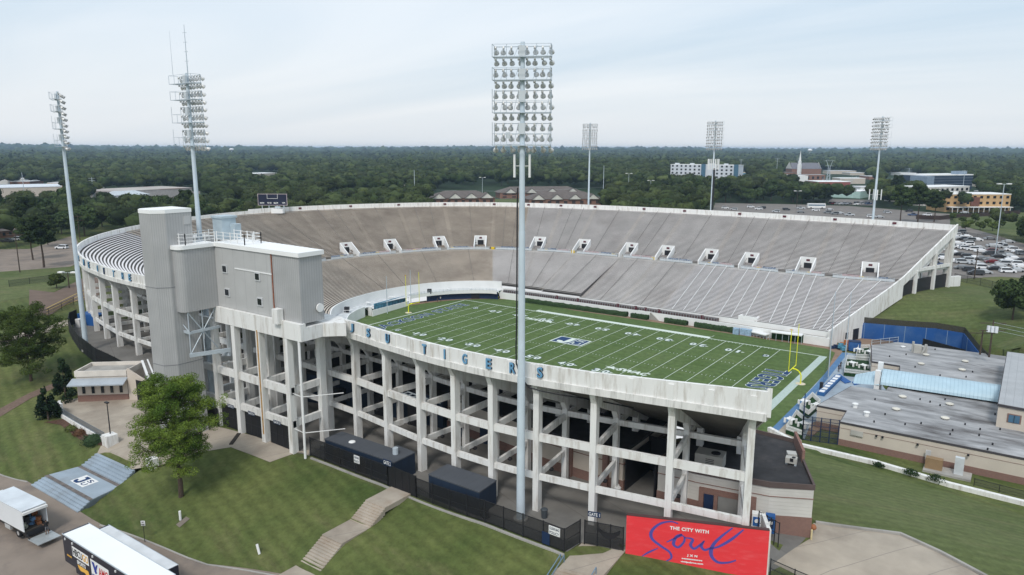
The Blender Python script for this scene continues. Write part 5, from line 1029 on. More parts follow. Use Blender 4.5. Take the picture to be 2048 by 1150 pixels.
for k in range(8): m.box((c[0]-1.3+k*.33, c[1]+.2, 0), (.33, 1.3, 2.1-k*.26))
m.build('steps', conc_g, t); MB().box((c[0]-3.4, c[1]+.3, 0), (4.2, 1.2, 2.15)).build('landing', white, t)
# blue retaining wall with screens
bw = [(105.0, 73.2), (113, 74.4), (121.5, 77.0), (127.8, 76.6), (131.5, 63), (134, 55)]
t = thing('retaining_wall', 'curved bright blue retaining wall with dark mesh fence on top beside the right stand end', 'wall', (105, 73, 0)); m = MB(); m.wall(bw, -.2, [4.1, 4.2, 4.2, 4.0, 3.4, 3.2], .5); m.build('wall', mat_lines('royal_blue_wall', (.015, .085, .29), (.22, .30, .42), 4.6, .025, (1, 0, 0), .7, dirt=(.09, .17, .33), dirt_amt=.5), t)
m = MB(); m.wall(bw, [4.1, 4.2, 4.2, 4.0, 3.4, 3.2], [5.6, 5.7, 5.7, 5.5, 4.9, 4.7], .05); m.build('mesh_fence', mat_mesh('fence_brown_mesh', (.05, .045, .035), .75), t)
fence('windscreen_fence', [(119.5, 72.5), (129, 66.5)], 2.2, screen, 'black screen fence leaning inside the corner of the blue retaining wall', zf=0)
fence('roof_edge_fence', [G(1743, 690, 4.2)[:2], G(1796, 684, 4.2)[:2]], 1.2, chain2, 'grey mesh railing on the far edge of the field house roof', zf=4.2, cat='railing', pm=galv)
drape([(111.5, -12.5), (107.5, -20), (108, -38), (118.6, -42), (120.8, -48.5), (122.9, -51.0), (130.8, -48.3), (134.6, -49.7), (141, -53), (165, -68), (175, -25), (142, -17.5)], 'right_lawn', lawn2, .03)
drape([(106.5, 77.5), (113, 77), (121.5, 79.8), (130, 79.5), (134.5, 66), (137, 59.5), (175, 60), (175, 120), (124, 120), (121.5, 113), (112.5, 91)], 'hill_lawn', lawn2, .03)
# ------------------------------------------------------------------ people
def person(x, y, z, h, yaw, shirt, legs, label, pose='stand'):
    t = thing('person', label, 'person', (x, y, z)); s = h/1.75; J = {}
    b = bmesh.new(); V = {}
    def jv(n, p, r): V[n] = (b.verts.new(Vector(p)*s), r*s)
    jv('pel', (0, 0, .95), .13); jv('sp', (0, .01, 1.2), .13); jv('ch', (0, 0, 1.38), .15); jv('nk', (0, 0, 1.5), .055); jv('hd', (0, -.02, 1.6), .085); jv('tp', (0, -.01, 1.7), .075)
    for q in (-1, 1):
        st = .12 if pose == 'stand' else .2
        jv('hp%d' % q, (q*.09, 0, .9), .09); jv('kn%d' % q, (q*st, -.03, .5), .06); jv('an%d' % q, (q*st, .02, .09), .042); jv('to%d' % q, (q*st*1.1, -.15, .04), .035)
        jv('sh%d' % q, (q*.19, 0, 1.42), .055); jv('el%d' % q, (q*.25, -.02 if q < 0 else -.12, 1.15), .042); jv('wr%d' % q, (q*.24, -.14 if q < 0 else -.32, .93 if q < 0 else 1.18), .03); jv('hn%d' % q, (q*.23, -.2 if q < 0 else -.42, .86 if q < 0 else 1.22), .03)
    for a, c in [('pel', 'sp'), ('sp', 'ch'), ('ch', 'nk'), ('nk', 'hd'), ('hd', 'tp')]+[e for q in (-1, 1) for e in [('pel', 'hp%d' % q), ('hp%d' % q, 'kn%d' % q), ('kn%d' % q, 'an%d' % q), ('an%d' % q, 'to%d' % q), ('ch', 'sh%d' % q), ('sh%d' % q, 'el%d' % q), ('el%d' % q, 'wr%d' % q), ('wr%d' % q, 'hn%d' % q)]]: b.edges.new((V[a][0], V[c][0]))
    me = bpy.data.meshes.new('body'); order = list(V); b.verts.index_update(); b.to_mesh(me); b.free(); o = bpy.data.objects.new('body', me); C.objects.link(o)
    md = o.modifiers.new('skin', 'SKIN'); 
    for k, n in enumerate(order): r = V[n][1]; me.skin_vertices[0].data[k].radius = (r, r*.8 if n in ('pel', 'sp', 'ch') else r)
    me.skin_vertices[0].data[0].use_root = True; o.modifiers.new('sub', 'SUBSURF').levels = 1
    dg = bpy.context.evaluated_depsgraph_get(); dg.update(); m2 = bpy.data.meshes.new_from_object(o.evaluated_get(dg)); o.modifiers.clear(); o.data = m2; bpy.data.meshes.remove(me)
    for mt in (skin, shirt, legs, M('hair_dark', (.015, .012, .01), .9)): m2.materials.append(mt)
    for p in m2.polygons:
        c = p.center/s; p.use_smooth = True
        p.material_index = 3 if (c.z > 1.62 and (c.y > -.06 or c.z > 1.7)) else (1 if (.93 < c.z < 1.49 and abs(c.x) < .245 and (abs(c.x) < .2 or c.z > 1.2)) else (2 if .5 < c.z <= .97 and abs(c.x) < .2 and c.y > -.12 else (3 if c.z < .1 else 0)))
    o.parent = t; WL[o.name] = (x, y, z); t.rotation_euler = (0, 0, yaw); return t
blk = M('cloth_black', (.02, .02, .022), .9); wht = M('cloth_white', (.6, .6, .6), .9); gry = M('cloth_grey', (.16, .16, .17), .9); nvc = M('cloth_navy', (.02, .03, .07), .9)
for (u, v), sh, lg_, lb in (((875, 606), blk, blk, 'person in black standing on the grass behind the far left end zone'), ((881, 603), wht, nvc, 'person in a white top beside the one in black at the far left end zone')):
    c = G(u, v, 0); person(c[0], c[1], .0, 1.8, 2.4, sh, lg_, lb)
for (u, v), sh, lb in (((1677, 744), nvc, 'person in dark clothes standing by the net pole, nearer the picnic deck'), ((1681, 738), blk, 'second person in dark clothes by the net pole, a step behind')):
    c = G(u, v, 0); person(c[0], c[1], .05, 1.8, 1., sh, blk, lb)
rs = random.Random(8)
for k in range(9):
    q = off(front, 2.2)[2+k*5]; q = (q[0], q[1]); m = MB(); m.box((*q, 3.3), (1.9, .8, .06), rs.uniform(0, 3)); 
    for s in (-.7, .7): m.box((q[0]+s*.6, q[1]+s*.5, 2.6), (.08, .08, .7))
    one(m, 'folding_table', white, '%s of the white folding tables along the north terrace, counted from the far corner' % ORD[k], 'table', 'white tables on the north terrace')
for (u, v), lb in (((859, 581), 'black loudspeaker on the terrace above the navy store front'), ((694, 618), 'black loudspeaker on the terrace at the near left corner')): c = G(u, v+6, 2.7); boxone('loudspeaker', c, (1.3, .9, 1.5), .5, black, lb, 'loudspeaker')
# tractor at the far corner of the field
c = np.array(G(995, 596, 0)); t = thing('tractor', 'green and yellow utility tractor parked in the far corner of the field', 'tractor', c); gm_ = M('tractor_green', (.03, .13, .04), .5)
MB().box((c[0], c[1], .6), (1.9, .9, .8)).build('hood', gm_, t); m = MB(); m.box((c[0]+.9, c[1], 1.0), (.1, .9, 1.6)); m.box((c[0]+.5, c[1], 2.4), (1.1, 1, .1)); m.build('canopy_frame', gm_, t); MB().box((c[0]+.4, c[1], 1.3), (.5, .5, .4)).build('seat', yellow, t)
for dx, r in ((-.8, .4), (.8, .6)):
    for dy in (-.65, .65): o = MB().tube((c[0]+dx, c[1]+dy-.12, r), (c[0]+dx, c[1]+dy+.12, r), r, r, 14).build('wheel', tyre, t); MB().tube((c[0]+dx, c[1]+dy-.14, r), (c[0]+dx, c[1]+dy+.14, r), r*.5, r*.5, 10).build('rim', yellow, o)
c = np.array(G(1010, 596, 0)); m = MB(); m.box((c[0], c[1], .2), (2.2, 1.2, .7)); m.box((c[0]+.3, c[1], .9), (.8, .8, .8)); one(m, 'field_mower', gm_, 'low green mower parked to the right of the tractor', 'mower')
c = G(955, 594, 0); boxone('wooden_crate', c, (4.5, 1.2, 1.5), .4, MATS['plywood'], 'long plywood crate in front of the navy store front', 'crate')
# ------------------------------------------------------------------ ground paving on the near side
conc_poly = [(66.6, -73.7), (85, -73.9), (104.9, -73.9), (105.3, -71.8), (109.6, -70.5), (121.0, -65.6), (122.4, -62), (122.9, -55.4), (107.5, -42), (60, -34), (44, -50), (46, -74), (63.8, -74.6)]
drape(conc_poly, 'concourse_floor', pave_c, .03)
drape([(46, -73), (60, -40), (20, -45), (-10, -50), (-30, -54), (-29, -61.5), (-15, -67.0), (-6, -69.7), (4.6, -71.2), (12, -71.5), (22, -72.3), (34, -74.6)], 'concourse_floor', pave_c, .035)
ap = [tuple(onH(u, v, 9.5)[:2]) for u, v in ((350, 925), (400, 905), (462, 895), (540, 925), (618, 900))]
drape([(66.2, -74.2), (60, -73.9), (46, -75.5), (38.6, -80), (38.2, -87.2), (39.2, -88.2), (48.6, -88.2)]+ap, 'forecourt', pave, .05)
plz = [(15.5, -82.5), (20.5, -85.2), (37.4, -86.1), (38.6, -85.2), (39, -80), (46, -75), (40, -73.6), (22, -72.8), (17.5, -76.8)]
drape(plz, 'plaza', pave, .055)
drape([(32.8, -97.4), (36.5, -95.9), (50.8, -95.6), (56, -95.6), (73, -93), (83, -88.6), (95, -91), (90, -110), (40, -125), (0, -125), (-20, -108), (10, -100)], 'road', asphalt, .05)
curb([(10, -100), (26, -98.6), (33, -97.2), (37, -96.0)], .18, .1, 'kerb', conc_g, '')
curb([(56, -95.8), (73.2, -93.1), (81, -90)], .18, .12, 'kerb', conc_g, '')
curb([(66.8, -74.45), (85, -74.45), (104.9, -74.5)], .3, .12, 'kerb', conc_g, '')
# long stairs (two flights) rising to the fence
SR = thing('garden_stairs', 'long pale concrete stairs with a middle landing climbing the lawn to the black fence', 'stairs', (82.5, -82, 6.4))
m = MB(); x0, x1 = 80.9, 84.0; m.box(((x0+x1)/2, -76.1, 9.2), (x1-x0, 4.2, .56)); 
def flight(y0, z0, y1, z1, n, X0=x0, X1=x1, mm=None):
    for k in range(n): yy = y0+(y1-y0)*k/n; y2 = y0+(y1-y0)*(k+1)/n; z = z0+(z1-z0)*(k+1)/n; mm.box(((X0+X1)/2, (yy+y2)/2, z-.7), (X1-X0, abs(y2-yy)+.02, .7))
stp = mat_lines('stair_concrete', (.40, .35, .29), (.25, .16, .10), 50, .0, (0, 0, 1), .9, var=.15, dirt=(.27, .19, .13), dirt_amt=.6)
flight(-78.2, 9.75, -80.6, 8.42, 8, mm=m); m.build('upper_flight', stp, SR); m = MB(); m.box(((x0+x1)/2, -82.5, 7.9), (x1-x0, 3.9, .5)); m.build('landing', pave, SR); m = MB(); flight(-84.4, 8.4, -87.6, 6.6, 11, mm=m); m.build('lower_flight', stp, SR); MB().box(((x0+x1)/2, -90.5, 6.0), (x1-x0, 5.9, .56)).build('foot_path', pave, SR)
# second stairs by gate 1
t = thing('gate_stairs', 'short concrete stairs with blue handrails below gate 1', 'stairs', (107, -74, 9.3)); m = MB(); q = [(105.25, -71.5), (109.5, -70.2), (109.6, -75.6), (105.5, -76.4)]; m.prism(q, 9.0, lambda p: 9.77 if p[1] > -74 else 9.5); m.build('path', pave, t)
m = MB(); 
for k in range(8): m.prism([(105.3+.0*k, -76.4-k*.36), (109.5, -75.6-k*.36), (109.5, -75.98-k*.36), (105.3, -76.78-k*.36)], 7.2, 9.45-k*.16)
m.build('flight', stp, t)
m = MB()
for x in (105.1, 105.5): m.tube((x, -75.4, 10.3), (x, -80, 8.3), .05, .05, 6); m.tube((x, -75.4, 9.4), (x, -75.4, 10.3), .05, .05, 6); m.tube((x, -77.6, 8.3), (x, -77.6, 9.4), .05, .05, 6)
m.tube((108.9, -75.2, 10.2), (108.9, -77.5, 9.2), .05, .05, 6); m.tube((108.9, -75.2, 9.4), (108.9, -75.2, 10.2), .05, .05, 6); m.build('handrail', M('rail_blue_grey', (.14, .22, .30), .5), t)
# painted plaza steps at lower left
P0 = np.array(G(155, 1025, 6.4)[:2]); P1 = np.array(G(62, 970, 6.4)[:2]); Q0 = np.array(onH(270, 940, 8.4)[:2]); Q1 = np.array(G(195, 902, 8.6)[:2])
t = thing('painted_steps', 'broad pale blue painted steps with a block letter emblem on the landing, lower left', 'stairs', (*((P0+Q1)/2), 6.4)); 
def quadS(s0, s1, z0, z1, mm): mm.hexa([(*(P1+(Q1-P1)*s0), z0), (*(P0+(Q0-P0)*s0), z0), (*(P0+(Q0-P0)*s1), z0), (*(P1+(Q1-P1)*s1), z0)], [(*(P1+(Q1-P1)*s0), z1), (*(P0+(Q0-P0)*s0), z1), (*(P0+(Q0-P0)*s1), z1), (*(P1+(Q1-P1)*s1), z1)])
m = MB()
for k in range(5): quadS(k*.05, 1, 5.6, 6.5+k*.16, m)
m.build('lower_flight', pave_bl, t); m = MB()
for k in range(5): quadS(.74+k*.052, 1.0, 5.6, 7.35+k*.24, m)
m.build('upper_flight', pave_bl, t)
m = MB(); quadS(.2, .26, 7.1, 7.155, m); quadS(.68, .75, 7.1, 7.155, m); m.build('grime', M('grime', (.16, .14, .13), .9, .3, 1.5), t)
cc = (P0+P1)/2*(.52)+(Q0+Q1)/2*.48; rr_ = (P0-P1)/np.linalg.norm(P0-P1); uu_ = np.array([-rr_[1], rr_[0]]); zz = 7.16
def dec(pts, z, mt, nm_): m = MB(); m.add([(*(cc+rr_*a+uu_*b), z) for a, b in pts], [tuple(range(len(pts)))]); m.build(nm_, mt, t)
dec([(-1.6, -1.0), (1.6, -1.0), (1.6, 1.0), (-1.6, 1.0)], zz, white, 'emblem_panel')
m = MB(); m.add([(*(cc+rr_*a+uu_*b), zz+.01) for a, b in [(-.95, .85), (-.02, .85), (-.02, -.5), (-.3, -.88), (-1.1, -.88), (-1.4, -.55), (-1.4, -.2), (-1.0, -.2), (-.95, -.45), (-.5, -.45), (-.5, .45), (-.95, .45)]], [tuple(range(12))]); text(m, 'S', 1, (*(cc+rr_*.75+uu_*.4), zz+.01), (*rr_, 0), (*uu_, 0), 0, .02, 1, (.9, .6)); text(m, 'U', 1, (*(cc+rr_*.75-uu_*.42), zz+.01), (*rr_, 0), (*uu_, 0), 0, .02, 1, (.9, .6)); m.build('emblem_letters', MATS['field_navy'], t)
# low white wall of the plaza with railing, pillars, lamp
wp_ = [(15.8, -83.0), (20.6, -85.4), (29, -85.9), (37.6, -86.3)]
t = thing('plaza_wall', 'low white wall topped by a grey railing along the ticket plaza edge', 'wall', (20, -85, 8.6)); m = MB(); m.wall(wp_, 8.0, 9.2, .35); m.build('wall', conc_w, t); m = MB(); m.wall(wp_[1:], 10.05, 10.1, .05); m.wall(wp_[1:], 9.35, 9.4, .04)
for k in range(70): p = np.array(wp_[1])+(np.array(wp_[3])-np.array(wp_[1]))*k/69; m.box((p[0], np.interp(p[0], [w[0] for w in wp_], [w[1] for w in wp_]), 9.2), (.04, .04, .88))
m.build('railing', M('rail_grey_blue', (.12, .15, .18), .5), t)
for x, y in ((19.8, -85.2), (38.9, -86.2)): MB().box((x, y, 8.0), (1.5, 1.5, 2.1)).build('pillar', conc_w, t)
def lamp(x, y, z, h, lb): 
    t = thing('street_lamp', lb, 'lamp post', (x, y, z)); MB().tube((x, y, z), (x, y, z+h), .09, .06, 8).build('post', black, t); MB().box((x-.05, y, z+h), (.75, .35, .14)).build('lamp_head', black, t)
lamp(38.7, -86.0, 10.1, 4.4, 'short black lamp post standing on the white pillar of the ticket plaza')
MB().box((47.5, -86.6, 8.0), (1.1, 1.1, 1.7)) 
one(MB().box((50.3, -86.4, 7.9), (1.1, 1.1, 1.8)), 'plaza_pillar', conc_w, 'short white pillar half hidden behind the pine beside the painted steps', 'pillar')
# ticket booth
t = thing('ticket_booth', 'small cream ticket booth with five narrow windows and a tilted metal awning', 'booth', (19, -77, 8.8))
p0, p1, p2, p3 = np.array([17.9, -81.1]), np.array([23.6, -76.0]), np.array([21.0, -71.8]), np.array([14.9, -77.2]); base = [tuple(p) for p in (p0, p1, p2, p3)]
MB().prism(base, 8.5, 13.2).build('wall', M('booth_cream', (.57, .50, .43), .85, .05), t); MB().prism(shrink(base, 1.012), 8.5, 9.9).build('brick_base', brick, t)
b2 = shrink(base, 1.01); m = MB(); m.wall(b2+[b2[0]], 13.0, 13.9, .3); m.build('parapet', M('booth_trim', (.66, .61, .55), .8), t); MB().prism(shrink(base, .97), 13.2, 13.35).build('roof', conc_g, t)
d_ = (p1-p0)/np.linalg.norm(p1-p0); o_ = np.array([d_[1], -d_[0]])
for k in range(5): MB().box((*(p0+d_*(1.0+k*1.42)+o_*.05), 10.2), (.42, .2, 1.5), math.atan2(d_[1], d_[0])).build('window', glass, t)
m = MB(); a = p0-d_*.6; b = p1+d_*.2; m.add([(*a, 12.7), (*b, 12.7), (*(b+o_*1.9), 12.15), (*(a+o_*1.9), 12.15), (*a, 12.5), (*b, 12.5), (*(b+o_*1.9), 11.95), (*(a+o_*1.9), 11.95)], [(0, 1, 2, 3), (7, 6, 5, 4), (3, 2, 6, 7), (0, 3, 7, 4), (1, 5, 6, 2)]); m.build('awning', M('awning_grey', (.42, .46, .50), .45, .08, metal=.2), t)
m = MB(); m.wall([(23.9, -75.9), (27.5, -74.3), (31, -74.6)], 8.8, [14.2, 12.0, 12.0], .3); m.build('side_wall', MATS['booth_cream'], t)
m = MB(); m.beam((21, -72, 14.1), (30.2, -75.6, 12.9), .35, .3); m.beam((21.8, -71.5, 14.3), (31.2, -75.1, 13.1), .2, .2); m.build('white_beam', white, t)
fence('black_fence', [(24.5, -75.5), (30, -75.0), (36, -75.0), (44, -75.3), (47.5, -75.2)], 3.4, screen, 'tall black screened fence between the ticket booth and the press box columns', zf=9.0)
fence('black_fence', [(-29, -60.5), (-27, -62.8), (-21, -65.6), (-15, -67.6), (-6, -70.2), (4.6, -72.0), (12, -72.2), (20.5, -72.6)], 3.0, screen, 'curving black screened fence at the left end of the stadium')
for k, (x, c) in enumerate(((50.2, 3), (55, 4), (60.6, 5))):
    fence('gate_screen', [(x-1.9, -74.45), (x+2.1, -74.45)] if k else [(47.6, -74.6), (51.9, -74.45)], 3.4, screen, ['leftmost', 'middle', 'rightmost'][k]+' of the three black screened gates between the press box columns', 'gates under the press box', 1.3, 9.7, cat='gate')
    signboard([['GATE 5', 'GATE 4', 'GATE 3'][k]], (x, -74.75), 1.5, .5, (1, 0), navy, white, 'gate_sign', 'navy sign reading %s over the %s black gate under the press box' % (['GATE 5', 'GATE 4', 'GATE 3'][k], ['leftmost', 'middle', 'rightmost'][k]), 12.95)
m = MB(); a, b = onH(462, 890, 9.5), onH(478, 868, 9.6); m.beam((*a[:2], a[2]+.16), (*b[:2], b[2]+.16), .5, .12); one(m, 'floor_board', M('board_dark', (.04, .035, .03), .9), 'dark board lying on the concrete in front of the middle gate', 'board')
# lawn bits
for (u, v), h, lb in (((361, 1040), 1.1, 'short white pipe standing on the lawn below the big pine'), ((519, 1108), 1.0, 'short white pipe leaning on the lawn left of the long stairs')):
    p = onH(u, v, 7); one(MB().tube(p, (p[0]-(.35 if u > 500 else 0), p[1], p[2]+h), .14, .14, 8), 'vent_pipe', white, lb, 'pipe')
o_ = drape([onH(u, v, 7)[:2] for u, v in ((352, 1050), (372, 1034), (380, 1038), (359, 1056))], 'stone_slab', M('slab_brown', (.20, .17, .14), .9), .06, 'flat brownish slab in the lawn beside the white pipe', 'slab', None)
p = onH(368, 1045, 7); 0 and one(MB().box((p[0], p[1], p[2]-.1), (2.6, .9, .16), .9), 'stone_slab', M('slab_brown', (.20, .17, .14), .9), 'flat brownish slab in the lawn beside the white pipe', 'slab')
p = onH(290, 1085, 6.5); signboard(['NO', 'PARK'], p[:2], .45, .55, (.82, .57), white, black, 'parking_sign', 'small white sign on a thin post at the lawn edge behind the trailers', p[2]+2.0, leg=2.0)
# flower bed with shrubs
bed = [onH(u, v, 8.5) for u, v in ((88, 845), (120, 850), (160, 880), (213, 896), (205, 880), (160, 862), (128, 838))]
drape([b[:2] for b in bed], 'flower_bed', M('mulch', (.09, .05, .035), .95, .3, 3), .06)
def bush(u, v, r, lb, mt=hedge_m, sz=.8, grp=None, z0=8.6):
    p = onH(u, v, z0); m = MB(); rs = random.Random(int(u*7+v))
    for k in range(int(420*r)):
        th = rs.uniform(0, 6.28); ph = math.acos(rs.uniform(-.1, 1)); rr = r*rs.uniform(.75, 1.05); c = p+np.array([math.cos(th)*math.sin(ph)*rr*1.3, math.sin(th)*math.sin(ph)*rr, math.cos(ph)*rr*sz]); e = .14
        d1 = np.array([rs.uniform(-e, e) for _ in range(3)]); d2 = np.array([rs.uniform(-e, e) for _ in range(3)]); m.add([c, c+d1, c+d1+d2, c+d2], [(0, 1, 2, 3)])
    m.ball((p[0], p[1], p[2]+r*.1), r*.85, 10, 6, sz); return one(m, 'shrub', mt, lb, 'shrub', grp)
bush(188, 885, 1.5, 'rounded green shrub against the plaza wall, nearest the white pillar'); bush(160, 868, .9, 'reddish low shrub in the mulch bed left of the rounded green shrub', M('red_leaf', (.10, .05, .025), .9, .4, 3)); bush(142, 860, .8, 'small yellow-green shrub at the left of the mulch bed', M('lime_leaf', (.09, .11, .03), .9, .3, 3))
# ------------------------------------------------------------------ vehicles in the lower left
def wheel(c, r, w, ax, parent, sp=1):
    n = np.array([ax[0], ax[1], 0])*w/2; o = MB().tube(np.array(c)-n, np.array(c)+n, r, r, 18).build('wheel', tyre, parent); MB().tube(np.array(c)-n*1.06, np.array(c)+n*1.06, r*.55, r*.5, 12).build('rim', M('rim_silver', (.6, .6, .6), .4, .05, metal=.5), o)
GZ = 6.35
# box truck: rear at right, front leaves the frame
ra = np.array(G(41, 1025, GZ+3.55)[:2]); rb_ = np.array(G(93, 1005, GZ+3.55)[:2]); fd = np.array(G(38, 973, GZ+3.55)[:2]); w_ = (ra-rb_)/np.linalg.norm(ra-rb_); dd = np.array([w_[1], -w_[0]]); dd = dd if dd@(fd-rb_) > 0 else -dd
c0 = (ra+rb_)/2; A = lambda a, b: tuple(c0+dd*a+w_*b)  # a: forward, b: towards camera side
t = thing('box_truck', 'white box truck with open rear door and lowered lift gate', 'truck', (*c0, GZ))
wv = M('truck_white', (.74, .76, .78), .35, .03, spec=.5); hw = 1.25; z0, z1 = GZ+1.15, GZ+3.55
m = MB(); m.prism([A(0, hw), A(7.2, hw), A(7.2, hw-.08), A(0, hw-.08)], z0, z1); m.prism([A(0, -hw), A(7.2, -hw), A(7.2, -hw+.08), A(0, -hw+.08)], z0, z1); m.prism([A(7.1, -hw), A(7.2, -hw), A(7.2, hw), A(7.1, hw)], z0, z1); m.build('cargo_box', wv, t)
MB().prism([A(-.05, -hw-.02), A(7.25, -hw-.02), A(7.25, hw+.02), A(-.05, hw+.02)], z1, z1+.08).build('roof', M('truck_roof', (.62, .66, .70), .5), t)
MB().prism([A(0, -hw), A(7.2, -hw), A(7.2, hw), A(0, hw)], z0-.12, z0).build('cargo_floor', M('floor_dark', (.05, .045, .04), .9), t)
MB().prism([A(.3, -hw+.06), A(7.1, -hw+.06), A(7.1, hw-.06), A(.3, hw-.06)], z1-.1, z1-.02).build('headliner', M('interior_wood', (.12, .07, .04), .8), t)
MB().prism([A(-.35, -hw), A(.05, -hw), A(.05, hw), A(-.35, hw)], z1-.35, z1-.08).build('rear_door', white, t)
m = MB(); m.prism([A(.2, -1), A(8.5, -1), A(8.5, -.7), A(.2, -.7)], GZ+.6, z0-.1); m.prism([A(.2, 1), A(8.5, 1), A(8.5, .7), A(.2, .7)], GZ+.6, z0-.1); m.prism([A(-.1, -1.1), A(.25, -1.1), A(.25, 1.1), A(-.1, 1.1)], GZ+.45, z0-.1); m.build('chassis', black, t)
MB().prism([A(3.2, 1.0), A(4.4, 1.0), A(4.4, 1.24), A(3.2, 1.24)], GZ+.5, GZ+1.05).build('side_locker', M('locker', (.45, .46, .46), .5), t)
MB().prism([A(7.6, -1.1), A(9.8, -1.1), A(9.8, 1.1), A(7.6, 1.1)], GZ+.6, GZ+2.6).build('cab', wv, t)
for a in (1.7, 8.9):
    for b in (-.98, .98): wheel((*A(a, b), GZ+.5), .5, .32, w_, t)
m = MB(); m.prism([A(-.4, -1.2), A(-2.6, -1.2), A(-2.6, 1.15), A(-.4, 1.15)], GZ+.32, GZ+.40); m.build('lift_gate', M('gate_plate', (.42, .45, .46), .45, .1, 2, metal=.3), t)
for b in (-1.05, 1.05): m = MB(); m.beam((*A(0, b), z0-.2), (*A(-.6, b), GZ+.45), .1, .12); m.build('lift_arm', black, t)
rs = random.Random(3)
for k, (cl, lb) in enumerate((((.30, .12, .05), 'orange-brown bundle inside the open box truck'), ((.10, .20, .35), 'blue case inside the open box truck'), ((.04, .04, .045), 'black equipment case inside the open box truck'), ((.35, .37, .30), 'pale folding chair frame inside the open box truck'))):
    m = MB(); 
    for q in range(6): m.box((*A(rs.uniform(.6, 2.0), [-.7, -.1, .3, .8][k]+rs.uniform(-.25, .25)), z0+rs.choice([0, .35, .7])), (rs.uniform(.3, .6), rs.uniform(.3, .5), rs.uniform(.25, .5)), rs.uniform(0, 1.5))
    one(m, 'cargo', M('cargo%d' % k, cl, .8, .3, 3), lb, 'cargo')
pm2 = A(-1.1, -.55); person(pm2[0], pm2[1], GZ+.40, 1.78, math.atan2(dd[1], dd[0])+math.pi/2, blk, gry, 'person in black shirt and grey shorts standing on the lift gate of the box truck')
# semi trailer with livery
def trailer(ra, rb, L_, label, livery=True, rz=GZ+4.1, name='semi_trailer'):
    w_ = (ra-rb)/np.linalg.norm(ra-rb); d = np.array([-w_[1], w_[0]]); d = d if d@np.array([1, .0]) > 0 else -d; c0 = (ra+rb)/2; A = lambda a, b: tuple(c0+d*a+w_*b)
    t = thing(name, label, 'trailer', (*c0, GZ)); hw = 1.28; body = M('trailer_navy', (.010, .013, .028), .3, .05, spec=.5)
    m = MB(); m.prism([A(0, -hw), A(L_, -hw), A(L_, hw), A(0, hw)], GZ+1.1, rz); m.prism([A(2.2, -hw), A(11, -hw), A(11, hw), A(2.2, hw)], GZ+.55, GZ+1.1) if livery else None; m.build('body', body, t)
    MB().prism([A(.25, -hw+.03), A(L_-.05, -hw+.03), A(L_-.05, hw-.03), A(.25, hw-.03)], rz, rz+.05).build('roof', white_roof if livery else M('roof_greyish', (.66, .68, .70), .5), t); m = MB(); m.prism([A(0, -hw), A(.25, -hw), A(.25, hw), A(0, hw)], rz-.02, rz+.03); m.build('front_edge', navyk, t)
    m = MB(); 
    for b in (-hw, hw): m.prism([A(0, b-.02), A(L_, b-.02), A(L_, b+.02), A(0, b+.02)], rz-.06, rz+.06)
    m.build('top_rail', galv, t)
    for a in (L_-3.2, L_-2.0):
        for b in (-1.05, 1.05): wheel((*A(a, b), GZ+.5), .5, .35, w_, t)
    for b in (-.8, .8): MB().box((*A(2.6, b), GZ), (.15, .15, 1.1)).build('landing_leg', black, t)
    return t, A, d, w_, hw
ra = np.array(G(123, 1068, GZ+4.1)[:2]); rb_ = np.array(G(178, 1046, GZ+4.1)[:2])
t, A, d, w_, hw = trailer(ra, rb_, 16.2, 'long black semi trailer with white roof and sponsor panels on its side')
Rr = (*d, 0); pt = lambda a, z, e=.02: (*(np.array(A(a, hw+e))), z)
def panel(a0, a1, z0, z1, mt, nm_, e=.02): m = MB(); m.add([pt(a0, z0, e), pt(a1, z0, e), pt(a1, z1, e), pt(a0, z1, e)], [(0, 1, 2, 3)]); m.build(nm_, mt, t)
def ltext(tx, a, z, w, h, mt, nm_, e=.035): m = MB(); text(m, tx, h, pt(a, z, e), Rr, (0, 0, 1), .004, .01, 1, fit=(w, h)); m.build(nm_, mt, t)
zt = GZ+4.1; bkp = M('print_black', (.01, .01, .012), .6); gold = M('gold_print', (.75, .42, .08), .6); redp = M('red_print', (.55, .03, .03), .6); blp = M('blue_print', (.03, .05, .28), .6)
panel(1.9, 5.2, zt-1.75, zt-.65, white, 'logo_panel'); ltext('HBCU', 3.0, zt-1.2, 1.9, .75, bkp, 'lettering'); ltext('GO', 4.55, zt-1.2, 1.1, .75, gold, 'lettering'); ltext('SPORTS', 3.6, zt-2.1, 1.7, .4, white, 'lettering')
m = MB(); m.add([pt(2.7, zt-2.4), pt(4.9, zt-2.4), pt(5.1, zt-2.95), pt(4.8, zt-3.3), pt(4.1, zt-2.85), pt(3.3, zt-2.95), pt(2.9, zt-2.75)], [tuple(range(7))[::-1]]); m.build('orange_shape', gold, t)
panel(5.6, 9.1, zt-2.75, zt-.75, white, 'logo_panel'); panel(5.72, 8.98, zt-2.65, zt-2.3, blp, 'blue_band', .03); ltext('AMG', 8.0, zt-1.6, 1.75, .95, redp, 'lettering'); ltext('AUDIO MEDIA GROUP', 7.35, zt-2.48, 3.0, .18, white, 'lettering', .045)
m = MB(); m.add([pt(5.8, zt-.95, .03), pt(6.3, zt-.95, .03), pt(6.75, zt-1.95, .03), pt(6.4, zt-2.15, .03)], [(0, 1, 2, 3)]); m.add([pt(6.7, zt-1.1, .034), pt(7.05, zt-.95, .034), pt(6.45, zt-2.1, .034), pt(6.2, zt-1.9, .034)], [(0, 1, 2, 3)]); m.build('checked_letter', blp, t)
ltext('MOBILE STUDIO', 1.15, zt-2.05, .95, .18, gold, 'lettering')
for a in (.6, 1.9+.2, 5.0+1.2, 10.5, 13.6): MB().box(pt(a, zt-.45, .03), (.16, .1, .2)).build('marker_lamp', white, t)
panel(12.6, 14.6, zt-1.6, zt-.5, white, 'logo_panel')
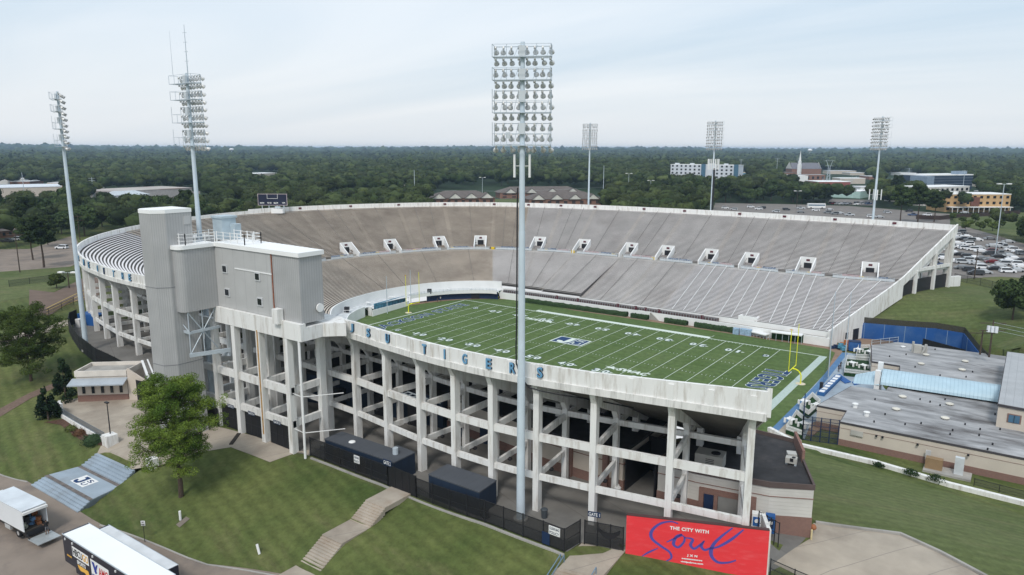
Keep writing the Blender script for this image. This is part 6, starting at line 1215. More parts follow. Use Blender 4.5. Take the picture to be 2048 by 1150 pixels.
ra = np.array(G(203, 1062, GZ+4.0)[:2]); rb_ = np.array(G(216, 1050, GZ+4.0)[:2])
q1_ = rb_ if 0 else np.array(G(216, 1050, GZ+3.0)[:2]); t2, *_ = trailer(q1_+np.array(w_)*2.45, q1_, 13.2, 'lower dark trailer with pale grey roof parked behind the black one', False, GZ+3.0)
print('TRAILER gap', (q1_-np.array(G(178, 1046, GZ+4.1)[:2]))@np.array(w_), w_)
# ------------------------------------------------------------------ trees
def leafmat(name, c1, c2, tr=.0):
    m = bpy.data.materials.new(name); m.use_nodes = True; t = m.node_tree; n = t.nodes; l = t.links.new; b = n['Principled BSDF']; b.inputs['Roughness'].default_value = .85; b.inputs['Specular IOR Level'].default_value = .15
    g = n.new('ShaderNodeNewGeometry'); x = n.new('ShaderNodeTexNoise'); x.inputs['Scale'].default_value = .22; x.inputs['Detail'].default_value = 5; l(g.outputs['Position'], x.inputs['Vector'])
    r = n.new('ShaderNodeMapRange'); r.inputs['From Min'].default_value = .35; r.inputs['From Max'].default_value = .65; l(x.outputs['Fac'], r.inputs[0]); k = n.new('ShaderNodeMixRGB'); l(r.outputs[0], k.inputs[0]); k.inputs[1].default_value = (*c1, 1); k.inputs[2].default_value = (*c2, 1)
    rd = n.new('ShaderNodeMapRange'); rd.inputs['To Min'].default_value = .65; rd.inputs['To Max'].default_value = 1.35; l(g.outputs['Random Per Island'], rd.inputs[0]); s = n.new('ShaderNodeVectorMath'); s.operation = 'SCALE'; l(k.outputs[0], s.inputs[0]); l(rd.outputs[0], s.inputs['Scale'])
    oi = n.new('ShaderNodeObjectInfo'); ro = n.new('ShaderNodeMapRange'); ro.inputs['To Min'].default_value = .7; ro.inputs['To Max'].default_value = 1.35; l(oi.outputs['Random'], ro.inputs[0]); s2 = n.new('ShaderNodeVectorMath'); s2.operation = 'SCALE'; l(s.outputs[0], s2.inputs[0]); l(ro.outputs[0], s2.inputs['Scale']); l(s2.outputs[0], b.inputs['Base Color']); MATS[name] = m
    return m
leaf_d = leafmat('leaves_dark', (.027, .048, .015), (.050, .074, .024)); leaf_p = leafmat('leaves_pine', (.055, .10, .016), (.15, .205, .034)); leaf_m = leafmat('leaves_magnolia', (.012, .026, .012), (.024, .045, .018)); leaf_y = leafmat('leaves_yellow_green', (.06, .09, .022), (.09, .12, .03))
def crown_pts(rs, lobes, nper, size, flat=1.):
    """leaf-clump quads spread over and inside lobes; returns V,F arrays"""
    V = []; 
    for (cx, cy, cz, r, rz) in lobes:
        n = int(nper*r*r); th = rs.uniform(0, 2*np.pi, n); u = rs.uniform(-1, 1, n); q = rs.uniform(.55, 1.08, n)**.6; s = np.sqrt(1-u*u); nrm = np.c_[s*np.cos(th), s*np.sin(th), u]; c = np.c_[cx+nrm[:, 0]*r*q, cy+nrm[:, 1]*r*q, cz+nrm[:, 2]*rz*q]
        nr = nrm+rs.normal(0, .55, (n, 3)); nr /= np.linalg.norm(nr, axis=1)[:, None]; a = np.cross(nr, rs.normal(0, 1, (n, 3))); a /= np.linalg.norm(a, axis=1)[:, None]; b = np.cross(nr, a); sz = size*rs.uniform(.55, 1.3, n)[:, None]
        V.append(np.stack([c-a*sz-b*sz*.6, c+a*sz*.9-b*sz*.5, c+a*sz*.8+b*sz*.7, c-a*sz*.7+b*sz*.6], 1).reshape(-1, 3))
    V = np.concatenate(V); return V, np.arange(len(V)).reshape(-1, 4)
def broad(seed, h, r, nper=26, size=.55):
    rs = np.random.RandomState(seed); lob = []
    k = rs.randint(15, 22); base = h*.28
    for i in range(k):
        a = rs.uniform(0, 6.28); q = math.sqrt(rs.uniform(0, 1))*r*.72; z = base+(h-base)*rs.uniform(.1, .85)*(1-.35*(q/r)**2); lr = r*rs.uniform(.26, .44); lob.append((q*math.cos(a), q*math.sin(a), z, lr, lr*rs.uniform(.6, .85)))
    lob.append((0, 0, h*.55, r*.55, h*.25)); V, F = crown_pts(rs, lob, nper, size); return V, F, lob
def tree_obj(name, V, F, lm, trunk, label, cat='tree', loc=(0, 0, 0), group=None):
    t = thing(name, label, cat, loc, group); me = npmesh('crown', V, F, lm); o = bpy.data.objects.new('crown', me); C.objects.link(o); o.parent = t; WL[o.name] = tuple(loc)
    me2 = bpy.data.meshes.new('trunk'); me2.from_pydata(trunk.v, [], trunk.f); me2.materials.append(bark); o2 = bpy.data.objects.new('trunk', me2); C.objects.link(o2); o2.parent = t; return t
def trunk_mb(h, r, lobes=(), bend=0., rs=None, z0=.25):
    m = MB(); pts = [(0, 0, -.4)]+[(bend*math.sin(k*.9)*.5, bend*math.cos(k*1.3)*.4, h*k/6) for k in range(1, 7)]
    for a, b, k in zip(pts[:-1], pts[1:], range(6)): m.tube(a, b, r*(1-k/7), r*(1-(k+1)/7), 9, False)
    for (x, y, z, lr, _) in lobes:
        zz = max(h*z0, z-math.hypot(x, y)*.55); zz = min(zz, h*.9); k = zz/h*6; i = min(5, int(k)); b = np.array(pts[i])*(1-(k-i))+np.array(pts[min(6, i+1)])*(k-i); mid = (b+np.array([x, y, z]))/2-[0, 0, .3]; m.tube(b, mid, r*.33, r*.2, 5, False); m.tube(mid, (x, y, z), r*.2, r*.06, 5, False)
    return m
def pine(seed, h, r, crown0=.35, nper=60, size=.17, n=22, tuft=.95, lean=0.):
    """open-crowned southern pine: whorled limbs ending in needle tufts"""
    rs = np.random.RandomState(seed); lob = []; m = MB(); pts = [(lean*k/8*.0+math.sin(k*.8)*.12, math.cos(k*1.1)*.1, h*k/8*.97) for k in range(9)]; pts[0] = (0, 0, -.4)
    for k in range(8): m.tube(pts[k], pts[k+1], .26*h/12*(1-k/9), .26*h/12*(1-(k+1)/9), 10, False)
    for i in range(n):
        f = crown0+(1-crown0)*(i+.5)/n; z = h*f; a = i*2.4+rs.uniform(-.3, .3); prof = math.sin(min(1, (1-f)/(1-crown0)*1.15+.22)*math.pi*.62)**.8; L_ = r*prof*rs.uniform(.75, 1.1); zz = min(7.99, z/(h*.97)*8); k = int(zz); b = np.array(pts[k])+(np.array(pts[k+1])-np.array(pts[k]))*(zz-k)
        e = b+np.array([math.cos(a)*L_, math.sin(a)*L_, L_*rs.uniform(.0, .32)]); md = (b+e)/2-[0, 0, L_*.05]; m.tube(b, md, .09*h/12, .06*h/12, 5, False); m.tube(md, e, .06*h/12, .02, 5, False)
        for q in range(int(4+L_*2.6)):
            f2 = rs.uniform(.38, 1.08); c = b+(e-b)*f2+np.array([rs.uniform(-1, 1), rs.uniform(-1, 1), rs.uniform(-.45, .95)])*L_*.28; s_ = rs.uniform(.65, 1.15)*tuft; lob.append((*c, s_, s_*.62))
            if q < 4: m.tube(b+(e-b)*min(f2, .95), c, .03, .015, 3, False)
    V, F = crown_pts(rs, lob, nper, size); return V, F, m
p = onH(362, 993, 7.8)
V, F, m = pine(11, 14.4, 4.3, .27, 430, .06, 40, .76); V[:, 0] -= .4
tree_obj('pine_tree', V, F, leaf_p, m, 'large bright green pine on the lawn in front of the press box tower', loc=tuple(p))
p = onH(62, 762, 8.6); V, F, m = pine(5, 12.4, 5.3, .22, 330, .075, 30, .72); tree_obj('pine_tree', V, F, leafmat('leaves_pine_dark', (.05, .085, .018), (.11, .155, .035)), m, 'spreading open pine at the left edge beyond the ticket booth', loc=tuple(p))
def cone(seed, h, r):
    rs = np.random.RandomState(seed); lob = []
    for i in range(34): f = rs.uniform(.02, .97); a = rs.uniform(0, 6.28); q = r*(1-f)**.75*.75; lob.append((q*math.cos(a), q*math.sin(a), h*f+.3, r*.36*(1-f*.55), r*.42*(1-f*.4)))
    return crown_pts(rs, lob, 260, .16)
for (u, v), h, r, lb, sd in (((97, 840), 4.9, 1.9, 'dark conical magnolia left of the plaza wall, the nearer one', 3), ((132, 800), 6.6, 2.1, 'taller dark conical magnolia beside the ticket booth', 4)):
    p = onH(u, v, 8.6); V, F = cone(sd, h, r); tree_obj('magnolia_tree', V, F, leaf_m, trunk_mb(h*.9, .16), lb, loc=tuple(p), group='dark magnolias by the ticket booth')
# prototypes for the woods
PROT = []
for k, (h, r, lm) in enumerate(((15, 7.2, leaf_d), (12, 6.2, leaf_d), (17, 6.6, leaf_d), (10, 5.2, leaf_y), (13.5, 7.6, leaf_d), (16, 6., leaf_d))):
    V, F, lob = broad(40+k, h, r, 30, .5); PROT.append((V, F, lm, trunk_mb(h*.8, .35, lob[:7]), h))
V, F, m = pine(21, 19, 4.6, .5, 46, .3, 22, 1.2); PROT.append((V, F, leaf_d, m, 19))
PM = []
for (V, F, lm, m, h) in PROT:
    a = npmesh('crown', V, F, lm); b = bpy.data.meshes.new('trunk'); b.from_pydata(m.v, [], m.f); b.materials.append(bark); PM.append((a, b))
NT = {}
def put_tree(k, x, y, s, label, group, name='shade_tree', z=None, rz=None):
    t = thing(name if k < 6 else 'pine_tree', label, 'tree', (x, y, Hs(x, y) if z is None else z), group); t.scale = (s, s, s*random.uniform(.92, 1.08)); t.rotation_euler = (0, 0, random.uniform(0, 6.28))
    for me, nm_ in zip(PM[k], ('crown', 'trunk')): o = bpy.data.objects.new(nm_, me); C.objects.link(o); o.parent = t
    return t
# ------------------------------------------------------------------ background: roads, lots, green areas (surveyed at z = 9)
def q9(*uv, z=9.): return [G(u, v, z)[:2] for u, v in uv]
CLR = []  # polygons kept free of woods
def area(poly, name, mat, off=.05, clear=True):
    if clear: CLR.append(poly)
    return drape(poly, name, mat, off)
area(q9((1880, 452), (1925, 452), (1990, 470), (2090, 500), (2090, 560), (2000, 555), (1905, 560), (1840, 575), (1780, 520)), 'parking_lot', asphalt_g, .05)
area(q9((1430, 406), (1560, 408), (1700, 412), (1800, 420), (1900, 428), (1900, 456), (1700, 462), (1560, 458), (1420, 440)), 'parking_lot', asphalt_g, .06)
area(q9((1660, 398), (1745, 400), (1750, 412), (1655, 408)), 'parking_lot', asphalt_g, .07)
area(q9((1890, 428), (2090, 424), (2090, 470), (2000, 470), (1920, 450)), 'meadow', lawn2, .055)
area(q9((-60, 545), (140, 532), (165, 560), (110, 596), (-60, 625)), 'sports_lawn', lawn2, .05)
area(q9((-60, 500), (60, 498), (150, 470), (170, 520), (140, 534), (-60, 548)), 'road', asphalt, .06)
tr_ = q9((60, 590), (110, 597), (175, 562), (200, 560), (200, 612), (140, 620), (90, 655), (60, 640)); area(tr_, 'running_track', track_m, .07)
area(q9((-20, 690), (60, 680), (140, 655), (150, 665), (60, 695), (-20, 720)), 'footpath', pave, .05)
area(q9((-20, 815), (60, 785), (118, 768), (122, 775), (60, 795), (-20, 830)), 'footpath', M('brick_path', (.16, .11, .085), .9, .2, 2), .05)
for k, dv_ in enumerate((0, 9, 18)):
    a = G(95, 632+dv_*.6, 9); b = G(185, 585+dv_, 9); m = MB(); m.wall([np.array(a[:2])*(1-q)+np.array(b[:2])*q for q in np.linspace(0, 1, 20)], [Hs(*(np.array(a[:2])*(1-q)+np.array(b[:2])*q))+.075 for q in np.linspace(0, 1, 20)], [Hs(*(np.array(a[:2])*(1-q)+np.array(b[:2])*q))+.10 for q in np.linspace(0, 1, 20)], .25); struct(m, 'track_line', M('track_yellow', (.5, .38, .12), .8))
area(q9((798, 368), (810, 368), (822, 398), (830, 412), (790, 412), (796, 392)), 'road', asphalt, .06)
area(q9((640, 396), (790, 398), (790, 412), (600, 412)), 'lawn_verge', lawn2, .05)
area(q9((195, 386), (400, 380), (400, 402), (195, 405)), 'factory_yard', asphalt_g, .05); area(q9((-30, 374), (120, 370), (135, 400), (-30, 402)), 'factory_yard', asphalt_g, .05)
area(q9((860, 398), (1215, 398), (1215, 440), (860, 440)), 'apartment_grounds', lawn2, .05)
CLR.append(q9((1560, 350), (1740, 350), (1740, 396), (1620, 396), (1560, 372)))
area(q9((1345, 360), (1480, 360), (1480, 368), (1345, 372)), 'hotel_ground', asphalt_g, .04)
CLR += [q9((1395, 434), (1900, 428), (1990, 470), (1800, 540), (1395, 540)), q9((180, 436), (410, 436), (405, 378), (190, 384)), q9((-40, 425), (140, 425), (135, 370), (-40, 372)), q9((1590, 398), (1760, 402), (1740, 345), (1570, 345)), q9((1830, 425), (1960, 425), (1960, 372), (1840, 370)), q9((1760, 395), (1860, 395), (1850, 352), (1760, 352)), q9((495, 372), (565, 372), (560, 345), (500, 345)), q9((1330, 378), (1500, 378), (1495, 350), (1338, 350)), q9((855, 478), (1215, 478), (1215, 380), (985, 372), (860, 384))]
# ------------------------------------------------------------------ background buildings
def block(name, label, uL, uR, vbase, vtop, depth, wallm, roofm, z=9., win=None, rows=1, cols=6, roofh=.4, hip=0., cat='building', par=False, face=None):
    """building whose near face runs between the two surveyed foot points"""
    a = np.array(G(uL, vbase if not isinstance(vbase, tuple) else vbase[0], z)[:2]); b = np.array(G(uR, vbase if not isinstance(vbase, tuple) else vbase[1], z)[:2]); d = (b-a)/np.linalg.norm(b-a); n = np.array([-d[1], d[0]]); n = n if n@(a-[CX, CY]) > 0 else -n
    x, y = (a+b)/2; lo, hi = 0., 90.
    for _ in range(40):
        mdl = (lo+hi)/2
        if PX(x, y, z+mdl)[1] > vtop: lo = mdl
        else: hi = mdl
    h = max(3., mdl); P = [tuple(a), tuple(b), tuple(b+n*depth), tuple(a+n*depth)]; CLR.append([tuple(a-n*4-d*3), tuple(b-n*4+d*3), tuple(b+n*(depth+3)+d*3), tuple(a+n*(depth+3)-d*3)])
    t = thing(name, label, cat, (x, y, z)); w = MB().prism(P, z-2, z+h).build('wall', wallm, t); L_ = np.linalg.norm(b-a); ang = math.atan2(d[1], d[0])
    if hip:
        c0 = (np.array(P[0])+P[3])/2+d*min(L_*.25, depth*.5); c1 = (np.array(P[1])+P[2])/2-d*min(L_*.25, depth*.5); m = MB(); Q = [tuple(np.array(p)+(np.array(p)-(a+b)/2-n*depth/2)*.04) for p in P]; m.add([(*Q[0], z+h), (*Q[1], z+h), (*Q[2], z+h), (*Q[3], z+h), (*c0, z+h+hip), (*c1, z+h+hip)], [(0, 1, 5, 4), (1, 2, 5), (2, 3, 4, 5), (3, 0, 4), (3, 2, 1, 0)]); m.build('roof', roofm, t)
    else: MB().prism(shrink(P, 1.01), z+h, z+h+roofh).build('roof', roofm, t)
    if win:
        for r in range(rows):
            for c in range(cols):
                p = a+d*L_*(c+.5)/cols-n*.05; zz = z+h*(r+.35)/rows; MB().box((*p, zz), (L_/cols*.42, .25, h/rows*.42), ang).build('window', win, t)
    return t, a, b, d, n, h, z
# left side industry
block('warehouse', 'long low warehouse with rusty corrugated roof at the left, behind the trees', 215, 385, (400, 390), 380, 45, M('wh_wall', (.42, .40, .38), .8), M('rusty_roof', (.42, .38, .35), .7, .2, .03, dirt=(.30, .14, .09), dirt_amt=.7, dirt_scale=.02))
block('warehouse', 'pale grey shed in front of the rusty warehouse', 213, 300, (402, 398), 390, 16, M('wh_pale', (.42, .44, .46), .7), M('wh_roof', (.48, .52, .55), .6), hip=3)
block('warehouse', 'white flat warehouse at the far left beside the tall steel mast', -20, 125, (392, 388), 375, 60, cream, M('wh_white', (.62, .65, .68), .6))
block('warehouse', 'low white-roofed building half hidden by trees left of the tower', 255, 305, (417, 412), 402, 22, M('bluish_wall', (.30, .38, .46), .7), white_roof)
block('warehouse', 'small white building far off among the woods, upper left', 175, 215, (336, 334), 327, 40, cream, white_roof); block('warehouse', 'far white shed in the woods left of the antenna tower', 345, 378, (328, 328), 324, 60, cream, white_roof)
block('office_building', 'pale low building among the trees above the scoreboard', 505, 555, (356, 354), 347, 30, cream, white_roof)
EXTRA = ((1720, 1764, 384, 375, white, 'long white flat building just left of the right light tower'), (1556, 1602, 380, 372, cream, 'long cream building below the church hall, left of the mint building'), (1660, 1712, 350, 342, cream, 'wide cream building between the pylon and the right light tower'), (1972, 2040, 362, 354, white, 'wide white building at the right edge beyond the tan apartments'), (-20, 50, 366, 358, white, 'wide pale depot at the left edge above the white warehouse'), (122, 180, 386, 378, cream, 'cream depot between the leftmost tower and the rusty warehouse'), (318, 374, 354, 347, white, 'white hall in the woods left of the antenna tower'), (150, 205, 346, 340, M('blueish_wall2', (.35, .42, .48), .7), 'pale blue shed far in the woods at the left'), (590, 640, 362, 356, cream, 'pale low school in the woods right of the scoreboard'), (1508, 1530, 362, 356, white, 'white shed among trees right of the hotel'), (1700, 1735, 352, 346, cream, 'cream shop beyond the substation'), (1738, 1768, 360, 353, brick2, 'low brick block left of the glass office, behind the light tower'), (1800, 1832, 352, 346, white, 'small white hall behind the pines near the glass office'), (1620, 1648, 385, 378, white, 'white hut in front of the mint building'), (1500, 1536, 352, 347, tan_m, 'tan store front left of the church'), (1950, 1990, 372, 366, cream, 'cream low shop beyond the tan apartments'), (2005, 2048, 366, 360, white, 'white row of garages at the right edge of town'), (560, 590, 340, 335, cream, 'cream roof far off in the woods above the scoreboard'), (60, 110, 352, 347, white, 'white depot far off in the woods at the left'), (225, 262, 352, 347, tan_m, 'tan shed in the woods above the rusty warehouse'), (1080, 1110, 330, 326, cream, 'tiny cream building deep in the woods beside the main light tower'), (700, 735, 330, 326, white, 'tiny white building deep in the woods left of the main light tower'), (1420, 1450, 318, 314, white, 'tiny white roof near the horizon above the hotel'))
for k, (u0, u1, v, vt, wm, lb) in enumerate(EXTRA+((298, 340, 343, 338, cream, 'long thin white roof in the woods right of the far white building'), (466, 480, 367, 361, cream, 'small pale roof in the woods right of the antenna tower'), (1170, 1205, 345, 339, cream, 'pale low building in the woods beside the far light tower'), (20, 60, 369, 364, brick2, 'low brick building far off at the left edge of the woods'), (95, 180, 372, 366, tan_m, 'long tan industrial wall behind the rail ground at the left'), (1225, 1245, 392, 386, white, 'small white shed in the trees right of the apartments'), (1755, 1800, 345, 340, cream, 'row of pale far houses behind the chapel'), (1985, 2030, 392, 386, M('grey_r9', (.3, .3, .3), .8), 'grey low roof right of the tan apartments'))): block('far_building', lb, u0, u1, v, vt, 25, wm, M('pale_far_roof', (.55, .55, .55), .7))
block('brick_house', 'brick house with a brown hipped roof at the left edge', -10, 52, (478, 472), 461, 18, brick2, shingle, hip=3.2, win=glass, cols=5)
for k, (u0, u1, v, vt, lb, wm) in enumerate(((672, 693, 410, 403, 'small cream house with a porch beyond the rim, left of the road', cream), (742, 768, 405, 399, 'white house in the dark trees just left of the road', white), (655, 676, 397, 392, 'small dark-roofed house among the trees above the rim', cream), (848, 860, 402, 394, 'little grey house left of the apartment block', cream))):
    block('house', lb, u0, u1, v, vt, 11, wm, shingle, hip=2.2, win=glass, cols=3)
# apartments
for u0, u1, v0, v1, vt, dp, lb, rows in ((862, 990, 414, 412, 396, 24, 'long brown-roofed apartment wing right behind the rim', 1), (1000, 1165, 397, 395, 385, 20, 'rear brick apartment row with white gables', 2), (1058, 1203, 414, 412, 398, 20, 'front brick apartment row with white gabled dormers', 1)):
    t, a, b, d, n, h, z = block('apartment_block', lb, u0, u1, (v0, v1), vt, dp, brick2, shingle, hip=4.5, win=M('porch_dark', (.05, .04, .04), .8), rows=rows, cols=9); L_ = np.linalg.norm(b-a); ang = math.atan2(d[1], d[0])
    for k in range(4):
        p = a+d*L_*(k+.5)/4; w = 4.5; q0 = p-d*w-n*1.2; q1 = p+d*w-n*1.2; q2 = p-n*1.2; m = MB(); m.add([(*q0, z+h-.2), (*q1, z+h-.2), (*q2, z+h+3.2)], [(0, 1, 2)]); m.build('white_gable', M('gable_white', (.62, .60, .56), .8), t); r = p+n*dp*.4; m = MB(); m.add([(*(q0-n*.4-d*.5), z+h-.4), (*(q2-n*.4), z+h+3.5), (*r, z+h+3.5), (*(q0+n*6), z+h-.2)], [(0, 1, 2, 3)]); m.add([(*(q1-n*.4+d*.5), z+h-.4), (*(q2-n*.4), z+h+3.5), (*r, z+h+3.5), (*(q1+n*6), z+h-.2)], [(3, 2, 1, 0)]); m.build('dormer_roof', shingle, t)
# hotel
hw_ = M('hotel_white', (.62, .65, .69), .7, .03)
t, a, b, d, n, h, z = block('hotel', 'white multi-storey hotel with blue corner bay beyond the trees', 1340, 1475, (366, 370), 330, 18, hw_, white, z=9)
L_ = np.linalg.norm(b-a); ang = math.atan2(d[1], d[0])
for r in range(5):
    for c in range(15):
        if c in (7, 8): continue
        MB().box((*(a+d*L_*(c+.5)/15-n*.1), z+2+h*(r+.3)/5.4), (L_/15*.4, .4, 1.9), ang).build('window', glass, t)
for f, w in ((.5, .06), (.97, .06)): MB().box((*(a+d*L_*f-n*.6), z), (L_*w, 1.6, h+1), ang).build('blue_bay', M('bay_blue', (.07, .15, .22), .4), t)
MB().box((*(a+d*L_*.62-n*.8), z), (L_*.1, 1.6, h+2), ang).build('white_bay', hw_, t)
for f in (.07, .3, .6, .8): MB().box((*(a+d*L_*f+n*6), z+h), (L_*.05, 4, 1.8), ang).build('roof_plant', hw_, t)
block('low_building', 'light blue low building right of the hotel', 1474, 1505, (358, 358), 346, 20, M('sky_blue_wall', (.22, .42, .56), .7), M('tan_top', (.5, .42, .3), .7)); block('low_building', 'row of low white houses beyond the parking lot trees', 1540, 1580, (390, 390), 383, 20, cream, M('grey_r', (.4, .4, .4), .7))
# church
t, a, b, d, n, h, z = block('church', 'brick church with steep grey roof and white steeple', 1583, 1642, (352, 352), 338, 22, brick2, M('slate_roof', (.16, .16, .18), .8), hip=0); L_ = np.linalg.norm(b-a)
m = MB(); P = [a, b, b+n*22, a+n*22]; m.add([(*P[0], z+h), (*P[1], z+h), (*P[2], z+h), (*P[3], z+h), (*((P[0]+P[3])/2+d*2), z+h+9), (*((P[1]+P[2])/2-d*2), z+h+9)], [(0, 1, 5, 4), (1, 2, 5), (2, 3, 4, 5), (3, 0, 4)]); m.build('steep_roof', MATS['slate_roof'], t)
for e in (a, b): m = MB(); m.add([(*(e-n*.5), z+h), (*(e+n*23), z+h), (*(e+n*11), z+h+10.5)], [(0, 1, 2)]); m.build('white_gable', MATS['gable_white'], t)
s = a+d*L_*.22-n*3; m = MB(); m.box((*s, z), (5, 5, h+7)); m.box((*s, z+h+7), (3.6, 3.6, 5)); m.tube((*s, z+h+12), (*s, z+h+27), 1.7, .1, 8); m.build('steeple', white, t)
block('low_building', 'long brick hall in front of the church', 1562, 1650, (362, 362), 350, 16, brick2, M('grey_r2', (.35, .34, .34), .8), win=glass, cols=9)
for u0, u1, v0, v1, vt, dp, wm, rm, lb in ((1537, 1562, 358, 360, 345, 22, brick2, shingle, 'brick building with a dark roof left of the church hall'), (1571, 1615, 368, 368, 352, 18, white, white, 'plain white windowless building below the church'), (1635, 1700, 378, 378, 364, 30, M('redwall', (.28, .09, .08), .8), white_roof, 'low red-walled building beside the substation'), (1652, 1720, 394, 397, 382, 26, M('mint_wall', (.42, .58, .54), .7), white_roof, 'pale mint-green flat building behind the far parking lot'), (1680, 1730, 368, 368, 357, 20, cream, white_roof, 'white flat-roofed shop right of the substation'), (1770, 1835, 372, 374, 361, 30, cream, white_roof, 'wide white building behind the right light tower'), (1768, 1790, 402, 403, 390, 16, white, M('dk_r', (.10, .10, .11), .8), 'white house with a dark roof behind the pines'), (1762, 1782, 388, 388, 377, 14, cream, white_roof, 'small white block just right of the right light tower'), (1742, 1758, 352, 352, 341, 12, M('chapel', (.5, .46, .38), .8), M('slate2', (.08, .1, .16), .8), 'small chapel with stone gable behind the right light tower'), (1960, 2040, 352, 353, 345, 25, brick2, M('grey_r3', (.3, .28, .27), .8), 'low brick school far off at the right'), (2030, 2075, 310, 310, 305, 120, brick2, brick2, 'reddish building on the horizon at the right edge')):
    block('low_building', lb, u0, u1, (v0, v1), vt, dp, wm, rm)
t, a, b, d, n, h, z = block('glass_office', 'long dark glass office building with a white roof edge', 1848, 1943, (380, 378), 351, 30, M('office_glass', (.035, .055, .09), .25, .15, .3, spec=.6), white, win=None, roofh=1.0); L_ = np.linalg.norm(b-a); ang = math.atan2(d[1], d[0])
for k in range(4): MB().box((*((a+b)/2-n*.15), z+h*(k+1)/5), (L_, .3, .5), ang).build('floor_band', M('band_grey', (.14, .17, .22), .5), t)
MB().box((*(a-d*4), z), (9, 20, h), ang).build('side_wing', M('side_grey_blue', (.22, .28, .36), .5), t); MB().box((*(b-d*10+n*8), z+h), (12, 8, 4), ang).build('roof_plant', MATS['side_grey_blue'], t)
block('white_apartments', 'white stepped apartment building in front of the glass office', 1846, 1935, (412, 408), 374, 20, M('apt_white', (.62, .60, .57), .7, .03), white, win=glass, rows=3, cols=9)
t, a, b, d, n, h, z = block('tan_apartments', 'three-storey tan brick apartment building behind the right parking lot', 1888, 2018, (424, 424), 389, 20, tan_m, white, win=glass, rows=3, cols=10); L_ = np.linalg.norm(b-a); ang = math.atan2(d[1], d[0])
m = MB(); m.box((*((a+b)/2-n*2.5), z+3.2), (L_*.95, 5, .35), ang); m.build('veranda_roof', white, t)
for k in range(12): MB().box((*(a+d*L_*(k+.7)/12.5-n*4.6), z), (.3, .3, 3.2), ang).build('veranda_post', white, t)
MB().box((*(a+d*L_*.45-n*.3), z+4), (5.5, 1.2, 5.5), ang).build('balcony', M('balc', (.16, .07, .05), .7), t)
m = MB(); m.box((*(a+d*6+n*6), z+h), (9, 5, 1.6), ang); m.build('roof_plant', white, t)
def far_hall(u, v, z, w, h, lb): 
    c = G(u, v, z); 
    return c
# water towers, masts, skyline
def wtower(u, v, D, lb):
    dr = FV+RV*(u-1024)/FP+UV_*(575-v)/FP; dr /= np.linalg.norm(dr); c = np.array([CX, CY, CZ])+dr*D; t = thing('water_tower', lb, 'water tower', (c[0], c[1], Hs(c[0], c[1]))); r = 10.5*D/3600
    MB().ball(tuple(c), r, 16, 8, .6).build('tank', white, t); MB().tube((c[0], c[1], Hs(c[0], c[1])-2), tuple(c), r*.15, r*.12, 10).build('stem', white, t)
wtower(463, 299, 3600, 'distant white water tower on the left skyline'); wtower(1620, 300.5, 3000, 'distant white water tower above the church')
def mast(u, v, vt, r, lb, mt=None, z=9., cross=0, r1=None, cat='pole', nm_='steel_mast', group=None, dbl=False):
    x, y, _ = G(u, v, z); lo, hi = 0, 90
    for _ in range(40):
        mm2 = (lo+hi)/2
        if PX(x, y, z+mm2)[1] > vt: lo = mm2
        else: hi = mm2
    h = mm2; t = thing(nm_, lb, cat, (x, y, z), group); MB().tube((x, y, z-1), (x, y, z+h), r, r1 or r*.6, 8).build('post', mt or galv, t)
    if cross:
        m = MB()
        for k in range(cross): m.beam((x-2.2, y-1.5, z+h-.6-k*1.6), (x+2.2, y+1.5, z+h-.6-k*1.6), .15, .15)
        m.build('crossarm', bark if mt is bark else galv, t)
    if dbl:
        m = MB(); m.beam((x-1.6, y-1.1, z+h), (x+1.6, y+1.1, z+h), .12, .12); m.build('arm', galv, t)
        for s in (-1, 1): m = MB(); m.box((x+s*1.5, y+s*1.0, z+h-.1), (1.5, 1.0, .35), .5); m.build('lamp_head', white, t)
    return x, y, z+h
DBL = [(593, 412, 381, 'double-headed lot lamp behind the rim, right of the scoreboard'), (965, 400, 355, 'double-headed lot lamp in front of the apartments roof'), (1256, 406, 347, 'double-headed lot lamp behind the rim, left of the pair near the oaks'), (1300, 408, 361, 'double-headed lot lamp behind the rim, right of the pair near the oaks'), (1593, 418, 382, 'brown-poled lot lamp at the edge of the far parking lot'), (1990, 512, 368, 'tall lot lamp standing in the crowded right parking lot'), (140, 588, 545, 'low twin-headed lamp on a black pole by the running track'), (266, 462, 412, 'lot lamp rising left of the grey elevator tower'), (1400, 470, 400, 'thin lot lamp behind the rim near the hotel trees')][:8]
for u, v, vt, lb in DBL: mast(u, v, vt, .2, lb, bark if 'brown' in lb or 'black' in lb else galv, dbl=True, cat='lamp post', nm_='street_lamp')
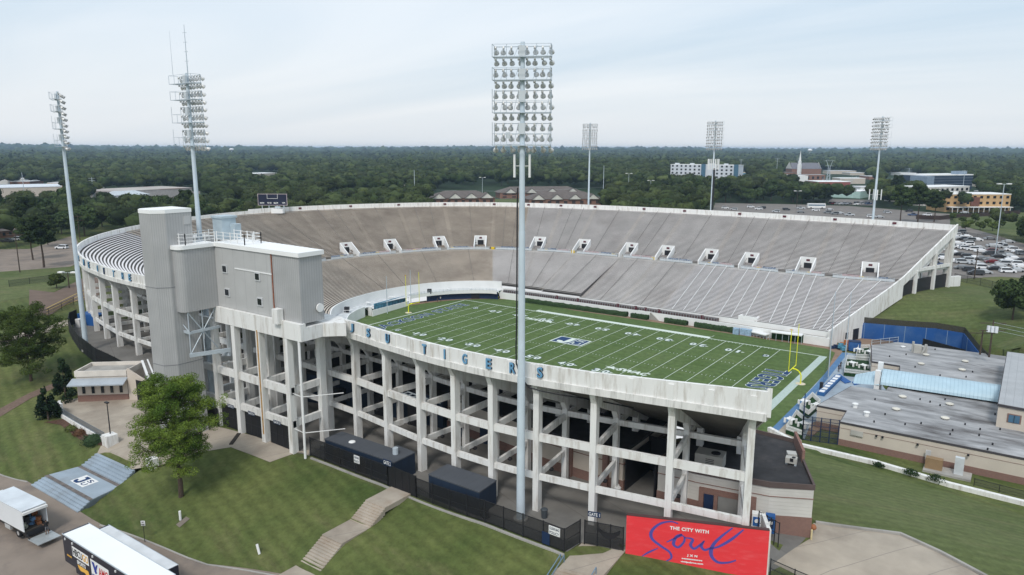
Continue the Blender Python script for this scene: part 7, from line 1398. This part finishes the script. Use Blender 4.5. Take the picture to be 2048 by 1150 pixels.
for u, v, vt, cr_, lb, wd in ((50, 398, 345, 0, 'tall plain steel mast at the far left by the white warehouse', 0), (188, 400, 355, 2, 'slender pole beside the leftmost light tower', 0), (96, 490, 436, 2, 'wooden utility pole with crossarms by the brick house', 1), (40, 545, 465, 1, 'wooden utility pole beside the road at the left', 1), (830, 410, 340, 0, 'tall concrete line pole behind the rim near the road', 0), (788, 408, 370, 3, 'wooden utility pole beside the straight road', 1), (1206, 408, 331, 0, 'tall line pole right of the apartments', 0), (655, 405, 384, 1, 'small utility pole near the cream house', 1), (1519, 345, 320, 2, 'steel line pole left of the church, first in the row', 0), (1552, 362, 316, 3, 'steel line pole nearest the church brick building', 0), (1594, 350, 315, 3, 'steel line pole right beside the steeple', 0), (1815, 372, 336, 3, 'steel line pole left of the glass office', 0), (1925, 382, 340, 2, 'steel line pole in front of the glass office', 0), (1480, 360, 318, 2, 'line pole right of the hotel', 0), (1961, 700, 660, 1, 'short dark utility pole with a transformer arm on the right slope', 1), (1979, 705, 640, 2, 'utility pole carrying white transformers on the right slope', 1), (1948, 560, 498, 0, 'leaning brown pole at the corner of the right parking lot', 1), (160, 480, 430, 2, 'utility pole among the dark trees behind the left light tower', 1)):
    x, y, zt_ = mast(u, v, vt, .28 if not wd else .2, lb, bark if wd else galv, cross=cr_, cat='utility pole' if cr_ else 'pole', nm_='utility_pole', z=6.5 if u in (1961, 1979) else 9.)
    if u == 1979:
        UT = zt_; m = MB(); 
        for k in range(3): m.tube((x-.7+k*.7, y-.3, zt_-2.6), (x-.7+k*.7, y-.3, zt_-1.3), .33, .33, 10)
        one(m, 'transformer', M('tr_white', (.7, .72, .75), .5), 'cluster of three white can transformers hanging on the slope utility pole', 'transformer')
def lattice(u, v, vt, lb):
    x, y, z = G(u, v, 9); m = MB(); h = (PX(x, y, 9)[1]-vt)*np.linalg.norm([x-CX, y-CY])/FP
    for sx in (-1, 1):
        for sy in (-1, 1): m.tube((x+sx*2, y+sy*2, 8), (x+sx*.8, y+sy*.8, 9+h*.75), .15, .12, 4); m.tube((x+sx*.8, y+sy*.8, 9+h*.75), (x+sx*3.2, y+sy*.8, 9+h), .12, .1, 4)
    for k in range(6): f = k/6*.75; w = 2-1.2*k/6; m.beam((x-w, y-w, 9+h*f), (x+w, y+w, 9+h*(f+.12)), .1, .1); m.beam((x+w, y-w, 9+h*f), (x-w, y+w, 9+h*(f+.12)), .1, .1)
    m.beam((x-4, y, 9+h*.8), (x+4, y, 9+h*.8), .2, .2); m.beam((x-5, y-1, 9+h*.98), (x+5, y+1, 9+h*.98), .2, .2); one(m, 'lattice_pylon', galv, lb, 'pylon')
lattice(1655, 376, 326, 'steel lattice pylon at the substation left of the right light tower')
rs = random.Random(9)
for k in range(22):
    m = MB(); x, y, _ = G(rs.uniform(1636, 1720), rs.uniform(366, 378), 9); m.tube((x, y, 8), (x, y, 9+rs.uniform(5, 11)), .15, .12, 5); m.beam((x-3, y, 9+5.5), (x+3, y+1, 9+5.5), .15, .15); one(m, 'substation_gantry', galv, 'grey steel gantry in the substation between the lattice pylon and the mint building', 'gantry', 'substation gantries')
# power lines over the woods
m = MB()
for va, vb, u0, u1 in ((356, 352, 555, 830), (366, 370, 555, 830), (376, 380, 600, 1206), (352, 344, 830, 1206), (392, 396, 200, 555)):
    a = np.array(G(u0, 408, 9)); b = np.array(G(u1, 408, 9)); za = 9+(408-va)*.19; zb = 9+(408-vb)*.19; pts = [(*(a[:2]*(1-q)+b[:2]*q), za*(1-q)+zb*q-4*math.sin(q*math.pi)*.5) for q in np.linspace(0, 1, 9)]; m.path(pts, .035, 4)
one(m, 'power_line', galv, 'thin sagging power lines strung across the woods behind the rim', 'power line')
for p0_, p1_, lb in (((1979, 640), (2060, 665), 'utility wires running right from the transformers on the slope'),):
    m = MB(); x, y, z = G(1979, 705, 6.5)
    for k in range(3): m.path([(x, y, UT-.5-k*.8), (x+20, y-4, UT-1.8-k*.8), (x+45, y-9, UT-2-k*.8)], .025, 4)
    one(m, 'power_line', galv, lb, 'power line')
# scoreboard
c = at(RIMF, solve_u(RIMF, 543, 28), 1); dirc = np.array([CX, CY])-c; dirc /= np.linalg.norm(dirc); fx = np.array([dirc[1]*-1, dirc[0]]); fx = fx if fx@RV[:2] > 0 else -fx; fx = fx*.94+np.array([.3, -.15]); fx /= np.linalg.norm(fx); out = np.array([fx[1], -fx[0]])
bc = c-out*1.6; t = thing('scoreboard', 'dark navy scoreboard on posts above the far left rim', 'scoreboard', (*bc, 24)); sw = 10.6; ang = math.atan2(fx[1], fx[0]); zb, ht = 28.2, 3.9
MB().box((*bc, zb), (sw, .5, ht), ang).build('board', M('score_navy', (.012, .016, .04), .6), t); m = MB(); m.box((*(bc+out*.28), zb+ht), (sw+.3, .12, .15), ang); m.box((*(bc+out*.28), zb-.15), (sw+.3, .12, .15), ang)
for s in (-1, 1): m.box((*(bc+out*.28+fx*s*sw/2), zb), (.15, .12, ht), ang)
m.build('frame', M('frame_red_white', (.5, .42, .44), .6), t); m = MB(); cc2 = bc+out*.3
for s in (-1, 1): m.box((*(cc2+fx*s*1.9), zb+ht-1.6), (.1, .08, 1.6), ang)
m.box((*cc2, zb+ht-1.6), (3.8, .08, .1), ang)
for tx, s in (('DOWN', -3.9), ('TO GO', -1.2), ('BALL ON', 1.2), ('QTR', 4.1)): text(m, tx, .5, (*(bc+out*.3+fx*s), zb+.75), (*fx, 0), (0, 0, 1), .01, .02, 1, fit=(1.5 if s != 4.1 else 1.1, .5))
m.build('lettering', white, t); m = MB()
for s in (-4, -1.5, 1.5, 4): m.box((*(bc+fx*s), 22), (.25, .25, 6.5), ang)
m.build('post', galv, t)
q = at(RIMF, solve_u(RIMF, 552, 26), 1); n = wnormal(.9, 1); q = q-n*1.5; t = thing('camera_nest', 'small white camera nest hung on the parapet below the scoreboard', 'platform', (*q, 25)); MB().box((*q, 25.3), (4.2, 2.2, 1.5), ang).build('box', white, t); m = MB(); m.box((*q, 27.2), (2, .1, .6), ang); m.build('rail', galv, t)
# ------------------------------------------------------------------ parked cars
def carproto(name, kind):
    t = thing(name, 'car', 'car', (0, 0, 0)); L_, w, h = (4.7, 1.8, 1.45) if kind == 'sedan' else ((4.75, 1.9, 1.72) if kind == 'suv' else (5.6, 1.95, 1.85))
    s = {'sedan': [(-2.35, .45), (-2.3, .85), (-1.6, .95), (-.9, 1.42), (.7, 1.42), (1.4, .98), (2.2, .8), (2.35, .45)], 'suv': [(-2.37, .5), (-2.35, 1.05), (-2.1, 1.66), (.6, 1.7), (1.35, 1.08), (2.25, .95), (2.37, .5)], 'pickup': [(-2.8, .55), (-2.8, 1.1), (-.7, 1.12), (-.55, 1.82), (.9, 1.82), (1.5, 1.15), (2.7, 1.02), (2.8, .55)]}[kind]
    lo = .28; top = [p for p in s if p[1] > (1.2 if kind != 'pickup' else 1.3)]; m = MB(); prof = s+[(s[-1][0], lo), (s[0][0], lo)]; n = len(prof)
    def ww(z): return w/2*(1 if z < 1.05 else .82)
    m.add([(x, -ww(z), z) for x, z in prof]+[(x, ww(z), z) for x, z in prof], [tuple(range(n)), tuple(range(2*n-1, n-1, -1))]+[(i, n+i, n+(i+1) % n, (i+1) % n) for i in range(n)]); body = m.build('body', None, t)
    i0 = s.index(top[0]); a, b, c, d = s[i0-1], top[0], top[-1], s[i0+len(top)]; m = MB(); e = .015
    for sg in (-1, 1):
        y1, y2 = sg*(w/2*.93+e), sg*(w/2*.82+e); m.add([(a[0]+.25, sg*(ww(1.0)*1.0+e) if 0 else y1, 1.02), (d[0]-.2, y1, 1.02), (c[0]-.05, y2, c[1]-.1), (b[0]+.1, y2, b[1]-.1)], [(0, 1, 2, 3)])
    for (p, q, sg) in ((a, b, -1), (d, c, 1)): nx = sg*.02; m.add([(p[0]+nx, -w*.40, p[1]+.06), (p[0]+nx, w*.40, p[1]+.06), (q[0]+nx, w*.38, q[1]-.04), (q[0]+nx, -w*.38, q[1]-.04)], [(0, 1, 2, 3)])
    m.build('windows', glass, t)
    for x in (-L_*.31, L_*.31):
        for y in (-w/2+.08, w/2-.08): MB().tube((x, y-.11, .33), (x, y+.11, .33), .34, .34, 12).build('wheel', tyre, t)
    for y in (-.6, .6): MB().box((L_/2-.06, y, .62), (.1, .35, .16)).build('headlight', M('headlight', (.6, .6, .58), .3), t)
    return t, body
CARP = {}
paints = {'white': (.72, .73, .75), 'black': (.015, .015, .018), 'grey': (.16, .17, .18), 'silver': (.42, .44, .46), 'dark red': (.14, .015, .02), 'blue': (.03, .06, .14)}
for kd in ('sedan', 'suv', 'pickup'):
    for pn, pc in paints.items():
        nm_ = {'sedan': 'parked_sedan', 'suv': 'parked_suv', 'pickup': 'pickup_truck'}[kd]; t, body = carproto(nm_, kd); body.data.materials.append(M('paint_'+pn, pc, .3, .02, spec=.6)); CARP[(kd, pn)] = proto(t)
USED = set(); CNT = {}
def parkcar(kd, pn, x, y, rz, label, group, z):
    pr = CARP[(kd, pn)]
    if (kd, pn) not in USED: USED.add((kd, pn)); pr.location = (x, y, z); pr.rotation_euler = (0, 0, rz); pr['label'] = label; pr['group'] = group; return
    dup(pr, (x, y, z), rz, label, group)
lotR = [(1475, 745), (1435, 770), (1520, 780), (1455, 795), (1500, 800), (1545, 808), (1600, 805), (1700, 795), (1840, 820), (1390, 830), (1450, 832), (1530, 838), (1720, 852), (1775, 847), (1820, 860), (1400, 856), (1465, 862), (1515, 870), (1565, 878), (1615, 868), (1863, 882), (1352, 880), (1630, 893), (1705, 893), (1790, 912), (1920, 897), (1950, 912), (1420, 905), (1472, 918), (1695, 914), (1850, 930), (1535, 935), (1580, 947), (1635, 950), (1765, 935), (1705, 960), (1885, 950), (1948, 965), (1340, 950), (1425, 972), (1490, 978), (1520, 962), (1592, 988), (1715, 975), (1800, 990), (1835, 968), (1890, 992), (1935, 1013), (1225, 985), (1275, 1000), (1648, 1022), (1485, 1027), (1552, 1045), (1742, 1032), (1590, 1072), (1655, 1062), (1835, 1052), (1905, 1045), (1770, 1012), (1300, 938)]
lotF = [(140, 570), (250, 560), (250, 590), (365, 575), (472, 570), (455, 594), (512, 602), (625, 612), (60, 585), (552, 599), (915, 592), (1220, 612), (790, 624), (855, 628), (1110, 612), (1080, 582), (1505, 594)]
lotM = [(480, 522), (510, 524), (535, 526), (562, 526), (590, 526), (622, 524), (680, 520), (680, 530), (740, 518), (770, 524), (720, 522)]
lotT = [(1635, 558), (1700, 568), (1830, 550), (1890, 565), (1918, 558)]
rs = random.Random(12)
def pick(i, L_): return rs.choices(list(paints), [12, 4, 4, 4, .5, .5])[0]
def carlot(lst, sc0, where, rot, group):
    P = [(sc0[0]+x/3.834, sc0[1]+y/3.834) for x, y in lst]; info = []
    for (u, v) in P:
        kd = rs.choices(['sedan', 'suv', 'pickup'], [4, 5, 1])[0]; pn = pick(0, 0)
        if abs(u-(1536+1715/3.834)) < 3 and abs(v-(270+975/3.834)) < 3: pn = 'dark red'
        info.append([u, v, kd, pn])
    keys = {}
    for r in sorted(info, key=lambda q: q[0]): keys.setdefault((r[2], r[3]), []).append(r)
    for (kd, pn), L_ in keys.items():
        for i, r in enumerate(L_):
            nmk = {'sedan': 'sedan', 'suv': 'SUV', 'pickup': 'pickup truck'}[kd]; lb = ('%s %s, the only one %s' % (pn, nmk, where)) if len(L_) == 1 else ('%s %s, %s such from the left %s' % (pn, nmk, ORD[i], where)); x, y, _ = G(r[0], r[1]+2, 9); rz = rot+rs.choice([0, math.pi])+rs.uniform(-.08, .08); parkcar(kd, pn, x, y, rz, lb, group, Hs(x, y)+.07)
carlot(lotR, (1536, 270), 'in the crowded right lot', rad(22), 'cars in the parking lot right of the stadium')
carlot(lotF, (1536, 270), 'in the far lot behind the rim', rad(25), 'cars in the far parking lot'); carlot(lotM, (1536, 270), 'in the fenced lot beyond the bus', rad(60), 'cars in the small fenced lot'); carlot(lotT, (1024, 270), 'in the lot by the dark trees', rad(25), 'cars in the far lot by the trees')
carlot([(475, 866), (130, 800), (60, 815), (175, 795)], (0, 270), 'at the far left', rad(30), 'cars on the left streets'); carlot([(730, 1060), (1095, 470), (1072, 508), (1032, 508), (1093, 498)][1:], (512, 270), 'on the road behind the rim', rad(70), 'cars on the road behind the rim')
for o in [q for k, q in CARP.items() if k not in USED]:
    for ch in kids(o): bpy.data.objects.remove(ch)
    bpy.data.objects.remove(o)
x, y, _ = G(1632, 417, 9); t = thing('white_bus', 'white bus parked at the back edge of the far parking lot', 'bus', (x, y, 9.1)); MB().box((x, y, 9.5), (11.5, 2.6, 2.9), .5).build('body', white, t); MB().box((x, y, 11), (10.8, 2.7, .8), .5).build('windows', bglass, t)
for s in (-3.6, 3.6): MB().tube((x+s*.88+.7, y+s*.48-1.3, 9.5), (x+s*.88-.7, y+s*.48+1.3, 9.5), .48, .48, 12).build('wheel', tyre, t)
# fences far
fence('brown_fence', [G(1832, 438, 9)[:2], G(1880, 440, 9)[:2], G(1915, 436, 9)[:2], G(2040, 428, 9)[:2]], 2.4, M('brown_board', (.06, .04, .035), .8), 'long dark brown fence between the pine trees and the meadow', post=8)
fence('wire_fence', [G(1908, 562, 9)[:2], G(1960, 572, 9)[:2], G(2060, 600, 9)[:2]], 2.2, chain2, 'dark wire fence between the grass hill and the right parking lot', post=5)
fence('wire_fence', [G(1915, 470, 9)[:2], G(1975, 480, 9)[:2], G(2060, 482, 9)[:2]], 2.0, chain2, 'thin wire fence along the meadow edge of the right parking lot', post=6)
fence('wire_fence', [G(20, 583, 9)[:2], G(100, 572, 9)[:2], G(180, 552, 9)[:2]], 1.8, chain2, 'wire fence on the far side of the running track', post=6); fence('wire_fence', [G(40, 665, 9)[:2], G(100, 648, 9)[:2], G(150, 625, 9)[:2]], 1.8, chain2, 'wire fence on the near side of the running track', post=6)
boxone('blue_container', (*G(186, 650, 10.9)[:2], 10.9), (5.5, 2.5, 2.6), .3, blue, 'blue shipping container behind the curved black fence at the left', 'container')
boxone('ice_freezer', (*G(160, 655, 10.9)[:2], 10.9), (1.2, 1.0, 1.9), .3, white, 'white upright freezer inside the curved black fence at the left', 'freezer')
# ------------------------------------------------------------------ individual trees
def inclr(x, y): return any(bool(inpoly(np.array([x]), np.array([y]), P)[0]) for P in CLR)
mt_ = [((2026, 630), 0, .68, 'big dark oak on the grass hill at the right edge'), ((2072, 622), 4, .7, 'dark oak cut by the right edge, beside the big oak'), ((1800, 448), 6, .95, 'tall pine right of the right light tower, leftmost of three'), ((1835, 446), 6, 1.0, 'tall pine in the middle of the three before the white apartments'), ((1868, 444), 6, .85, 'slim pine in front of the tan apartments, rightmost of three'), ((115, 588), 3, .42, 'small round tree standing between the sports lawn and the track'), ((88, 535), 6, .9, 'tall dark pine by the road at the left'), ((66, 520), 6, .75, 'second pine by the road, just left of the tallest'), ((2056, 486), 0, .8, 'large dark tree at the far corner of the right parking lot')]
for (u, v), k, s, lb in mt_: x, y, _ = G(u, v, 9); put_tree(k, x, y, s, lb, None)
for k in range(9): x, y, _ = G([1940, 1960, 1985, 1925, 1905, 1950, 1975, 2000, 1930][k], [452, 460, 462, 446, 440, 444, 450, 455, 460][k], 9); put_tree(3, x, y, .38+.05*(k % 3), '%s of the low green bushy trees on the meadow, counted from the left' % ORD[sorted([1940, 1960, 1985, 1925, 1905, 1950, 1975, 2000, 1930]).index([1940, 1960, 1985, 1925, 1905, 1950, 1975, 2000, 1930][k])], 'bushy trees on the meadow', 'bushy_tree')
ZN = [('behind the far left rim, left of the scoreboard', 195, 505, 432, 462, 24), ('behind the rim between the scoreboard and the road', 515, 790, 378, 408, 26), ('behind the rim between the road and the apartments', 815, 868, 372, 400, 6), ('beyond the apartment roofs', 870, 1190, 362, 380, 18), ('right of the apartments, behind the rim', 1205, 1335, 375, 412, 22), ('in front of the white hotel', 1335, 1545, 392, 412, 26), ('around the far parking lot', 1560, 1740, 392, 408, 14), ('at the far left beyond the road', -30, 180, 430, 490, 24), ('right of the tan apartments', 2012, 2080, 378, 470, 8), ('between the mint building and the pines', 1725, 1800, 385, 412, 8), ('behind the left warehouses', 130, 400, 362, 378, 14)]
rs = random.Random(31); TREES = []
for zn, u0, u1, v0, v1, n in ZN:
    L_ = []; tries = 0
    while len(L_) < n and tries < 4000:
        tries += 1; u = rs.uniform(u0, u1); v = rs.uniform(v0, v1); x, y, _ = G(u, v, 9)
        if inclr(x, y) or any(math.hypot(x-a[0], y-a[1]) < 9 for a in TREES+L_): continue
        if math.hypot(x-20, (y-Y0)) < 100 and x < 122 and y < 132: continue
        L_.append((x, y, u))
    L_.sort(key=lambda q: q[2]); TREES += L_
    for i, (x, y, u) in enumerate(L_): put_tree(rs.choice([0, 1, 2, 4, 5, 0, 3, 6 if rs.random() < .3 else 1]), x, y, rs.uniform(.75, 1.12), '%s from the left among the trees %s' % (ORD[i], zn), 'trees '+zn)
# ------------------------------------------------------------------ the woods beyond as one mass
rn = np.random.RandomState(77); allV = []; allF = []; off_ = 0
def ico(sub):
    b = bmesh.new(); bmesh.ops.create_icosphere(b, subdivisions=sub, radius=1); V = np.array([v.co[:] for v in b.verts]); F = np.array([[v.index for v in f.verts] for f in b.faces]); b.free(); return V, F
iv, ifc = ico(1); iv2, ifc2 = ico(2)
def wood_ring(r0, r1, spacing, cr, hgt, nleaf, lsz, fine, seed):
    rg = np.random.RandomState(seed); a0 = YAW+math.pi/2; n = int(((r1**2-r0**2)*.5*rad(92))/spacing**2); r = np.sqrt(rg.uniform(r0**2, r1**2, n)); a = a0+rg.uniform(-rad(46), rad(46), n); x = CX+r*np.cos(a); y = CY+r*np.sin(a); ok = np.ones(n, bool)
    for P in CLR: ok &= ~inpoly(x, y, P)
    ok &= ~(((x-20)**2+(y-Y0)**2 < 122**2)&(x < 126)); ok &= ~((x > 95)&(y < 260)&(x < 330)&(np.abs(y) < 260)&(r < 420)&(x+y < 330))
    for tx, ty, _ in TREES: ok &= ((x-tx)**2+(y-ty)**2 > 49)
    ok &= ~((x < -40)&(x > -160)&(y < 40)&(r < 330))
    x, y, r = x[ok], y[ok], r[ok]; z = H(x, y); return x, y, z, rg, r
def emit(x, y, z, cr, hgt, rg, V0, F0, nl, ls, lobes=1):
    global off_
    n = len(x); 
    for q in range(lobes):
        s = cr*rg.uniform(.5, 1.3, n)*(1 if lobes == 1 else .66); h = hgt*(.62+.28*s/cr*1.2+rg.uniform(0, .3, n)); nv = len(V0); jit = 1+rg.normal(0, .2, (n, nv, 1)); P = V0[None]*jit*np.stack([s, s, s*.72], -1)[:, None, :]; c = np.stack([x+(rg.uniform(-1, 1, n)*cr*.6 if lobes > 1 else 0), y+(rg.uniform(-1, 1, n)*cr*.6 if lobes > 1 else 0), z+h-s*.6], -1)
        P = P+c[:, None, :]; allV.append(P.reshape(-1, 3)); allF.append((F0[None]+(np.arange(n)*nv)[:, None, None]+off_).reshape(-1, 3)); off_ += n*nv
        if nl:
            th = rg.uniform(0, 2*np.pi, (n, nl)); u = rg.uniform(-.35, 1, (n, nl)); sq = np.sqrt(1-u*u); nr = np.stack([sq*np.cos(th), sq*np.sin(th), u], -1); qq = rg.uniform(.92, 1.3, (n, nl, 1)); c2 = c[:, None, :]+nr*qq*np.stack([s, s, s*.72], -1)[:, None, :]; a = np.cross(nr, rg.normal(0, 1, (n, nl, 3))); a /= np.linalg.norm(a, axis=-1, keepdims=True); b = np.cross(nr+rg.normal(0, .4, (n, nl, 3)), a); z_ = ls*rg.uniform(.6, 1.4, (n, nl, 1)); T = np.stack([c2-a*z_, c2+a*z_*.9+b*z_*.2, c2+b*z_*1.4], 2).reshape(-1, 3); allV.append(T); k = len(T); allF.append((np.arange(k)+off_).reshape(-1, 3)); off_ += k
for r0, r1, sp_, cr, hg, nl, ls, V0, F0, lb in ((330, 640, 10, 5.4, 13, 150, .42, iv2, ifc2, 2), (640, 1100, 12.5, 6.4, 13.5, 50, .75, iv2, ifc2, 2), (1100, 2000, 17, 8.5, 14, 18, 1.5, iv, ifc, 1), (2000, 4200, 36, 17, 14, 5, 4.5, iv, ifc, 1), (4200, 9500, 95, 46, 15, 0, 0, iv, ifc, 1)):
    x, y, z, rg, r = wood_ring(r0, r1, sp_, cr, hg, nl, ls, 0, int(r0)); 
    if len(x): emit(x, y, z, cr, hg, rg, V0, F0, nl, ls, lb)
AV = np.concatenate(allV); AF = np.concatenate(allF); wm_ = npmesh('distant_woods', AV, AF, None, True)
wmat = leafmat('leaves_woods', (.027, .046, .014), (.068, .086, .028)); nn_ = wmat.node_tree.nodes; [(setattr(q.inputs['To Min'], 'default_value', .42), setattr(q.inputs['To Max'], 'default_value', 1.6)) for q in nn_ if q.type == 'MAP_RANGE' and abs(q.inputs['To Min'].default_value-.65) < .01]; [setattr(q.inputs['Scale'], 'default_value', .035) for q in nn_ if q.type == 'TEX_NOISE']; wm_.materials.append(wmat)
wo_ = bpy.data.objects.new('distant_woods', wm_); C.objects.link(wo_); tag(wo_, 'dense dark green woods covering the flat land to the horizon', 'woods', None, 'stuff')
# ------------------------------------------------------------------ air
hzb = MB(); hzb.hexa([(-14500, -1900, -4), (9500, -1900, -4), (9500, 15000, -4), (-14500, 15000, -4)], [(-14500, -1900, 72), (9500, -1900, 72), (9500, 15000, 72), (-14500, 15000, 72)])
hm = bpy.data.materials.new('haze_air'); hm.use_nodes = True; t_ = hm.node_tree; t_.nodes.clear(); pv = t_.nodes.new('ShaderNodeVolumePrincipled'); pv.inputs['Color'].default_value = (.56, .75, 1.0, 1); pv.inputs['Density'].default_value = .000095; pv.inputs['Anisotropy'].default_value = .2
om = t_.nodes.new('ShaderNodeOutputMaterial'); t_.links.new(pv.outputs[0], om.inputs['Volume']); ho = hzb.build('haze', hm); tag(ho, kind='stuff')
